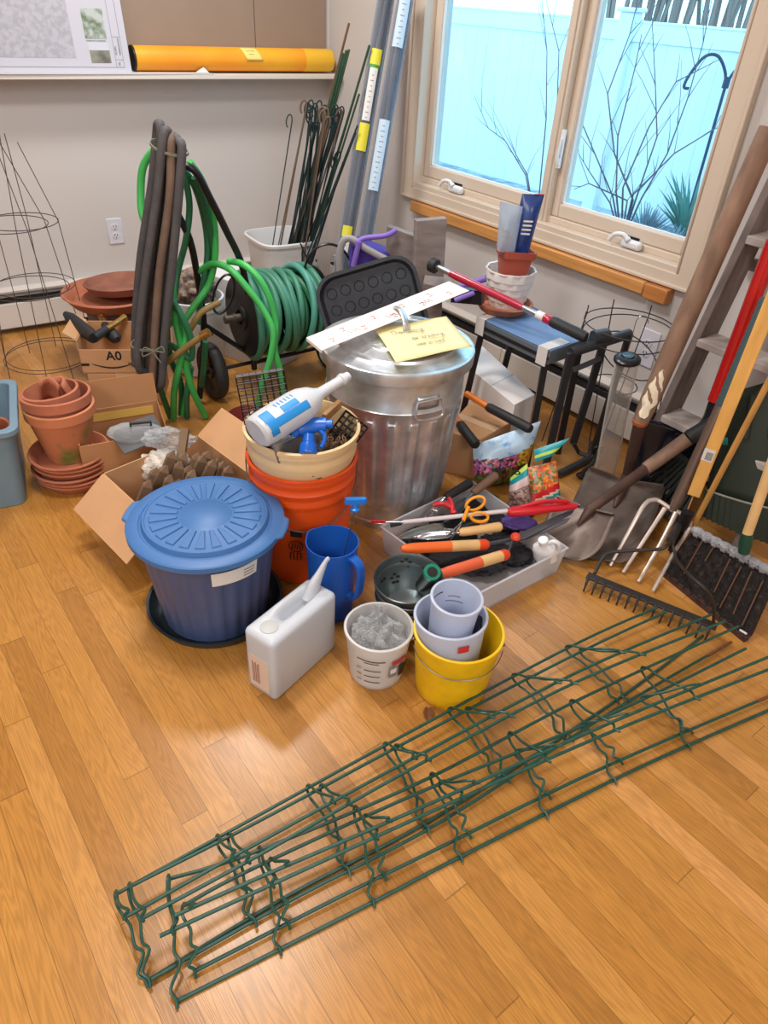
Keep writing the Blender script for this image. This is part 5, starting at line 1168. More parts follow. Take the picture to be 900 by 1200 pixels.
# orange tube with yellow cap
sl, sm, se = [onplane(u, 68, nA, DA-0.075).dot(dA) for u in (154, 354, 388)]; rT = 0.047; zt_ = ZS+0.006+rT
t = thing('mailing_tube', 'fat orange mailing tube with a yellow end cap lying on the shelf', 'tube', at(A(sl, 0.075, ZS)))
ORT = mat('orange_tube', (244, 152, 34), 0.45, rgb2=(246, 184, 40), thr=(0.35, 0.65), scale=2.0); YC = mat('yellow_tube_cap', (244, 190, 46), 0.45)
g = G(); g.tube([A(sl+0.008, 0.075, zt_), A(sm, 0.075, zt_)], rT, n=40); g.build('tube_body', ORT, t); g = G(); g.tube([A(sm, 0.075, zt_), A(se-0.012, 0.075, zt_), A(se-0.004, 0.075, zt_), A(se, 0.075, zt_)], [rT+0.001, rT+0.001, rT-0.003, rT-0.010], n=40); g.build('end_cap', YC, t)
g = G(); g.tube([A(sl, 0.075, zt_), A(sl+0.009, 0.075, zt_)], rT+0.001, n=40); g.build('dark_end', BLACK, t)
sn = onplane(294, 62, nA, DA-0.12).dot(dA); 
t = thing('sticky_note', 'yellow sticky note with pencil writing stuck on the orange tube', 'note', at(A(sn, 0.12, zt_)))
def TN(s, a, o=0.0): return A(s, 0.075+(rT+0.0015+o)*math.sin(a), zt_+(rT+0.0015+o)*math.cos(a))
g = G(); g.grid(lambda u, v: TN(sn-0.045+0.080*u+0.022*v, 0.30+1.25*v, 0.004*v*v), 6, 8); g.build('note_paper', mat('sticky_yellow', (240, 222, 124), 0.6), t, solid=0.0005)
for k in range(2):
    g = G(); g.tube([TN(sn-0.020+0.006*j+0.012*k, 0.78+0.28*k+0.035*(j % 2), 0.003) for j in range(8-3*k)], 0.0006, n=4); g.build('pencil_writing', GREYINK, t)
# seams on the wall
for nm, u, v0, v1, sl_ in (('left', 3, 120, 158, 0),):
    pass

# ------------------------------------------------------------------ clear sleeves of garden poles in the corner
SLV = sheer('clear_sleeve', see=0.84, rough=0.15, tint=(206, 212, 222))
POLE = mat('grey_pole', (104, 112, 126), 0.45, var=0.15); YL = mat('yellow_tag', (222, 214, 52), 0.5); GL = mat('green_tag', (66, 150, 60), 0.5); PBL = mat('pale_blue_label', (186, 208, 226), 0.5)
def sleeve(pb, pt, r, label, labs, npole=5, cols=None):
    T = frame(pb, pt, (1, 0, 0)); L = (pt-pb).length; t = thing('pole_pack', label, 'pole pack', T, 'clear packs of garden poles in the corner')
    for k in range(npole):
        a_ = 2*math.pi*k/npole; g = G(T); x, y = r*0.52*math.cos(a_), r*0.52*math.sin(a_); g.tube([(x, y, 0.01), (x, y, L-0.02)], r*0.27, n=8); g.build('pole', POLE, t)
    g = G(T); g.lathe([(r*0.6, 0), (r, 0.012), (r, L-0.01), (r*0.5, L)], 20, ripple=lambda a, z: 1+0.05*math.sin(3*a+z*9)); g.build('film_sleeve', SLV, t)
    vd_ = (T.inverted() @ Vector((0, 0, H))); ca_ = math.atan2(vd_.y, vd_.x)
    for z0, z1, m, w_ in labs:
        g = G(T); g.grid(lambda u, v: Vector(((r*1.06)*math.cos(ca_+(u-.5)*w_), (r*1.06)*math.sin(ca_+(u-.5)*w_), (z0+(z1-z0)*v)*L)), 8, 2); lb_ = g.build('label', m, t)
        if m is PBL or m is PAPER:
            for q in range(int((z1-z0)*L/0.02)):
                g = G(T); zc = z0*L+0.01+q*0.02; g.grid(lambda u, v: Vector(((r*1.075)*math.cos(ca_+(u-.5)*w_*(0.4 if q % 2 else 0.22)), (r*1.075)*math.sin(ca_+(u-.5)*w_*(0.4 if q % 2 else 0.22)), zc+0.003*v)), 4, 1); g.build('label_text', GREYINK, lb_)
    return t
def onz(u, v, dist): return PD(u, v, dist)
pbA, ptA = PD(399, 318, 3.28), PD(455, -20, 3.62); pbA2 = pbA-(ptA-pbA).normalized()*((pbA.z-0.0)/((ptA-pbA).normalized().z))
pbB, ptB = PD(421, 318, 3.22), PD(478, -20, 3.56); pbB2 = pbB-(ptB-pbB).normalized()*((pbB.z-0.0)/((ptB-pbB).normalized().z))
LA, LBb = (ptA-pbA2).length, (ptB-pbB2).length
def frac(p0, p1, u, v):  # where along the pole the photo row v falls
    lo, hi = 0.0, 1.0
    for _ in range(30):
        m_ = (lo+hi)/2; q = p0.lerp(p1, m_); w_ = q-Vector((0, 0, H)); c2 = w_.x*DOWN[0]*0; 
        dz = w_.x*RGT[0]*0
        x_, y_, z_ = w_
        cy_ = x_*RGT[1]+y_*FWD[1]-z_*DOWN[1]; cz_ = x_*RGT[2]+y_*FWD[2]-z_*DOWN[2]; vv = 600+FPX*cy_/cz_
        if vv > v: lo = m_
        else: hi = m_
    return lo
fa_ = lambda v: frac(pbA2, ptA, 0, v); fb_ = lambda v: frac(pbB2, ptB, 0, v)
sleeve(pbA2, ptA, 0.036, 'left pack of grey poles in a clear sleeve with three yellow tags', [(fa_(296), fa_(276), PAPER, 1.0), (fa_(277), fa_(265), YL, 1.2), (fa_(280), fa_(277), GL, 1.2), (fa_(178), fa_(146), YL, 1.2), (fa_(143), fa_(82), PAPER, 0.9), (fa_(78), fa_(60), YL, 1.2), (fa_(82), fa_(78), GL, 1.2)])
sleeve(pbB2, ptB, 0.034, 'right pack of grey poles in a clear sleeve with long pale blue labels', [(fb_(224), fb_(142), PBL, 1.3), (fb_(58), fb_(-10), PBL, 1.3)])

# ------------------------------------------------------------------ behind the steel can
PURP = mat('purple_foam', (60, 40, 140), 0.6); LILAC = mat('lilac_tube', (124, 98, 190), 0.5); GRT = mat('grey_strap', (150, 148, 152), 0.5)
y0 = 2.75
t = thing('garden_kneeler', 'folded purple and grey garden kneeler behind the black boot tray', 'kneeler', at(Vector((PD(430, 330, y0).x, y0+0.05, 0))))
q = [PD(404, 320, y0), PD(460, 330, y0), PD(455, 300, y0+0.02), PD(410, 283, y0+0.02)]
g = G(); dd = Vector((0.02, 0.10, 0)); low = UP*0.25
g.hexa([q[0]-low, q[1]-low, q[1]-low+dd, q[0]-low+dd], [q[3], q[2], q[2]+dd, q[3]+dd]); g.build('foam_pad', PURP, t, bevel=0.01)
g = G(); g.tube(spline([PD(398, 320, y0), PD(398, 300, y0), PD(402, 283, y0), PD(412, 280, y0), PD(430, 292, y0-0.01), PD(456, 306, y0-0.02)]), 0.013, n=10, flat=0.7)
for u_ in (398, 452): 
    a_ = PD(u_, 305, y0); g.tube([a_, Vector((a_.x, a_.y+0.02, 0.013))], 0.011, n=8)
g.build('grey_frame', GRT, t)
g = G(); g.tube(spline([PD(418, 284, y0-0.01), PD(428, 279, y0), PD(452, 276, y0), PD(464, 270, y0+0.02)]), 0.010, n=10); g.tube([PD(421, 283, y0-0.02), PD(414, 312, y0-0.02)], 0.010, n=8); g.build('lilac_handle', LILAC, t)
BARNW = mat('weathered_grey_board', (134, 124, 120), 0.85, var=0.22, scale=8, stretch=(1, 1, 5), bump=0.2)
# wooden bracket of two boards
y1 = 2.78
t = thing('wooden_bracket', 'weathered grey wooden bracket of two boards behind the boot tray', 'bracket', at(Vector((0.12, y1, 0))))
q = [PD(452, 320, y1+0.02), PD(489, 335, y1+0.02), PD(489, 278, y1+0.02), PD(453, 265, y1+0.02)]
dd = Vector((0.015, 0.03, 0)); low = UP*0.02
g = G(); g.hexa([Vector((q[0].x, q[0].y, 0.0)), Vector((q[1].x, q[1].y, 0.0)), Vector((q[1].x, q[1].y, 0.0))+dd, Vector((q[0].x, q[0].y, 0.0))+dd], [q[3], q[2], q[2]+dd, q[3]+dd]); g.build('side_board', BARNW, t, bevel=0.002)
q = [PD(492, 326, y1-0.05), PD(527, 331, y1-0.03), PD(524, 256, y1-0.03), PD(488, 259, y1-0.05)]; dd = Vector((-0.01, 0.035, 0))
g = G(); g.hexa([Vector((q[0].x, q[0].y, 0.0)), Vector((q[1].x, q[1].y, 0.0)), Vector((q[1].x, q[1].y, 0.0))+dd, Vector((q[0].x, q[0].y, 0.0))+dd], [q[3], q[2], q[2]+dd, q[3]+dd]); g.build('upright_board', BARNW, t, bevel=0.002)
g = G(); g.bar(PD(489, 268, y1), PD(495, 290, y1), 0.02, 0.02); g.build('rusty_bracket', RUST, t)
q = [PD(496, 332, 2.66), PD(530, 340, 2.66), PD(532, 326, 2.70), PD(498, 322, 2.70)]; g = G(); g.hexa([x-UP*0.02 for x in q], q); g.build('foot_board', BARNW, t, bevel=0.002)
# red telescopic pole
RED = mat('crimson_pole', (176, 34, 62), 0.3, coat=0.4); ALU = mat('aluminium', (190, 192, 196), 0.3, metal=0.9)
pp0, pp1 = PD(508, 311, 2.62), PD(690, 397, 2.22)
def al(f): return pp0.lerp(pp1, f)
t = thing('telescopic_pole', 'crimson telescopic pole with black grip lying across to the black stand', 'pole', at(pp0))
for nm, f0_, f1_, r_, m in (('end_plug', -0.02, 0.025, 0.026, RUB), ('thin_section', 0.02, 0.12, 0.010, ALU), ('red_tube', 0.12, 0.60, 0.0135, RED), ('steel_section', 0.60, 0.72, 0.010, ALU), ('red_collar', 0.735, 0.78, 0.0155, RED), ('white_collar', 0.69, 0.735, 0.015, WHITE), ('grip', 0.78, 0.985, 0.0185, RUB)):
    g = G(); g.tube([al(f0_), al(f0_+0.1*(f1_-f0_)), al(f0_+0.9*(f1_-f0_)), al(f1_)], [r_*0.9, r_, r_, r_*0.85], n=16); g.build(nm, m, t)
t = thing('purple_tool', 'purple tool handle lying behind the bench under the crimson pole', 'tool', at(PD(548, 332, 2.6)))
g = G(); g.tube([PD(530, 340, 2.62), PD(570, 326, 2.6)], 0.012, n=10); g.tube([PD(533, 352, 2.5), PD(556, 343, 2.5)], 0.009, n=8); g.build('handle', LILAC, t)
g = G(); g.bar(PD(530, 345, 2.55), PD(566, 348, 2.50), 0.05, 0.03); g.build('tool_head', BLACK, t)

# ------------------------------------------------------------------ work bench with pots
BT = mat('blue_bench_top', (98, 132, 176), 0.35, var=0.08); GB = mat('grey_bench_rail', (92, 102, 112), 0.5); WT = mat('white_tape', (212, 208, 206), 0.6)
zb_ = 0.475
q = [P(562, 372, zb_), P(645, 411, zb_), P(692, 395, zb_), P(612, 352, zb_)]
t = thing('step_bench', 'low blue-topped folding bench with white tape by the window wall', 'bench', at(Vector(((q[0].x+q[2].x)/2, (q[0].y+q[2].y)/2, 0))))
g = G(); g.hexa([x-UP*0.006 for x in q], q); g.build('bench_top', BT, t, bevel=0.002)
g = G(); q2_ = [q[0], q[1], q[2], q[3]]; g.hexa([x-UP*0.052 for x in q], [x-UP*0.0065 for x in q]); g.build('side_rail', GB, t, bevel=0.003)
g = G(); ex_ = (q[1]-q[0]).normalized(); fy = UP.cross(ex_); g.hexa([q[0]-fy*0.004-UP*0.034+ex_*0.01, q[1]-fy*0.004-UP*0.034, q[1]-UP*0.034, q[0]-UP*0.034+ex_*0.01], [q[0]-fy*0.004-UP*0.024+ex_*0.01, q[1]-fy*0.004-UP*0.024, q[1]-UP*0.024, q[0]-UP*0.024+ex_*0.01]); g.build('rail_groove', BLACK, t)
for f0_, f1_ in ((-0.02, 0.10), (0.86, 0.985)):
    g = G(); a_, b_ = q[0].lerp(q[1], f0_), q[0].lerp(q[1], f1_); c_, d_ = q[3].lerp(q[2], f1_), q[3].lerp(q[2], f0_)
    g.hexa([a_+UP*0.001-fy*0.006, b_+UP*0.001-fy*0.006, b_.lerp(c_, .5)+UP*0.001, a_.lerp(d_, .5)+UP*0.001], [a_+UP*0.003-fy*0.006, b_+UP*0.003-fy*0.006, b_.lerp(c_, .5)+UP*0.003, a_.lerp(d_, .5)+UP*0.003])
    g.hexa([a_-fy*0.008-UP*0.058, b_-fy*0.008-UP*0.058, b_-fy*0.005-UP*0.058, a_-fy*0.005-UP*0.058], [a_-fy*0.008+UP*0.003, b_-fy*0.008+UP*0.003, b_-fy*0.005+UP*0.003, a_-fy*0.005+UP*0.003]); g.build('white_tape', WT, t)
for a_, b_, s_ in ((q[0], q[1], 0.03), (q[3], q[2], 0.03)):
    for f_ in (0.02, 0.93):
        p_ = a_.lerp(b_, f_)+fy*(0.015 if a_ is q[0] else -0.015); ft = Vector((p_.x-ex_.x*0.05*(1 if f_ < .5 else -0.2), p_.y-ex_.y*0.05*(1 if f_ < .5 else -0.2), 0.0)); g = G(); g.bar(ft, p_-UP*0.05, 0.022, 0.016, (1, 0, 0)); g.build('leg', BLACK, t)
# clay saucer, white wavy pot, square clay pot, bags
cs_ = P(590, 352, zb_+0.005); cs_ = P(589, 362, zb_+0.004)
M = at(cs_); g = G(M); g.lathe([(0, 0), (0.085, 0), (0.104, 0.024), (0.107, 0.027), (0.104, 0.031), (0.098, 0.030), (0.083, 0.007), (0, 0.007)], 56); tag(g.build('clay_saucer', TERRA, None, top=M), 'clay saucer on the bench under the white scalloped pot', 'saucer')
WPOT = mat('white_glazed_pot', (226, 222, 218), 0.35)
M = at(cs_+Vector((0.012, 0.02, 0.0075))); t = thing('scalloped_pot', 'white scalloped plant pot on the clay saucer on the bench', 'pot', M); g = G(M)
def scal(a, z):
    k = z/0.026; row = math.floor(k); f = k-row; return 1+0.055*(1-f)*(1 if z < 0.125 else 0.4)+0.022*math.cos(a*11+math.pi*(row % 2))
pr = [(0, 0)]+[(0.056+0.033*(z/0.135)**0.7, z) for z in [0.135*i/40 for i in range(41)]]+[(0.088, 0.137), (0.082, 0.135), (0.053, 0.01), (0, 0.01)]
g.lathe(pr, 110, ripple=scal); g.build('pot_body', WPOT, t)
M = at(cs_+Vector((0.016, 0.024, 0.112)), R(12), R(-2), R(3)); t = thing('square_pot', 'small square clay-coloured pot standing in the white scalloped pot', 'pot', M); g = G(M)
def sqf(g, r0, r1, h, th, rim):
    lv = [(r0, 0), (r1*0.95, h-rim), (r1*1.06, h-rim), (r1*1.10, h), (r1*1.0, h), (r0*0.9, 0.01)]; vs = []
    for r_, z_ in lv: vs += [(x, y, z_) for x, y in rrect(2*r_, 2*r_, 0.010, 3)]
    n = 16; g.add(vs, [(k*n+i, k*n+(i+1) % n, (k+1)*n+(i+1) % n, (k+1)*n+i) for k in range(5) for i in range(n)]+[tuple(range(n))[::-1], tuple(range(5*n, 6*n))])
sqf(g, 0.040, 0.054, 0.098, 0.004, 0.024); g.build('pot_body', mat('brick_plastic', (168, 78, 58), 0.5), t)
def pillow(g, q, thick, nu=12, nv=14, seed=1, amp=0.15, bands=None):
    """a filled pouch on four corners (bl, br, tr, tl)"""
    rnd = random.Random(seed); ph = [rnd.uniform(0, 6) for _ in range(4)]
    n_ = (q[1]-q[0]).cross(q[3]-q[0]).normalized()
    for sgn in (1, -1):
        base = len(g.v)
        def f(u, v):
            p_ = (q[0].lerp(q[1], u)).lerp(q[3].lerp(q[2], u), v)
            b = (max(0, 1-(2*u-1)**2)**0.55)*(max(0, 1-(abs(2*v-0.82)/1.18)**2.6)) if v < 1 else 0
            return p_+n_*(sgn*thick*b*(1+amp*math.sin(7*u+ph[0]+3*v)*math.sin(6*v+ph[1])))
        vs = [f(i/nu, j/nv) for j in range(nv+1) for i in range(nu+1)]; o = len(g.v)
        g.v += [g.M @ p for p in vs]
        for j in range(nv):
            for i in range(nu):
                fc_ = (o+j*(nu+1)+i, o+j*(nu+1)+i+1, o+(j+1)*(nu+1)+i+1, o+(j+1)*(nu+1)+i); g.f.append(fc_ if sgn > 0 else fc_[::-1])
                mi = 0
                if bands:
                    vv = (j+.5)/nv; uu = (i+.5)/nu; mi = bands(uu, vv)
                g.m.append(mi)
    return g
zq = cs_.z+0.155; yq = cs_.y+0.02
BLB = mat('blue_foil_pouch', (24, 60, 128), 0.35, var=0.3, scale=30, coat=0.4)
q = [PD(597, 296, yq), PD(619, 298, yq), PD(638, 228, yq+0.02), PD(612, 227, yq+0.02)]; t = thing('seed_pouch', 'dark blue foil pouch standing in the small square pot', 'pouch', at(q[0])); g = G(); pillow(g, q, 0.020, seed=3); g.build('pouch_body', BLB, t)
nrmq = (q[1]-q[0]).cross(q[3]-q[0]).normalized(); sgq = -1 if nrmq.y > 0 else 1
g = G(); c_ = lambda u, v: (q[0].lerp(q[1], u)).lerp(q[3].lerp(q[2], u), v)+nrmq*sgq*0.0215
for k in range(4): g.hexa([c_(.3, .34+.07*k), c_(.75, .34+.07*k), c_(.75, .34+.07*k)+nrmq*sgq*0.0005, c_(.3, .34+.07*k)+nrmq*sgq*0.0005], [c_(.3, .37+.07*k), c_(.75, .37+.07*k), c_(.75, .37+.07*k)+nrmq*sgq*0.0005, c_(.3, .37+.07*k)+nrmq*sgq*0.0005])
g.build('printed_lines', PAPER, t)
g = G(); a_, b_ = q[3], q[2]; g.bar(a_.lerp(b_, .55)+nrmq*sgq*0.001, b_+nrmq*sgq*0.001, 0.010, 0.002, nrmq); g.build('red_corner', REDINK, t)
q = [PD(582, 293, yq-0.03), PD(603, 297, yq-0.03), PD(613, 242, yq-0.02), PD(586, 236, yq-0.02)]; t = thing('clear_pouch', 'clear plastic pouch bulging out of the small square pot beside the blue pouch', 'pouch', at(q[0])); g = G(); pillow(g, q, 0.032, seed=5, amp=0.3); g.build('pouch_body', sheer('pouch_film', 0.55, 0.1, (214, 228, 244), 0.5), t, sharp=60)

# white box and open carton under the bench
zw = 0.225
q = [P(536, 420, zw), P(603, 474, zw), P(627, 462, zw), P(565, 405, zw)]; f_ = [Vector((x.x, x.y, 0)) for x in q]
t = thing('white_carton', 'long white cardboard box standing under the blue bench', 'box', at((f_[0]+f_[2])/2)); g = G(); g.hexa(f_, q); g.build('carton', mat('white_card', (238, 234, 234), 0.6), t, bevel=0.002)
g = G(); m1, m2 = q[0].lerp(q[1], .62), q[3].lerp(q[2], .62); g.bar(m1+UP*0.0003, m2+UP*0.0003, 0.0012, 0.0008); g.build('flap_seam', GREYINK, t)
zo = 0.165
q = [P(520, 505, zo), P(563, 515, zo), P(600, 494, zo), P(552, 470, zo)]; f_ = [Vector((x.x, x.y, 0)) for x in q]
t = thing('brown_carton', 'brown cardboard box between the steel can and the flowery bag', 'box', at((f_[0]+f_[2])/2)); g = G(); g.hexa(f_, q); g.build('carton', CB, t, bevel=0.002)
g = G(); g.bar(q[0].lerp(q[3], .5)+UP*0.001, q[1].lerp(q[2], .5)+UP*0.001, 0.035, 0.001, UP.cross(q[1]-q[0])); g.build('tape', TAPE, t)
# loppers
ORH = mat('orange_tube_handle', (232, 124, 36), 0.4)
t = thing('loppers', 'long-handled orange loppers with thick black grips behind the flowery bag', 'loppers', at(P(590, 480, 0.19)))
for (p0, p1, p2) in ((PD(546, 461, 2.34), PD(574, 478, 2.27), PD(622, 503, 2.12)), (PD(530, 482, 2.30), PD(540, 498, 2.22), PD(558, 522, 2.10))):
    g = G(); g.tube([p0, p1], 0.0115, n=12); h_ = g.build('handle_tube', ORH, t); g = G(); g.tube([p1-(p2-p1)*0.06, p1, p2-(p2-p1)*0.05, p2], [0.0135, 0.0165, 0.0175, 0.0135], n=14); g.build('grip', RUB, t)

# flowery bags
def flower_mat(name, cols, scale, rough=0.35):
    m = bpy.data.materials.new(name); m.use_nodes = True; nt = m.node_tree; b = nt.nodes['Principled BSDF']; b.inputs['Roughness'].default_value = rough
    tc = nt.nodes.new('ShaderNodeTexCoord'); vo = nt.nodes.new('ShaderNodeTexVoronoi'); vo.inputs['Scale'].default_value = scale; nt.links.new(tc.outputs['Object'], vo.inputs['Vector'])
    sp_ = nt.nodes.new('ShaderNodeSeparateColor'); nt.links.new(vo.outputs['Color'], sp_.inputs[0]); r = nt.nodes.new('ShaderNodeValToRGB'); r.color_ramp.interpolation = 'CONSTANT'
    e = r.color_ramp.elements; e[0].color = sr(*cols[0]); e[0].position = 0; e[1].color = sr(*cols[1]); e[1].position = 1/len(cols)
    for i, c in enumerate(cols[2:]): x = e.new((i+2)/len(cols)); x.color = sr(*c)
    nt.links.new(sp_.outputs[0], r.inputs[0]); nt.links.new(r.outputs[0], b.inputs['Base Color']); return m
SKYM = mat('print_sky', (186, 216, 240), 0.3, rgb2=(90, 160, 220), thr=(0.52, 0.66), scale=22)
FL1 = flower_mat('print_pink_flowers', [(196, 84, 116), (60, 70, 40), (170, 60, 90), (150, 100, 180), (226, 140, 160), (40, 50, 34)], 120); FL2 = flower_mat('print_yellow_flowers', [(232, 190, 60), (220, 160, 40), (96, 110, 40), (200, 150, 70)], 110)
FL3 = flower_mat('print_orange_flowers', [(232, 110, 40), (240, 150, 60), (90, 110, 60), (200, 80, 40), (150, 140, 100)], 110); FGR = flower_mat('print_leaves', [(60, 80, 40), (130, 40, 40), (40, 40, 30), (90, 110, 50)], 90)
TEAL = mat('print_teal', (20, 150, 160), 0.35, var=0.1); LIME = mat('print_lime', (190, 220, 90), 0.35); REDP = mat('print_red', (206, 30, 44), 0.35); BARK = flower_mat('print_bark', [(120, 90, 84), (150, 120, 110), (90, 66, 62), (170, 140, 130)], 150); CREAMP = mat('print_cream', (226, 206, 180), 0.35); PINKP = mat('print_pale_pink', (216, 190, 192), 0.35)
def bag(name, label, q, th, mats_, bands, seed):
    t = thing(name, label, 'bag', at((q[0]+q[1])/2)); g = G(); pillow(g, q, th, 22, 24, seed, 0.2, bands); g.build('bag_body', mats_, t, sharp=70); return t
n3 = Vector((0, -1, 0))
q = [P(556, 572, 0.008), P(612, 560, 0.008), PD(634, 493, 2.18), PD(554, 522, 2.16)]
bag('potting_mix_bag', 'printed bag with blue sky and pink flowers standing behind the tool tray', q, 0.045, [SKYM, FL1, FL2, FGR], lambda u, v: 0 if v > 0.66-0.12*math.sin(3*u) else (2 if u > 0.66 and v > 0.3 else (1 if v > 0.28 else 3)), 2)
q = [P(612, 600, 0.008), P(658, 592, 0.008), PD(652, 540, 2.06), PD(618, 548, 2.06)]
bag('seed_mix_bag', 'printed bag with orange flowers, red band and teal corner beside the tool tray', q, 0.030, [FL3, REDP, TEAL, CREAMP], lambda u, v: 0 if v > 0.42+0.22*u-0.1 else (1 if v > 0.28+0.22*u-0.1 else (3 if v > 0.22+0.22*u-0.1 else (2 if u > 0.35 else 1))), 4)
q = [PD(627, 541, 2.04), PD(646, 535, 2.04), PD(668, 513, 2.06), PD(626, 527, 2.06)]
g = G(); pillow(g, q, 0.008, 10, 8, 6, 0.2, lambda u, v: 1 if 0.3 < v < 0.55 else 0); o = g.build('folded_bag_top', [TEAL, LIME]); o.parent = bpy.data.objects['seed_mix_bag']; 
o.matrix_parent_inverse = MW[bpy.data.objects['seed_mix_bag']].inverted()
q = [P(594, 602, 0.008), P(625, 604, 0.008), PD(618, 543, 2.0), PD(598, 560, 2.0)]
bag('mulch_bag', 'small bag printed with brown bark, its neck teal and lime, beside the orange-flowered bag', q, 0.026, [BARK, PINKP, TEAL, LIME], lambda u, v: 0 if v < 0.62 else (1 if v < 0.78 else (2 if v < 0.92 else 3)), 7)
g = G(); c_ = PD(606, 554, 1.955); g.lathe([(0.006, 0), (0.011, 0), (0.011, 0.003), (0.006, 0.003), (0.006, 0)], 16, T=frame(c_, c_+Vector((0, -1, .3))), sy=0.6); o = g.build('pour_hole', BLACK); o.parent = bpy.data.objects['mulch_bag']; o.matrix_parent_inverse = MW[bpy.data.objects['mulch_bag']].inverted()

# ------------------------------------------------------------------ tool tray
TR = frosted('clear_tray_plastic', (226, 228, 234), 0.25, see=0.5, glow=0.2)
c4 = [Vector((-0.005, 1.708, 0)), Vector((0.26, 1.432, 0)), Vector((0.549, 1.664, 0)), Vector((0.291, 1.984, 0))]; cen = sum(c4, Vector())/4; hT = 0.098
t = thing('tool_tray', 'shallow clear plastic tray full of hand tools in front of the steel can', 'tray', at(Vector((cen.x, cen.y, 0))))
fl4 = [cen+(x-cen)*0.95 for x in c4]; in4 = [cen+(x-cen)*0.985 for x in c4]; inf = [cen+(x-cen)*0.94 for x in c4]; lip4 = [cen+(x-cen)*1.02 for x in c4]
g = G(); vs = [x+UP*0 for x in fl4]+[x+UP*hT for x in c4]+[x+UP*hT for x in lip4]+[x+UP*(hT+0.003) for x in lip4]+[x+UP*(hT+0.003) for x in in4]+[x+UP*0.003 for x in inf]
g.add(vs, [(k*4+i, k*4+(i+1) % 4, (k+1)*4+(i+1) % 4, (k+1)*4+i) for k in range(5) for i in range(4)]+[(3, 2, 1, 0), (20, 21, 22, 23)]); g.build('tray_body', TR, t, bevel=0.003)
g = G(); m_ = c4[1].lerp(c4[2], .5); e_ = (c4[2]-c4[1]).normalized()
for f_ in (0.28, 0.78): m_ = c4[1].lerp(c4[2], f_); o_ = Vector((e_.y, -e_.x, 0))*0.004; g.hexa([m_-e_*0.03+o_+UP*0.085, m_+e_*0.03+o_+UP*0.085, m_+e_*0.03+UP*0.085, m_-e_*0.03+UP*0.085], [m_-e_*0.03+o_+UP*0.099, m_+e_*0.03+o_+UP*0.099, m_+e_*0.03+UP*0.099, m_-e_*0.03+UP*0.099])
pass
GLOVE = mat('black_glove_cloth', (34, 34, 38), 0.9, bump=0.6, bscale=60)
for c_, r_, sc_, sd, lb_ in ((P(560, 655, 0.035), 0.055, (1.5, 1.2, .45), 51, 'black work glove at the near side of the tool tray'), (P(585, 640, 0.04), 0.05, (1.3, 1.1, .45), 52, 'black work glove under the orange shear handles'), (P(600, 650, 0.035), 0.05, (1.2, .9, .5), 53, 'crumpled black glove near the white bottle in the tool tray'), (P(530, 622, 0.03), 0.055, (1.4, 1.4, .35), 54, 'dark glove at the bottom of the tool tray under the trowels'), (P(536, 652, 0.03), 0.06, (1.4, 1.1, .4), 56, 'black glove beside the planter bowls at the left of the tool tray'), (P(500, 632, 0.03), 0.055, (1.3, 1.1, .35), 57, 'dark glove at the left end of the tool tray'), (P(560, 590, 0.03), 0.06, (1.3, 1.1, .35), 58, 'dark glove at the back of the tool tray behind the scissors'), (P(596, 612, 0.045), 0.045, (1.4, 1.1, .5), 55, 'dark cloth glove beside the shear pivot in the tool tray')):
    g = G(); crumple(g, c_, r_, sd, sc_, 0.3, 40, 22); tag(g.build('work_glove', GLOVE, sharp=30), lb_, 'glove')
OR1 = mat('orange_grip', (236, 108, 36), 0.45); OR2 = mat('red_orange_grip', (226, 72, 30), 0.45); CRM = mat('pale_wood', (226, 184, 122), 0.5, var=0.12, scale=9); BLADE = mat('grey_blade', (98, 104, 112), 0.4, metal=0.6, var=0.15); STL = mat('polished_steel', (196, 200, 206), 0.22, metal=0.95)
def seg(t, name, m, pts, rs, n=14, flat=1.0):
    g = G(); g.tube(pts, rs, n=n, flat=flat); return g.build(name, m, t)
t = thing('hedge_shears', 'hedge shears with orange and pale wood handles and long grey blades across the tray', 'shears', at(P(600, 632, 0.10)))
hz1 = 0.105
def two(u0, v0, u1, v1, z0, z1): return P(u0, v0, z0), P(u1, v1, z1)
for (u0, v0, u1, v1, ja, jb, z0, z1, ocol) in ((470, 643, 572, 638, 0.56, 0.88, 0.128, 0.100, OR1), (513, 674, 595, 649, 0.59, 0.89, 0.135, 0.105, mat('worn_orange_grip', (220, 96, 58), 0.5))):
    a_, b_ = two(u0, v0, u1, v1, z0, z1); L = lambda f: a_.lerp(b_, f)
    seg(t, 'orange_grip', ocol, [L(0), L(.04), L(.15), L(ja)], [0.007, 0.013, 0.0155, 0.0165]); seg(t, 'wooden_section', CRM, [L(ja), L(jb)], 0.0165); seg(t, 'orange_ferrule', OR2, [L(jb), L(.96), L(1)], [0.0172, 0.017, 0.012]); seg(t, 'steel_shank', BLADE, [L(1), P(601, 632, 0.10)], [0.009, 0.008], flat=0.5)
pv = P(604, 630, 0.108); g = G(); g.lathe([(0, 0.012), (0.010, 0.012), (0.015, 0.007), (0.016, 0), (0, 0)], 20, T=at(pv)); g.build('pivot_knob', mat('red_pivot', (222, 70, 40), 0.4), t)
for z_, (u, v), w_ in ((0.100, (674, 596), 0.036), (0.093, (668, 607), 0.036)):
    p_ = P(602, 632, z_); q_ = P(u, v, z_+0.045); e_ = (q_-p_).normalized(); s_2 = Vector((e_.y, -e_.x, 0)).normalized(); g = G(); T = frame(p_, q_, s_2); LL = (q_-p_).length; g.prism([(-0.008, -0.035), (0.010, -0.03), (0.018, 0.03), (0.018, LL*0.55), (0.012, LL*0.9), (0.0, LL), (-0.006, LL*0.8), (-0.010, 0.03)], -0.0015, 0.0015, T=Matrix.Translation(p_) @ Matrix((s_2, e_, s_2.cross(e_))).transposed().to_4x4()); g.build('blade', BLADE, t)
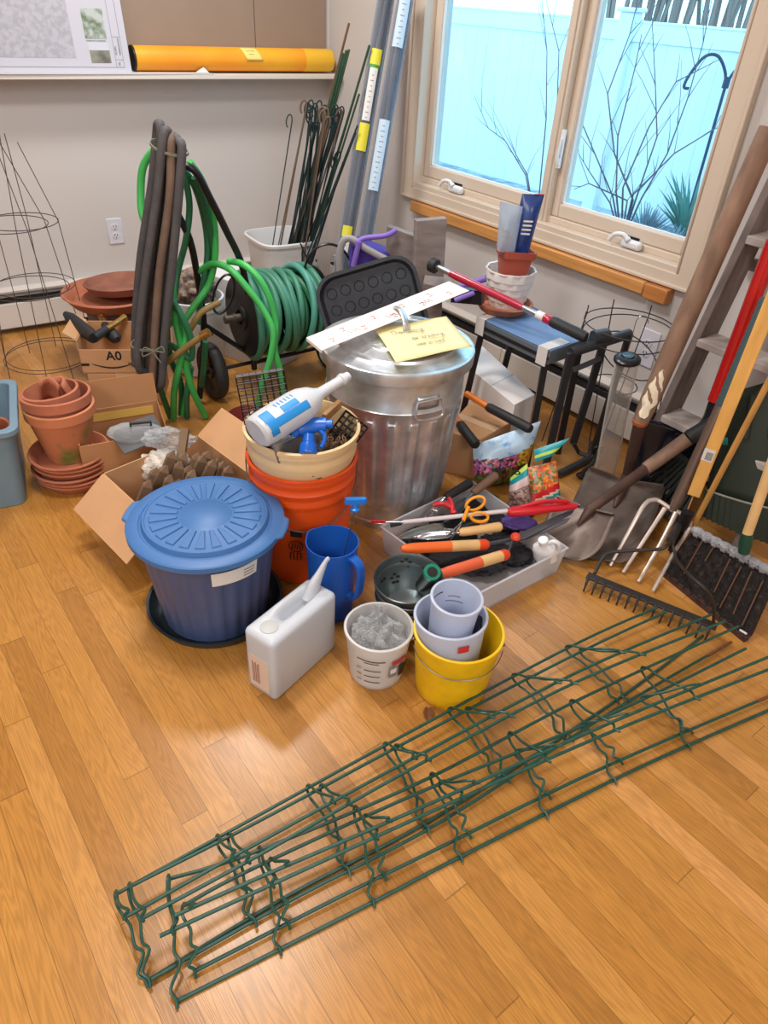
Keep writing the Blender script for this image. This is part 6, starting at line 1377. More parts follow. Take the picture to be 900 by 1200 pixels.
# grabber with red handle
t = thing('cut_and_hold_pruner', 'long white tube pruner with red handle lying over the tool tray', 'pruner', at(P(540, 602, 0.13)))
a_, b_ = P(472, 612, 0.125), P(600, 598, 0.155); seg(t, 'shaft', mat('white_tube', (216, 206, 210), 0.35), [a_, b_], 0.0068)
seg(t, 'red_tip', REDP, [P(434, 611, 0.12), P(452, 611, 0.12)], 0.006, flat=0.6); seg(t, 'linkage', STL, [P(452, 612, 0.12), P(474, 612, 0.125)], 0.004); seg(t, 'linkage', BLACK, [P(458, 616, 0.118), P(470, 613, 0.12)], 0.006)
h0_, h1_ = P(597, 600, 0.155), P(676, 593, 0.16); L = lambda f: h0_.lerp(h1_, f); seg(t, 'red_handle', REDP, [L(-.02), L(.05), L(.35), L(.6), L(.95), L(1)], [0.012, 0.0165, 0.0175, 0.013, 0.011, 0.006]); seg(t, 'trigger', REDP, spline([L(.15)+UP*0.014, L(.5)+UP*0.028, L(.85)+UP*0.020]), 0.008, flat=0.6)
# trowels
def trowel(label, grip, tang, blade_pts, gm, bm_, w_=0.032, name='hand_trowel'):
    t = thing(name, label, 'trowel', at(grip[0])); seg(t, 'wooden_grip' if gm in (CRM, OLDW) else 'grip', gm, [grip[0], grip[0].lerp(grip[1], .06), grip[0].lerp(grip[1], .5), grip[0].lerp(grip[1], .92), grip[1]], [0.010, 0.0155, 0.014, 0.0135, 0.010]); seg(t, 'tang', bm_, [grip[1], tang], 0.005)
    p_, q_ = blade_pts; e_ = (q_-p_).normalized(); s2_ = e_.cross(UP).normalized(); n_ = s2_.cross(e_); g = G(); LL = (q_-p_).length
    g.grid(lambda u, v: p_+e_*(LL*v)+s2_*((u-.5)*2*w_*(1-max(0, (v-.45)/.55)**2.2)*(0.55+0.45*min(1, v*6)))-n_*(0.010*(1-(2*u-1)**2)), 8, 14); g.build('blade', bm_, t, solid=0.0015); return t
OLDW = mat('old_brown_wood', (120, 92, 74), 0.7, var=0.2)
trowel('hand trowel with pale wooden grip lying in the middle of the tray', [P(588, 617, 0.12), P(538, 624, 0.11)], P(522, 626, 0.105), (P(530, 625, 0.105), P(484, 629, 0.085)), CRM, STL, 0.020)
trowel('second steel trowel blade lying below the wooden-gripped trowel', [P(560, 614, 0.07), P(536, 622, 0.075)], P(520, 620, 0.075), (P(522, 616, 0.08), P(466, 630, 0.085)), BLACK, mat('dull_steel', (150, 146, 140), 0.35, metal=0.8), 0.024)
trowel('brown wooden tool handle sticking up at the back of the tray', [P(582, 556, 0.16), P(554, 578, 0.13)], P(545, 588, 0.11), (P(548, 584, 0.11), P(520, 612, 0.08)), OLDW, BLADE, 0.018, 'hand_fork')
trowel('black rubber tool handle at the back left of the tray', [P(552, 565, 0.14), P(522, 583, 0.125)], P(514, 590, 0.11), (P(516, 590, 0.11), P(496, 610, 0.09)), RUB, STL, 0.012, 'hand_weeder')
# orange scissors
ORS = mat('orange_scissor_plastic', (242, 158, 30), 0.35)
t = thing('scissors', 'scissors with orange loop handles standing open in the tool tray', 'scissors', at(P(546, 605, 0.12)))
for (c_, ru, rv, tilt_) in ((P(557, 590, 0.165), 0.030, 0.018, 0.5), (P(562, 606, 0.150), 0.026, 0.014, -0.1)):
    cx3 = Vector((math.cos(tilt_), 0.1, math.sin(tilt_))).normalized(); cy3 = Vector((-math.sin(tilt_)*0.8, 0.5, math.cos(tilt_))).normalized()
    g = G(); g.tube([c_+cx3*ru*math.cos(a2)+cy3*rv*math.sin(a2) for a2 in [2*math.pi*i/24 for i in range(24)]], 0.0048, n=8, closed=True); g.build('loop_handle', ORS, t)
seg(t, 'loop_handle', ORS, [P(549, 594, 0.16), P(543, 610, 0.14)], 0.006); seg(t, 'blade', STL, [P(543, 609, 0.138), P(536, 622, 0.12), P(527, 634, 0.105)], [0.008, 0.007, 0.001], flat=0.25); seg(t, 'blade', STL, [P(545, 609, 0.135), P(533, 621, 0.118), P(522, 630, 0.105)], [0.008, 0.007, 0.001], flat=0.25)
t = thing('pruning_shears', 'small red pruning shears at the back left of the tool tray', 'pruners', at(P(525, 594, 0.12)))
seg(t, 'red_handle', REDP, spline([P(508, 592, 0.125), P(518, 590, 0.135), P(528, 594, 0.13), P(533, 602, 0.12)]), 0.008); seg(t, 'red_handle', REDP, spline([P(526, 584, 0.14), P(530, 592, 0.135), P(530, 602, 0.12)]), 0.007); seg(t, 'blade', STL, [P(512, 600, 0.11), P(506, 598, 0.115)], 0.006, flat=0.4)
g = G(); crumple(g, P(608, 612, 0.10), 0.040, 61, (1.35, 0.8, .45), 0.25, 36, 20); tag(g.build('purple_cloth', mat('purple_cloth', (84, 62, 130), 0.9, var=0.15), sharp=40), 'dark purple cloth beneath the red pruner handle', 'cloth')
# white bottle
b0_, b1_ = P(636, 652, 0.075), P(632, 634, 0.125); T = frame(P(640, 655, 0.06), P(636, 630, 0.155), (1, -0.3, 0))
t = thing('white_bottle', 'small white plastic bottle with handle and cap at the right end of the tray', 'bottle', T)
g = G(T); g.lathe([(0, 0), (0.026, 0), (0.031, 0.004), (0.033, 0.045), (0.029, 0.062), (0.013, 0.074), (0.012, 0.080), (0, 0.080)], 36, sx=1.1, sy=0.72); g.build('bottle_body', WHITE, t)
g = G(T); g.lathe([(0.0145, 0.078), (0.015, 0.092), (0.013, 0.094), (0, 0.094)], 28); g.build('cap', WHITE, t); g = G(T); g.tube(spline([(0.012, 0, 0.076), (0.030, 0.0, 0.088), (0.044, 0, 0.075), (0.040, 0, 0.045), (0.030, 0, 0.03)]), 0.0065, n=10); g.build('handle', WHITE, t)

# ------------------------------------------------------------------ black stand, spreader tube, wire ring
BF = mat('black_stand_frame', (44, 46, 52), 0.45)
t = thing('folding_stand', 'black metal folding stand between the blue bench and the ladder', 'stand', at(P(690, 540, 0)))
zs_ = 0.47; tA, tB = PD(669, 413, 2.20), PD(738, 391, 2.30)
g = G(); g.tube([tA, tB], 0.017, n=12); g.build('top_bar', BF, t)
fA, fB, fC = P(648, 524, 0.0), P(683, 533, 0.0), P(694, 533, 0.0)
def flatbar(a_, b_, w_=0.026, th=0.014, nm='leg'): g = G(); g.bar(a_, b_, w_, th, (1, 0.3, 0)); g.build(nm, BF, t, bevel=0.002)
l1, l2, l3 = P(636, 548, 0.008), P(672, 528, 0.06), P(693, 536, 0.02)
flatbar(P(640, 545, 0.0), tA); flatbar(P(672, 519, 0.065), PD(708, 400, 2.26)); flatbar(P(694, 533, 0.0), tB, 0.024)
flatbar(PD(671, 434, 2.19), PD(704, 420, 2.24), 0.018, 0.010, 'cross_bar'); g = G(); g.tube(spline([P(694, 520, 0.02), P(692, 535, 0.014), P(684, 541, 0.014), P(654, 556, 0.014)]), 0.014, n=10); g.build('foot_bar', BF, t); g = G(); g.tube([P(672, 519, 0.07), P(678, 530, 0.02), P(690, 535, 0.02)], 0.008, n=8); g.build('cross_bar', BF, t)
g = G(); g.tube([PD(695, 396, 2.24), PD(712, 393, 2.26)], 0.024, n=14); g.build('clamp_collar', BF, t)
# clear tube with black cap
cT = PD(735, 422, 2.14); cF = P(706, 566, 0.0)
T = frame(cF, cT, (1, 0, 0)); LT = (cT-cF).length
t = thing('seed_tube', 'tall clear plastic tube with a round black cap beside the black stand', 'tube', T)
g = G(T); g.lathe([(0.034, 0.0), (0.037, 0), (0.037, LT), (0.0355, LT), (0.0355, 0.003)], 36); g.build('clear_tube', sheer('clear_tube_film', 0.93, 0.06, (248, 246, 244)), t)
g = G(T); g.lathe([(0, LT+0.020), (0.018, LT+0.019), (0.022, LT+0.014), (0.036, LT+0.012), (0.042, LT+0.006), (0.042, LT-0.002), (0.036, LT-0.006), (0, LT-0.006)], 40); g.build('black_cap', FR, t)
RWD = mat('dark_cage_wire', (52, 46, 46), 0.6)
cR = PD(738, 380, 2.33); ra_, rb_ = dB*-1, nB
legs = []
def rp(a_, c=cR, r=0.150): return c+ra_*(r*math.cos(a_))+rb_*(r*math.sin(a_))
ftc = Vector((cR.x-0.07, cR.y-0.05, 0.0))
legs += [[rp(R(a_))+UP*0.03, rp(R(a_)), rp(R(a_)).lerp(P(u, v, 0.004), 0.98)] for a_, (u, v) in zip((200, 225, 150, 10, 25, 100), ((634, 520), (640, 545), (690, 520), (758, 530), (762, 528), (700, 530)))]
t = plantcage('round wire plant support with one wide top ring beside the clear tube', [(cR, 0.150, ra_, rb_), (cR-UP*0.03+ra_*0.006, 0.152, ra_, (rb_+UP*0.10).normalized()), (cR-UP*0.10+ra_*0.03, 0.11, (ra_-UP*0.5).normalized(), rb_), (cR-UP*0.22+ra_*0.0, 0.08, ra_, rb_)], legs, 0.0022, 'plant_support', RWD)
g = G(); hk = PD(745, 378, 2.28); g.tube([hk-UP*0.20, hk]+[hk+Vector((0.02-0.02*math.cos(a2), 0, 0.025*math.sin(a2))) for a2 in [R(i*20) for i in range(1, 10)]], 0.0016, n=6); tag(g.build('wire_hook', STL), 'thin bent wire hook standing up inside the wire ring', 'hook')
t = thing('caster_parts', 'small black clamp with a bent clip on the floor under the clear tube', 'clamp', at(P(690, 556, 0)))
g = G(); g.tube(spline([P(680, 560, 0.01), P(684, 552, 0.02), P(692, 546, 0.03), P(697, 538, 0.04), P(700, 530, 0.06)]), 0.008, n=8); g.build('arm', BLACK, t); g = G(); g.tube(circ(P(681, 557, 0.012), 0.015, 16), 0.004, n=6, closed=True); g.tube(circ(P(700, 528, 0.065), 0.015, 16, ay=UP), 0.006, n=6, closed=True); g.build('ring', BLACK, t)

# ------------------------------------------------------------------ wooden step ladder at the right
LW = mat('weathered_ladder_wood', (122, 110, 106), 0.85, var=0.25, scale=10, stretch=(3, 3, 1), bump=0.15); LSTEP = mat('ladder_step_wood', (188, 180, 176), 0.8, var=0.18, scale=14, bump=0.1)
Fl = P(752, 540, 0.0); Fl = Vector((0.88, 2.16, 0)); tp_ = PD(893, 250, 2.25)
dl = (tp_-Fl).normalized(); topL = Fl+dl*1.75
t = thing('step_ladder', 'weathered grey wooden step ladder standing at the right edge', 'ladder', at(Fl))
side = -dB; fr_ = side.cross(dl).normalized()  # facing direction of the steps
if fr_.y > 0: fr_ = -fr_
def lad(name, p0, p1, w_, th, m=LW): 
    g = G(); T = frame(p0, p1, fr_); g.bx(-w_/2, w_/2, -th/2, th/2, 0, (p1-p0).length, T); return g.build(name, m, t, bevel=0.003)
lad('rail', Fl, topL, 0.085, 0.026); lad('rail', Fl+side*0.42, topL+side*0.30, 0.085, 0.026)
for vv, uu in ((480, 790), (392, 826), (272, 882)):
    # height of the step on the rail
    lo, hi = 0.0, 1.7
    for _ in range(30):
        md_ = (lo+hi)/2; w_ = Fl+dl*md_-Vector((0, 0, H)); cy_ = w_.x*RGT[1]+w_.y*FWD[1]-w_.z*DOWN[1]; cz_ = w_.x*RGT[2]+w_.y*FWD[2]-w_.z*DOWN[2]
        if 600+FPX*cy_/cz_ > vv: lo = md_
        else: hi = md_
    c_ = Fl+dl*lo; fh = Vector((fr_.x, fr_.y, 0)).normalized(); wd = 0.105
    g = G(); a_ = c_+fh*0.055+side*0.012; b_ = a_+side*(0.40-0.06*lo); g.hexa([a_-UP*0.024, b_-UP*0.024, b_-UP*0.024-fh*wd, a_-UP*0.024-fh*wd], [a_, b_, b_-fh*wd, a_-fh*wd]); g.build('step', LSTEP, t, bevel=0.003)
rb0 = Fl+Vector((0.05, 0.05, 0)); lad('rear_leg', rb0, topL+Vector((0.03, 0.04, -0.05)), 0.045, 0.022)
c1_ = PD(872, 307, 2.33); g = G(); g.bar(c1_, c1_+side*0.35, 0.035, 0.02, (0, 0, 1)); g.build('rear_bar', LW, t)

# ------------------------------------------------------------------ shovels
SPADE = mat('worn_spade_steel', (92, 78, 70), 0.45, metal=0.45, rgb2=(134, 120, 112), thr=(0.35, 0.7), scale=9, bump=0.06, bscale=30); SOCK = mat('rusty_socket_steel', (88, 66, 58), 0.55, metal=0.35, var=0.2)
def bladeS(p_tl, p_tr, tip, depth, expo, square, m, t, nu=14, nv=18):
    c_ = (p_tl+p_tr)/2; ax_ = (p_tr-p_tl); hw = ax_.length/2; ax_.normalize(); e_ = (tip-c_); L = e_.length; e_ = e_.normalized(); ax_ = (ax_-e_*ax_.dot(e_)).normalized(); n_ = ax_.cross(e_); n_ = n_ if n_.z > 0 else -n_
    def f(u, v):
        s = 2*u-1; wv = hw*(1-(max(0, v-square)/(1-square))**expo)**(1/expo) if v > square else hw
        return c_+e_*L*v+ax_*s*wv+n_*(depth*(s*s)*(1-v*0.6)+0.0*v)
    g = G(); g.grid(f, nu, nv); g.build('blade', m, t, solid=0.003, sharp=60)
    g = G()
    for s in (-1, 1): g.bar(c_+ax_*s*hw*0.95+n_*depth, c_+ax_*s*hw*0.2+n_*0.004, 0.016, 0.006, n_)
    g.build('foot_rest', m, t)
    return c_, e_, n_, L
WOODH = mat('weathered_handle_wood', (134, 106, 88), 0.7, var=0.28, scale=8, stretch=(4, 4, 1), bump=0.1)
tl, tr, tip = P(694, 546, 0.075), P(774, 583, 0.075), P(694, 657, 0.010)
t = thing('flat_shovel', 'large worn shovel with thick split wooden handle leaning on the ladder', 'shovel', at(tip))
c_, e_, n_, L = bladeS(tl, tr, tip, 0.018, 3.0, 0.45, SPADE, t)
s0 = c_+e_*L*0.22+n_*0.012; s1 = PD(750, 495, 2.04); seg(t, 'socket', SOCK, [s0+e_*0.06-n_*0.008, s0, c_+n_*0.02-e_*0.02, s1], [0.006, 0.018, 0.021, 0.0245], flat=0.85)
seg(t, 'orange_band', mat('rust_orange_band', (166, 92, 48), 0.6), [s1, s1+(s1-c_).normalized()*0.012], 0.0255)
h1_ = PD(903, 150, 2.14); hv = lambda f: s1.lerp(h1_, f); seg(t, 'handle', WOODH, [hv(0.0), hv(.1), hv(.5), hv(1)], [0.025, 0.030, 0.031, 0.029], n=18)
PATCH = mat('split_pale_wood', (232, 222, 196), 0.85, rgb2=(176, 150, 96), thr=(0.60, 0.68), scale=34, bump=0.8, bscale=70, stretch=(1, 1, 0.35))
vdir = (Vector((0, 0, H))-hv(.15)).normalized(); g = G(); hd_ = (h1_-s1).normalized(); sd_ = hd_.cross(vdir).normalized()
g.grid(lambda u, v: hv(0.02+0.19*v)+(vdir*math.cos((u-.5)*1.5*(math.sin(math.pi*(0.1+0.85*v))+0.15*math.sin(v*23)))+sd_*math.sin((u-.5)*1.5*(math.sin(math.pi*(0.1+0.85*v))+0.15*math.sin(v*23))))*(0.0312+0.0016*math.sin(u*7+v*19)), 10, 26); g.build('split_wood_patch', PATCH, t)['label'] = 'pale splintered patch on the handle'
tl, tr, tip = P(680, 572, 0.125), P(720, 613, 0.125), P(664, 653, 0.012)
t = thing('round_shovel', 'short shovel with brown wooden handle and black grip lying over the larger one', 'shovel', at(tip))
tl2 = tl+(tl-tr)*0.55
c_, e_, n_, L = bladeS(P(655, 580, 0.125), P(720, 612, 0.125), P(660, 655, 0.012), 0.024, 2.4, 0.35, SPADE, t)
ctr = P(690, 598, 0.135); seg(t, 'socket', SOCK, [c_+e_*L*0.35+n_*0.006, ctr, P(723, 574, 0.17), PD(757, 549, 1.985)], [0.006, 0.017, 0.0175, 0.0195], flat=0.9)
w1 = PD(757, 549, 1.985); w2_ = PD(806, 514, 2.00); w3 = PD(836, 496, 2.02); seg(t, 'handle', WOODH, [w1, w2_], [0.021, 0.023], n=16); seg(t, 'black_grip', RUB, [w2_, w2_.lerp(w3, .1), w3], [0.022, 0.025, 0.024], n=16)
g = G(); g.sph(P(749, 553, 0.20), 0.0055, 10, 6); g.build('rivet', STL, t)
# snow shovel
SNB = mat('black_glossy_plastic', (24, 28, 42), 0.18, coat=0.6)
t = thing('snow_shovel', 'black plastic snow shovel with a red shaft behind the worn shovels', 'shovel', at(P(745, 560, 0)))
q = [P(728, 570, 0.03), P(800, 600, 0.03), PD(836, 522, 2.10), PD(752, 490, 2.13)]
nq = (q[1]-q[0]).cross(q[3]-q[0]).normalized(); nq = nq if nq.y < 0 else -nq
g = G(); g.grid(lambda u, v: (q[0].lerp(q[1], u)).lerp(q[3].lerp(q[2], u), v)-nq*0.015*math.sin(math.pi*v)-nq*(0.02*(1-(2*u-1)**4))+nq*0.006*math.sin(u*14)*math.sin(math.pi*v), 20, 16); g.build('scoop', SNB, t, solid=0.006)
m0 = q[3].lerp(q[2], .5); y_ = PD(838, 470, 2.03); seg(t, 'yoke', SNB, spline([m0-UP*0.02, PD(810, 512, 2.08), PD(828, 495, 2.05), y_]), 0.020, flat=0.6); seg(t, 'yoke', SNB, spline([PD(832, 520, 2.07), PD(836, 500, 2.05), y_]), 0.012)
seg(t, 'red_shaft', mat('red_shaft', (196, 22, 24), 0.25, coat=0.4), [y_, PD(908, 282, 2.06)], 0.0225, n=18)
# garden fork
t = thing('garden_fork', 'garden fork with four steel tines and a teal ribbed grip', 'fork', at(P(755, 680, 0)))
TIN = mat('worn_fork_steel', (216, 204, 196), 0.4, metal=0.45, var=0.15); TG = mat('teal_grey_grip', (64, 88, 94), 0.55)
zj = 0.135; jn = P(788, 598, zj); gripB = PD(846, 477, 1.93); seg(t, 'shaft', mat('brown_steel_shaft', (124, 104, 94), 0.35, metal=0.5), [jn, jn.lerp(gripB, .1), gripB], [0.012, 0.017, 0.0205], n=16)
gT = PD(900, 350, 1.97); gr = [gripB.lerp(gT, i/30) for i in range(31)]; seg(t, 'ribbed_grip', TG, gr, [0.0215 if i % 2 else 0.0195 for i in range(31)], n=16)
tipz = 0.006
for pts in ([P(760, 587, zj+0.02), P(752, 596, zj+0.012), P(735, 627, 0.08), P(715, 663, tipz)], [P(779, 596, zj), P(762, 622, 0.09), P(730, 671, tipz)], [P(792, 601, zj), P(775, 635, 0.08), P(748, 682, tipz)], [P(809, 611, zj-0.005), P(806, 622, 0.10), P(790, 648, 0.06), P(765, 693, tipz)]):
    g = G(); sp_ = spline(pts, 5); g.tube(sp_, [0.0076-0.0028*i/len(sp_) for i in range(len(sp_))], n=8); g.build('tine', TIN, t)
g = G(); g.tube(spline([P(760, 587, zj+0.02), P(770, 586, zj+0.018), P(783, 594, zj+0.006), P(788, 598, zj), P(795, 600, zj), P(809, 611, zj-0.005)]), 0.0068, n=8); g.build('tine_head', TIN, t)
# square pine pole with label, thin pole
PP = mat('yellow_pine', (232, 178, 96), 0.55, var=0.12, scale=9, stretch=(4, 4, 1))
a_ = PD(813, 580, 1.83); b_ = PD(930, 290, 1.84)
t = thing('pine_pole', 'flat yellow pine pole with a white barcode label beside the fork', 'pole', at(Vector((a_.x, a_.y, 0)))); vdir = (Vector((0, 0, H))-a_).normalized(); sd_ = (b_-a_).normalized().cross(vdir)
T = frame(a_, b_, sd_); L = (b_-a_).length; g = G(T); g.bx(-0.0185, 0.0185, -0.011, 0.011, 0, L); g.build('pole_body', PP, t, bevel=0.003)
sgy = -1 if (T.to_3x3() @ Vector((0, 1, 0))).dot(vdir) < 0 else 1
g = G(T); g.bx(-0.0192, 0.012, 0.0112*sgy-0.0003, 0.0112*sgy+0.0003, 0.125, 0.165); lb_ = g.build('price_label', PAPER, t)
g = G(T)
for k in range(9): g.bx(-0.010+0.0022*k, -0.010+0.0022*k+0.0010, 0.0117*sgy-0.0002, 0.0117*sgy+0.0002, 0.130, 0.155)
g.build('barcode', INK, lb_)
g = G(); tpk = PD(804, 602, 1.81); g.tube([a_, tpk], [0.003, 0.0012], n=6); g.build('spike', mat('bare_wood_spike', (190, 130, 84), 0.6), t)
g = G(); g.tube([PD(806, 600, 1.80), P(790, 645, 0.01)], 0.02, n=10, flat=0.7); g.build('black_socket', BLACK, t)
t = thing('thin_pole', 'thin round wooden pole leaning between the pine pole and the green rake', 'pole', at(P(800, 640, 0)))
seg(t, 'shaft', mat('golden_wood', (196, 146, 78), 0.5, var=0.15), [P(799, 642, 0.008), PD(915, 420, 1.76)], [0.0085, 0.0085], n=12)
# dark green leaf scoops
DG = mat('dark_green_rake_plastic', (30, 42, 30), 0.6, var=0.12, scale=8); DGS = mat('dark_green_slot', (22, 32, 26), 0.6)
q = [PD(828, 576, 1.90), PD(915, 600, 1.80), PD(925, 440, 1.95), PD(850, 462, 2.02)]; nq = (q[1]-q[0]).cross(q[3]-q[0]).normalized(); nq = nq if nq.y < 0 else -nq
def lp(u, v, o=0.0): return (q[0].lerp(q[1], u)).lerp(q[3].lerp(q[2], u), v)+nq*(o-0.035*(2*u-1)**2)
t = thing('leaf_scoop', 'large dark green leaf scoop with slotted plate and tines at the right edge', 'leaf scoop', at(P(860, 640, 0)))
g = G(); g.grid(lambda u, v: lp(u, v), 14, 12); g.build('plate', DG, t, solid=0.005)
g = G(); g.tube([lp(u/14, 0.0, 0.003) for u in range(15)], 0.0035, n=6); g.build('plate_rim', mat('worn_rim', (150, 150, 140), 0.6), t)
for u_ in (0.45, 0.80): g = G(); g.tube([lp(u_, 0.55, 0.004), lp(u_+0.03, 0.92, 0.004)], 0.011, n=8, flat=0.4); g.build('grip_slot', DGS, t)
g = G(); g.tube([lp(0.10, 0.52, 0.004), lp(0.17, 0.52, 0.004)], 0.013, n=8, flat=0.3); g.build('teal_sticker', mat('teal_sticker', (40, 140, 130), 0.5), t)
for k in range(13):
    u_ = 0.01+k*0.079; a_ = lp(u_, 0.0); d_ = (lp(u_, 0)-lp(u_, .3)); b_ = a_+d_*0.95; b_.z = max(b_.z, 0.004); g = G(); g.bar(a_, b_, 0.0185, 0.006, q[1]-q[0]); g.build('tine', DG, t)
# second leaf scoop behind the shovel
t = thing('leaf_scoop', 'dark leaf scoop lying behind the fork, only its slanted tines showing', 'leaf scoop', at(P(780, 580, 0)))
for k in range(10):
    f_ = k/9; a_ = P(740+50*f_, 572+46*f_, 0.012); b_ = PD(792+34*f_, 533+26*f_, 2.08-0.05*f_); g = G(); g.bar(a_, b_, 0.013, 0.006, (P(790, 618, 0)-P(740, 572, 0))); g.build('tine', mat('blackish_green_plastic', (28, 34, 30), 0.5) if k == 0 else bpy.data.materials['blackish_green_plastic'], t)
g = G(); a_, b_ = PD(790, 532, 2.085), PD(828, 560, 2.03); g.bar(a_, b_, 0.03, 0.008, (0, 0, 1)); g.build('tine_root', bpy.data.materials['blackish_green_plastic'], t)
# push brush
tlp, trp, brp, blp = P(812, 622, 0.165), P(908, 674, 0.165), P(874, 750, 0.012), P(778, 672, 0.012)
BR = mat('dirty_black_bristle', (28, 24, 24), 0.9, rgb2=(70, 56, 46), thr=(0.55, 0.75), scale=70, bump=1.0, bscale=120); FRG = mat('grey_fringe', (150, 152, 158), 0.9, var=0.2, scale=60, bump=0.8, bscale=140)
t = thing('push_brush', 'dirty black scrub brush head with grey fringe lying at the right edge', 'brush', at((blp+brp)/2))
nb_ = (trp-tlp).cross(blp-tlp).normalized(); nb_ = nb_ if nb_.z > 0 else -nb_
def bp2(u, v, o=0.0): return (tlp.lerp(trp, u)).lerp(blp.lerp(brp, u), v)+nb_*o
g = G(); 
def bump_(u, v): return 0.004*math.sin(u*37)*math.sin(v*29)+0.004*math.sin(u*71+2)
g.grid(lambda u, v: bp2(u, v, bump_(u, v)), 40, 20); g.grid(lambda u, v: bp2(u, v, -0.05), 40, 4)
for (u0, v0, u1, v1) in ((0, 0, 1, 0), (1, 0, 1, 1), (1, 1, 0, 1), (0, 1, 0, 0)):
    g.grid(lambda a2, b2: bp2(u0+(u1-u0)*a2, v0+(v1-v0)*a2, (bump_(u0+(u1-u0)*a2, v0+(v1-v0)*a2) if b2 == 0 else -0.05)), 20, 1)
g.build('bristle_block', BR, t)
for u_, v0_, v1_, bn in ((0.16, 0.05, 0.75, 0.02), (0.30, 0.02, 0.35, 0.0), (0.52, 0.1, 0.7, 0.02), (0.66, 0.12, 0.85, 0.0), (0.78, 0.1, 0.8, 0.02), (0.92, 0.15, 0.85, 0.0)):
    g = G(); g.tube([bp2(u_+bn*v_, v0_+(v1_-v0_)*v_, 0.006) for v_ in [i/8 for i in range(9)]], 0.0022, n=6); g.build('reed_bristle', mat('brown_reed', (98, 66, 46), 0.8) if u_ == 0.16 else bpy.data.materials['brown_reed'], t)
g = G(); 
g.tube([bp2(i/60, 0.0, 0.0)+Vector((0, 0, 0.005*abs(math.sin(i*0.9)))) for i in range(61)], [0.010+0.006*abs(math.sin(i*0.45)) for i in range(61)], n=10); g.build('grey_fringe', FRG, t, sharp=30)
g = G(); g.bar(bp2(0, 1.0, -0.01), bp2(1, 1.0, -0.01), 0.02, 0.02); g.build('wooden_edge', mat('dark_reddish_wood', (72, 48, 44), 0.7), t)
g = G(); g.tube([bp2(0.92, .93, 0.004), bp2(0.99, .90, 0.012)], 0.0032, n=8); g.build('white_tie', WHITE, t)
hb_ = PD(873, 631, 1.58); ht_ = PD(925, 480, 1.66)
hb0 = bp2(0.60, -0.02, 0.01)
t = thing('brush_handle', 'pale wooden handle with a dark green joint rising above the scrub brush', 'handle', at(bp2(0.62, 0, 0)))
hb_ = bp2(0.63, -0.06, 0.02)+UP*0.01; ht_ = PD(930, 470, hb_.y+0.06); mid = PD(875, 628, hb_.y+0.01)
seg(t, 'wooden_shaft', mat('raw_handle_wood', (222, 184, 126), 0.6, var=0.12, scale=12), [mid, ht_], 0.0135, n=14); seg(t, 'green_joint', DGREEN, [hb_, hb_.lerp(mid, .6), mid+(ht_-mid)*0.02], [0.015, 0.018, 0.015], n=14)
# bow rake
RK = mat('dark_rake_steel', (62, 58, 56), 0.5, metal=0.5, var=0.15)
t = thing('bow_rake', 'black steel bow rake head lying on the floor below the fork', 'rake', at(P(760, 705, 0)))
r0_, r1_ = P(688, 674, 0.035), P(840, 735, 0.035); e_ = (r1_-r0_).normalized(); fy2 = Vector((e_.y, -e_.x, 0)); T = Matrix((e_, UP.cross(e_), UP)).transposed().to_4x4(); T.translation = r0_; L = (r1_-r0_).length
g = G(T); g.bx(0, L, -0.014, 0.014, -0.004, 0.004); g.build('head_bar', RK, t, bevel=0.002)
for k in range(15):
    x = L*(k+0.35)/15; g = G(T); g.tube(spline([(x, -0.006, 0.0), (x, -0.022, -0.002), (x+0.001, -0.034, -0.014), (x, -0.036, -0.034)], 4), [0.0055]*4+[0.0045]*4+[0.003]*4+[0.0015], n=6); g.build('tooth', RK, t)
g = G(); g.tube(spline([P(697, 672, 0.04), P(704, 658, 0.06), P(714, 648, 0.075), P(745, 645, 0.09), P(775, 643, 0.10), P(786, 634, 0.13)]), 0.0055, n=8); g.build('bow_arm', RK, t)
g = G(); g.tube(spline([P(788, 636, 0.12), P(793, 655, 0.11), P(806, 672, 0.20), P(826, 690, 0.20), P(836, 706, 0.14), P(836, 733, 0.045)]), 0.0045, n=8); g.build('bow_arm', RK, t)
seg(t, 'socket', RK, [P(786, 634, 0.13), PD(800, 605, 1.87)], 0.013)

# ------------------------------------------------------------------ small pots between carton and pails
M = at(P(290, 520, 0)+Vector((0.0, 0.03, 0))); cX = P(285, 520, 0.0)
t = thing('grey_tray_round', 'round grey tray behind the beige pail', 'tray', at(cX)); t.name = 'round_tray'
g = G(MW[t]); g.lathe([(0, 0.004), (0.11, 0.004), (0.13, 0.03), (0.135, 0.03), (0.115, 0.0), (0, 0.0)], 48); g.build('dish', mat('grey_tray_plastic', (88, 94, 104), 0.5), t)
M = at(cX+Vector((0.025, 0.0, 0.006))); t = thing('red_brown_pot', 'red-brown plastic pot on the round grey tray behind the beige pail', 'pot', M); g = G(M); pot(g, 0.055, 0.075, 0.12, 0.02, 0.003); g.build('pot_body', mat('red_brown_plastic', (132, 56, 50), 0.45), t)

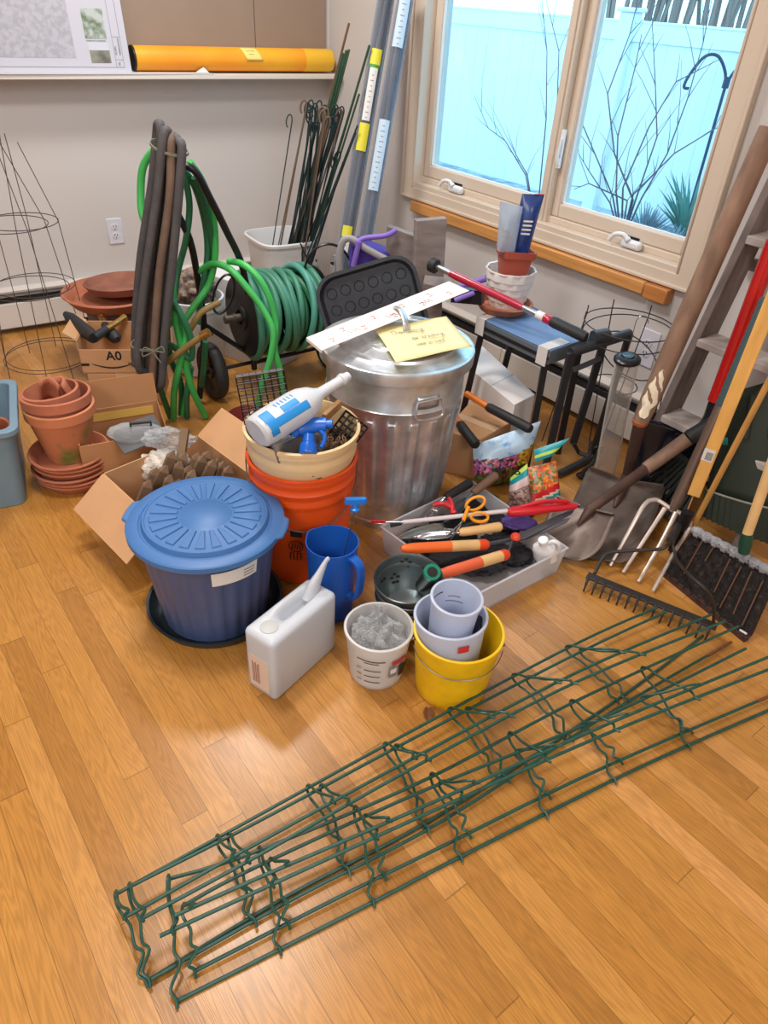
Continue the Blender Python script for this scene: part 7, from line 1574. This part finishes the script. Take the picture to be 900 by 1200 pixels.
# ------------------------------------------------------------------ garden outside
TWG = mat('bare_twig', (104, 92, 100), 0.8)
def shrub(label, base_, trunks, seed, thick=0.008):
    t = thing('bare_shrub', label, 'shrub', at(base_)); rnd = random.Random(seed); D1 = base_.y-0.15
    for path in trunks:
        w_ = [PD(u, v, D1+0.02*i) for i, (u, v) in enumerate(path)]; w_ = [base_]+w_; sp_ = []
        for a_, b_ in zip(w_, w_[1:]): sp_ += [a_.lerp(b_, i/4) for i in range(4)]
        sp_.append(w_[-1]); n_ = len(sp_); g = G(); g.tube(sp_, [thick*(1-0.75*i/n_) for i in range(n_)], n=6)
        for k in range(4, n_-1, 2):
            p_ = sp_[k]; d_ = (sp_[k]-sp_[k-1]).normalized(); s_ = Vector((rnd.choice((-1, 1))*rnd.uniform(.4, 1), rnd.uniform(-.4, .4), rnd.uniform(.2, .9))).normalized()
            l_ = rnd.uniform(0.10, 0.45); q1 = p_+(d_+s_*0.7).normalized()*l_*0.5; q2 = q1+(d_*0.8+s_*.8).normalized()*l_*0.5; g.tube([p_, q1, q2], [thick*0.38, thick*0.28, thick*0.12], n=5)
        g.build('branch', TWG, t)
    return t
bs = P(728, 285, GZ)
shrub('bare leafless shrub outside the right window pane', bs, [[(752, 232), (782, 180), (806, 115), (824, 50), (838, -20)], [(748, 225), (770, 160), (768, 100), (764, 20)], [(742, 235), (720, 180), (712, 110), (738, 40), (750, -10)],
    [(715, 238), (690, 200), (678, 180)], [(722, 225), (724, 160), (744, 80), (752, 40)], [(735, 235), (690, 215), (672, 222)], [(730, 220), (760, 150), (792, 96), (842, 70)], [(742, 228), (790, 180), (836, 152), (862, 140)], [(718, 230), (676, 130), (690, 60)]], 5)
bs = P(628, 270, GZ)
shrub('bare leafless shrub outside, branches reaching into the left window pane', bs, [[(616, 205), (592, 165), (572, 150), (556, 113)], [(618, 205), (604, 180), (597, 160)], [(640, 140), (641, 60), (634, -10)], [(652, 150), (655, 60), (640, 0)]], 9, 0.006)
SH = mat('dark_blue_steel', (40, 58, 84), 0.5)
hb2 = P(797, 285, GZ); htp = PD(852, 94, hb2.y+0.1)
t = thing('shepherd_hook', 'double shepherd hook pole standing outside the right window pane', 'hook', at(hb2))
seg(t, 'pole', SH, [hb2, htp], 0.011)
for sx_ in (-1, 1):
    xs = Vector((sx_*0.95, -0.2*sx_, 0)); g = G(); g.tube(spline([htp-UP*0.05, htp+UP*0.05+xs*0.03, htp+UP*0.14+xs*0.11, htp+UP*0.13+xs*0.20, htp+UP*0.02+xs*0.27, htp-UP*0.06+xs*0.29, htp-UP*0.07+xs*0.25]), 0.011, n=8); g.build('hook_arm', SH, t)
seg(t, 'collar', SH, [htp-UP*0.05, htp+UP*0.02], 0.024)
c_ = P(800, 292, GZ); t = thing('spiky_plant', 'spiky green-leaved plant below the shepherd hook outside', 'plant', at(c_)); rnd = random.Random(2); g = G()
for k in range(70):
    a_ = rnd.uniform(0, 6.28); l_ = rnd.uniform(.26, .52); o = Vector((math.cos(a_), math.sin(a_), 0)); p1 = c_+o*0.10+UP*l_*0.6; p2 = c_+o*rnd.uniform(.12, .30)+UP*l_; g.tube([c_+o*0.03, p1, p2], [0.013, 0.013, 0.001], n=4, flat=0.25)
g.build('leaves', mat('yucca_green', (84, 130, 118), 0.6, var=0.2), t)
for k, (u, v, r_, lb_) in enumerate(((752, 280, 0.26, 'low grey-green mound plant under the bare shrub outside'), (778, 300, 0.22, 'small mound plant nearest the right window pane outside'))):
    c_ = P(u, v, GZ); t = thing('mound_plant', lb_, 'plant', at(c_)); g = G(); rnd = random.Random(20+k)
    for j in range(140):
        a_ = rnd.uniform(0, 6.28); b_ = rnd.uniform(0.1, 1.5); o = Vector((math.cos(a_)*math.cos(b_), math.sin(a_)*math.cos(b_), math.sin(b_))); g.tube([c_+o*r_*0.2, c_+o*r_*rnd.uniform(.7, 1.1)], [0.007, 0.002], n=4)
    g.build('sprigs', mat('sage_sprigs', (132, 148, 158), 0.8, var=0.2) if k == 0 else bpy.data.materials['sage_sprigs'], t)
rnd = random.Random(77)
for k, u in enumerate((728, 760, 790, 842, 870)):
    c_ = PD(u, 20, 7.6); c_.z = GZ; t = thing('bare_tree', ['leftmost', 'second from the left', 'middle', 'second from the right', 'rightmost'][k]+' of the bare trees beyond the fence', 'tree', at(c_)); g = G()
    for j in range(9):
        x = rnd.uniform(-.35, .35); h_ = rnd.uniform(2.4, 3.6); g.tube([c_+Vector((0, 0, 0)), c_+Vector((x*.3, 0, 1.2)), c_+Vector((x, rnd.uniform(-.3, .3), h_))], [0.03, 0.022, 0.006], n=5)
    g.build('branches', mat('pale_bark', (150, 130, 120), 0.8) if k == 0 else bpy.data.materials['pale_bark'], t)
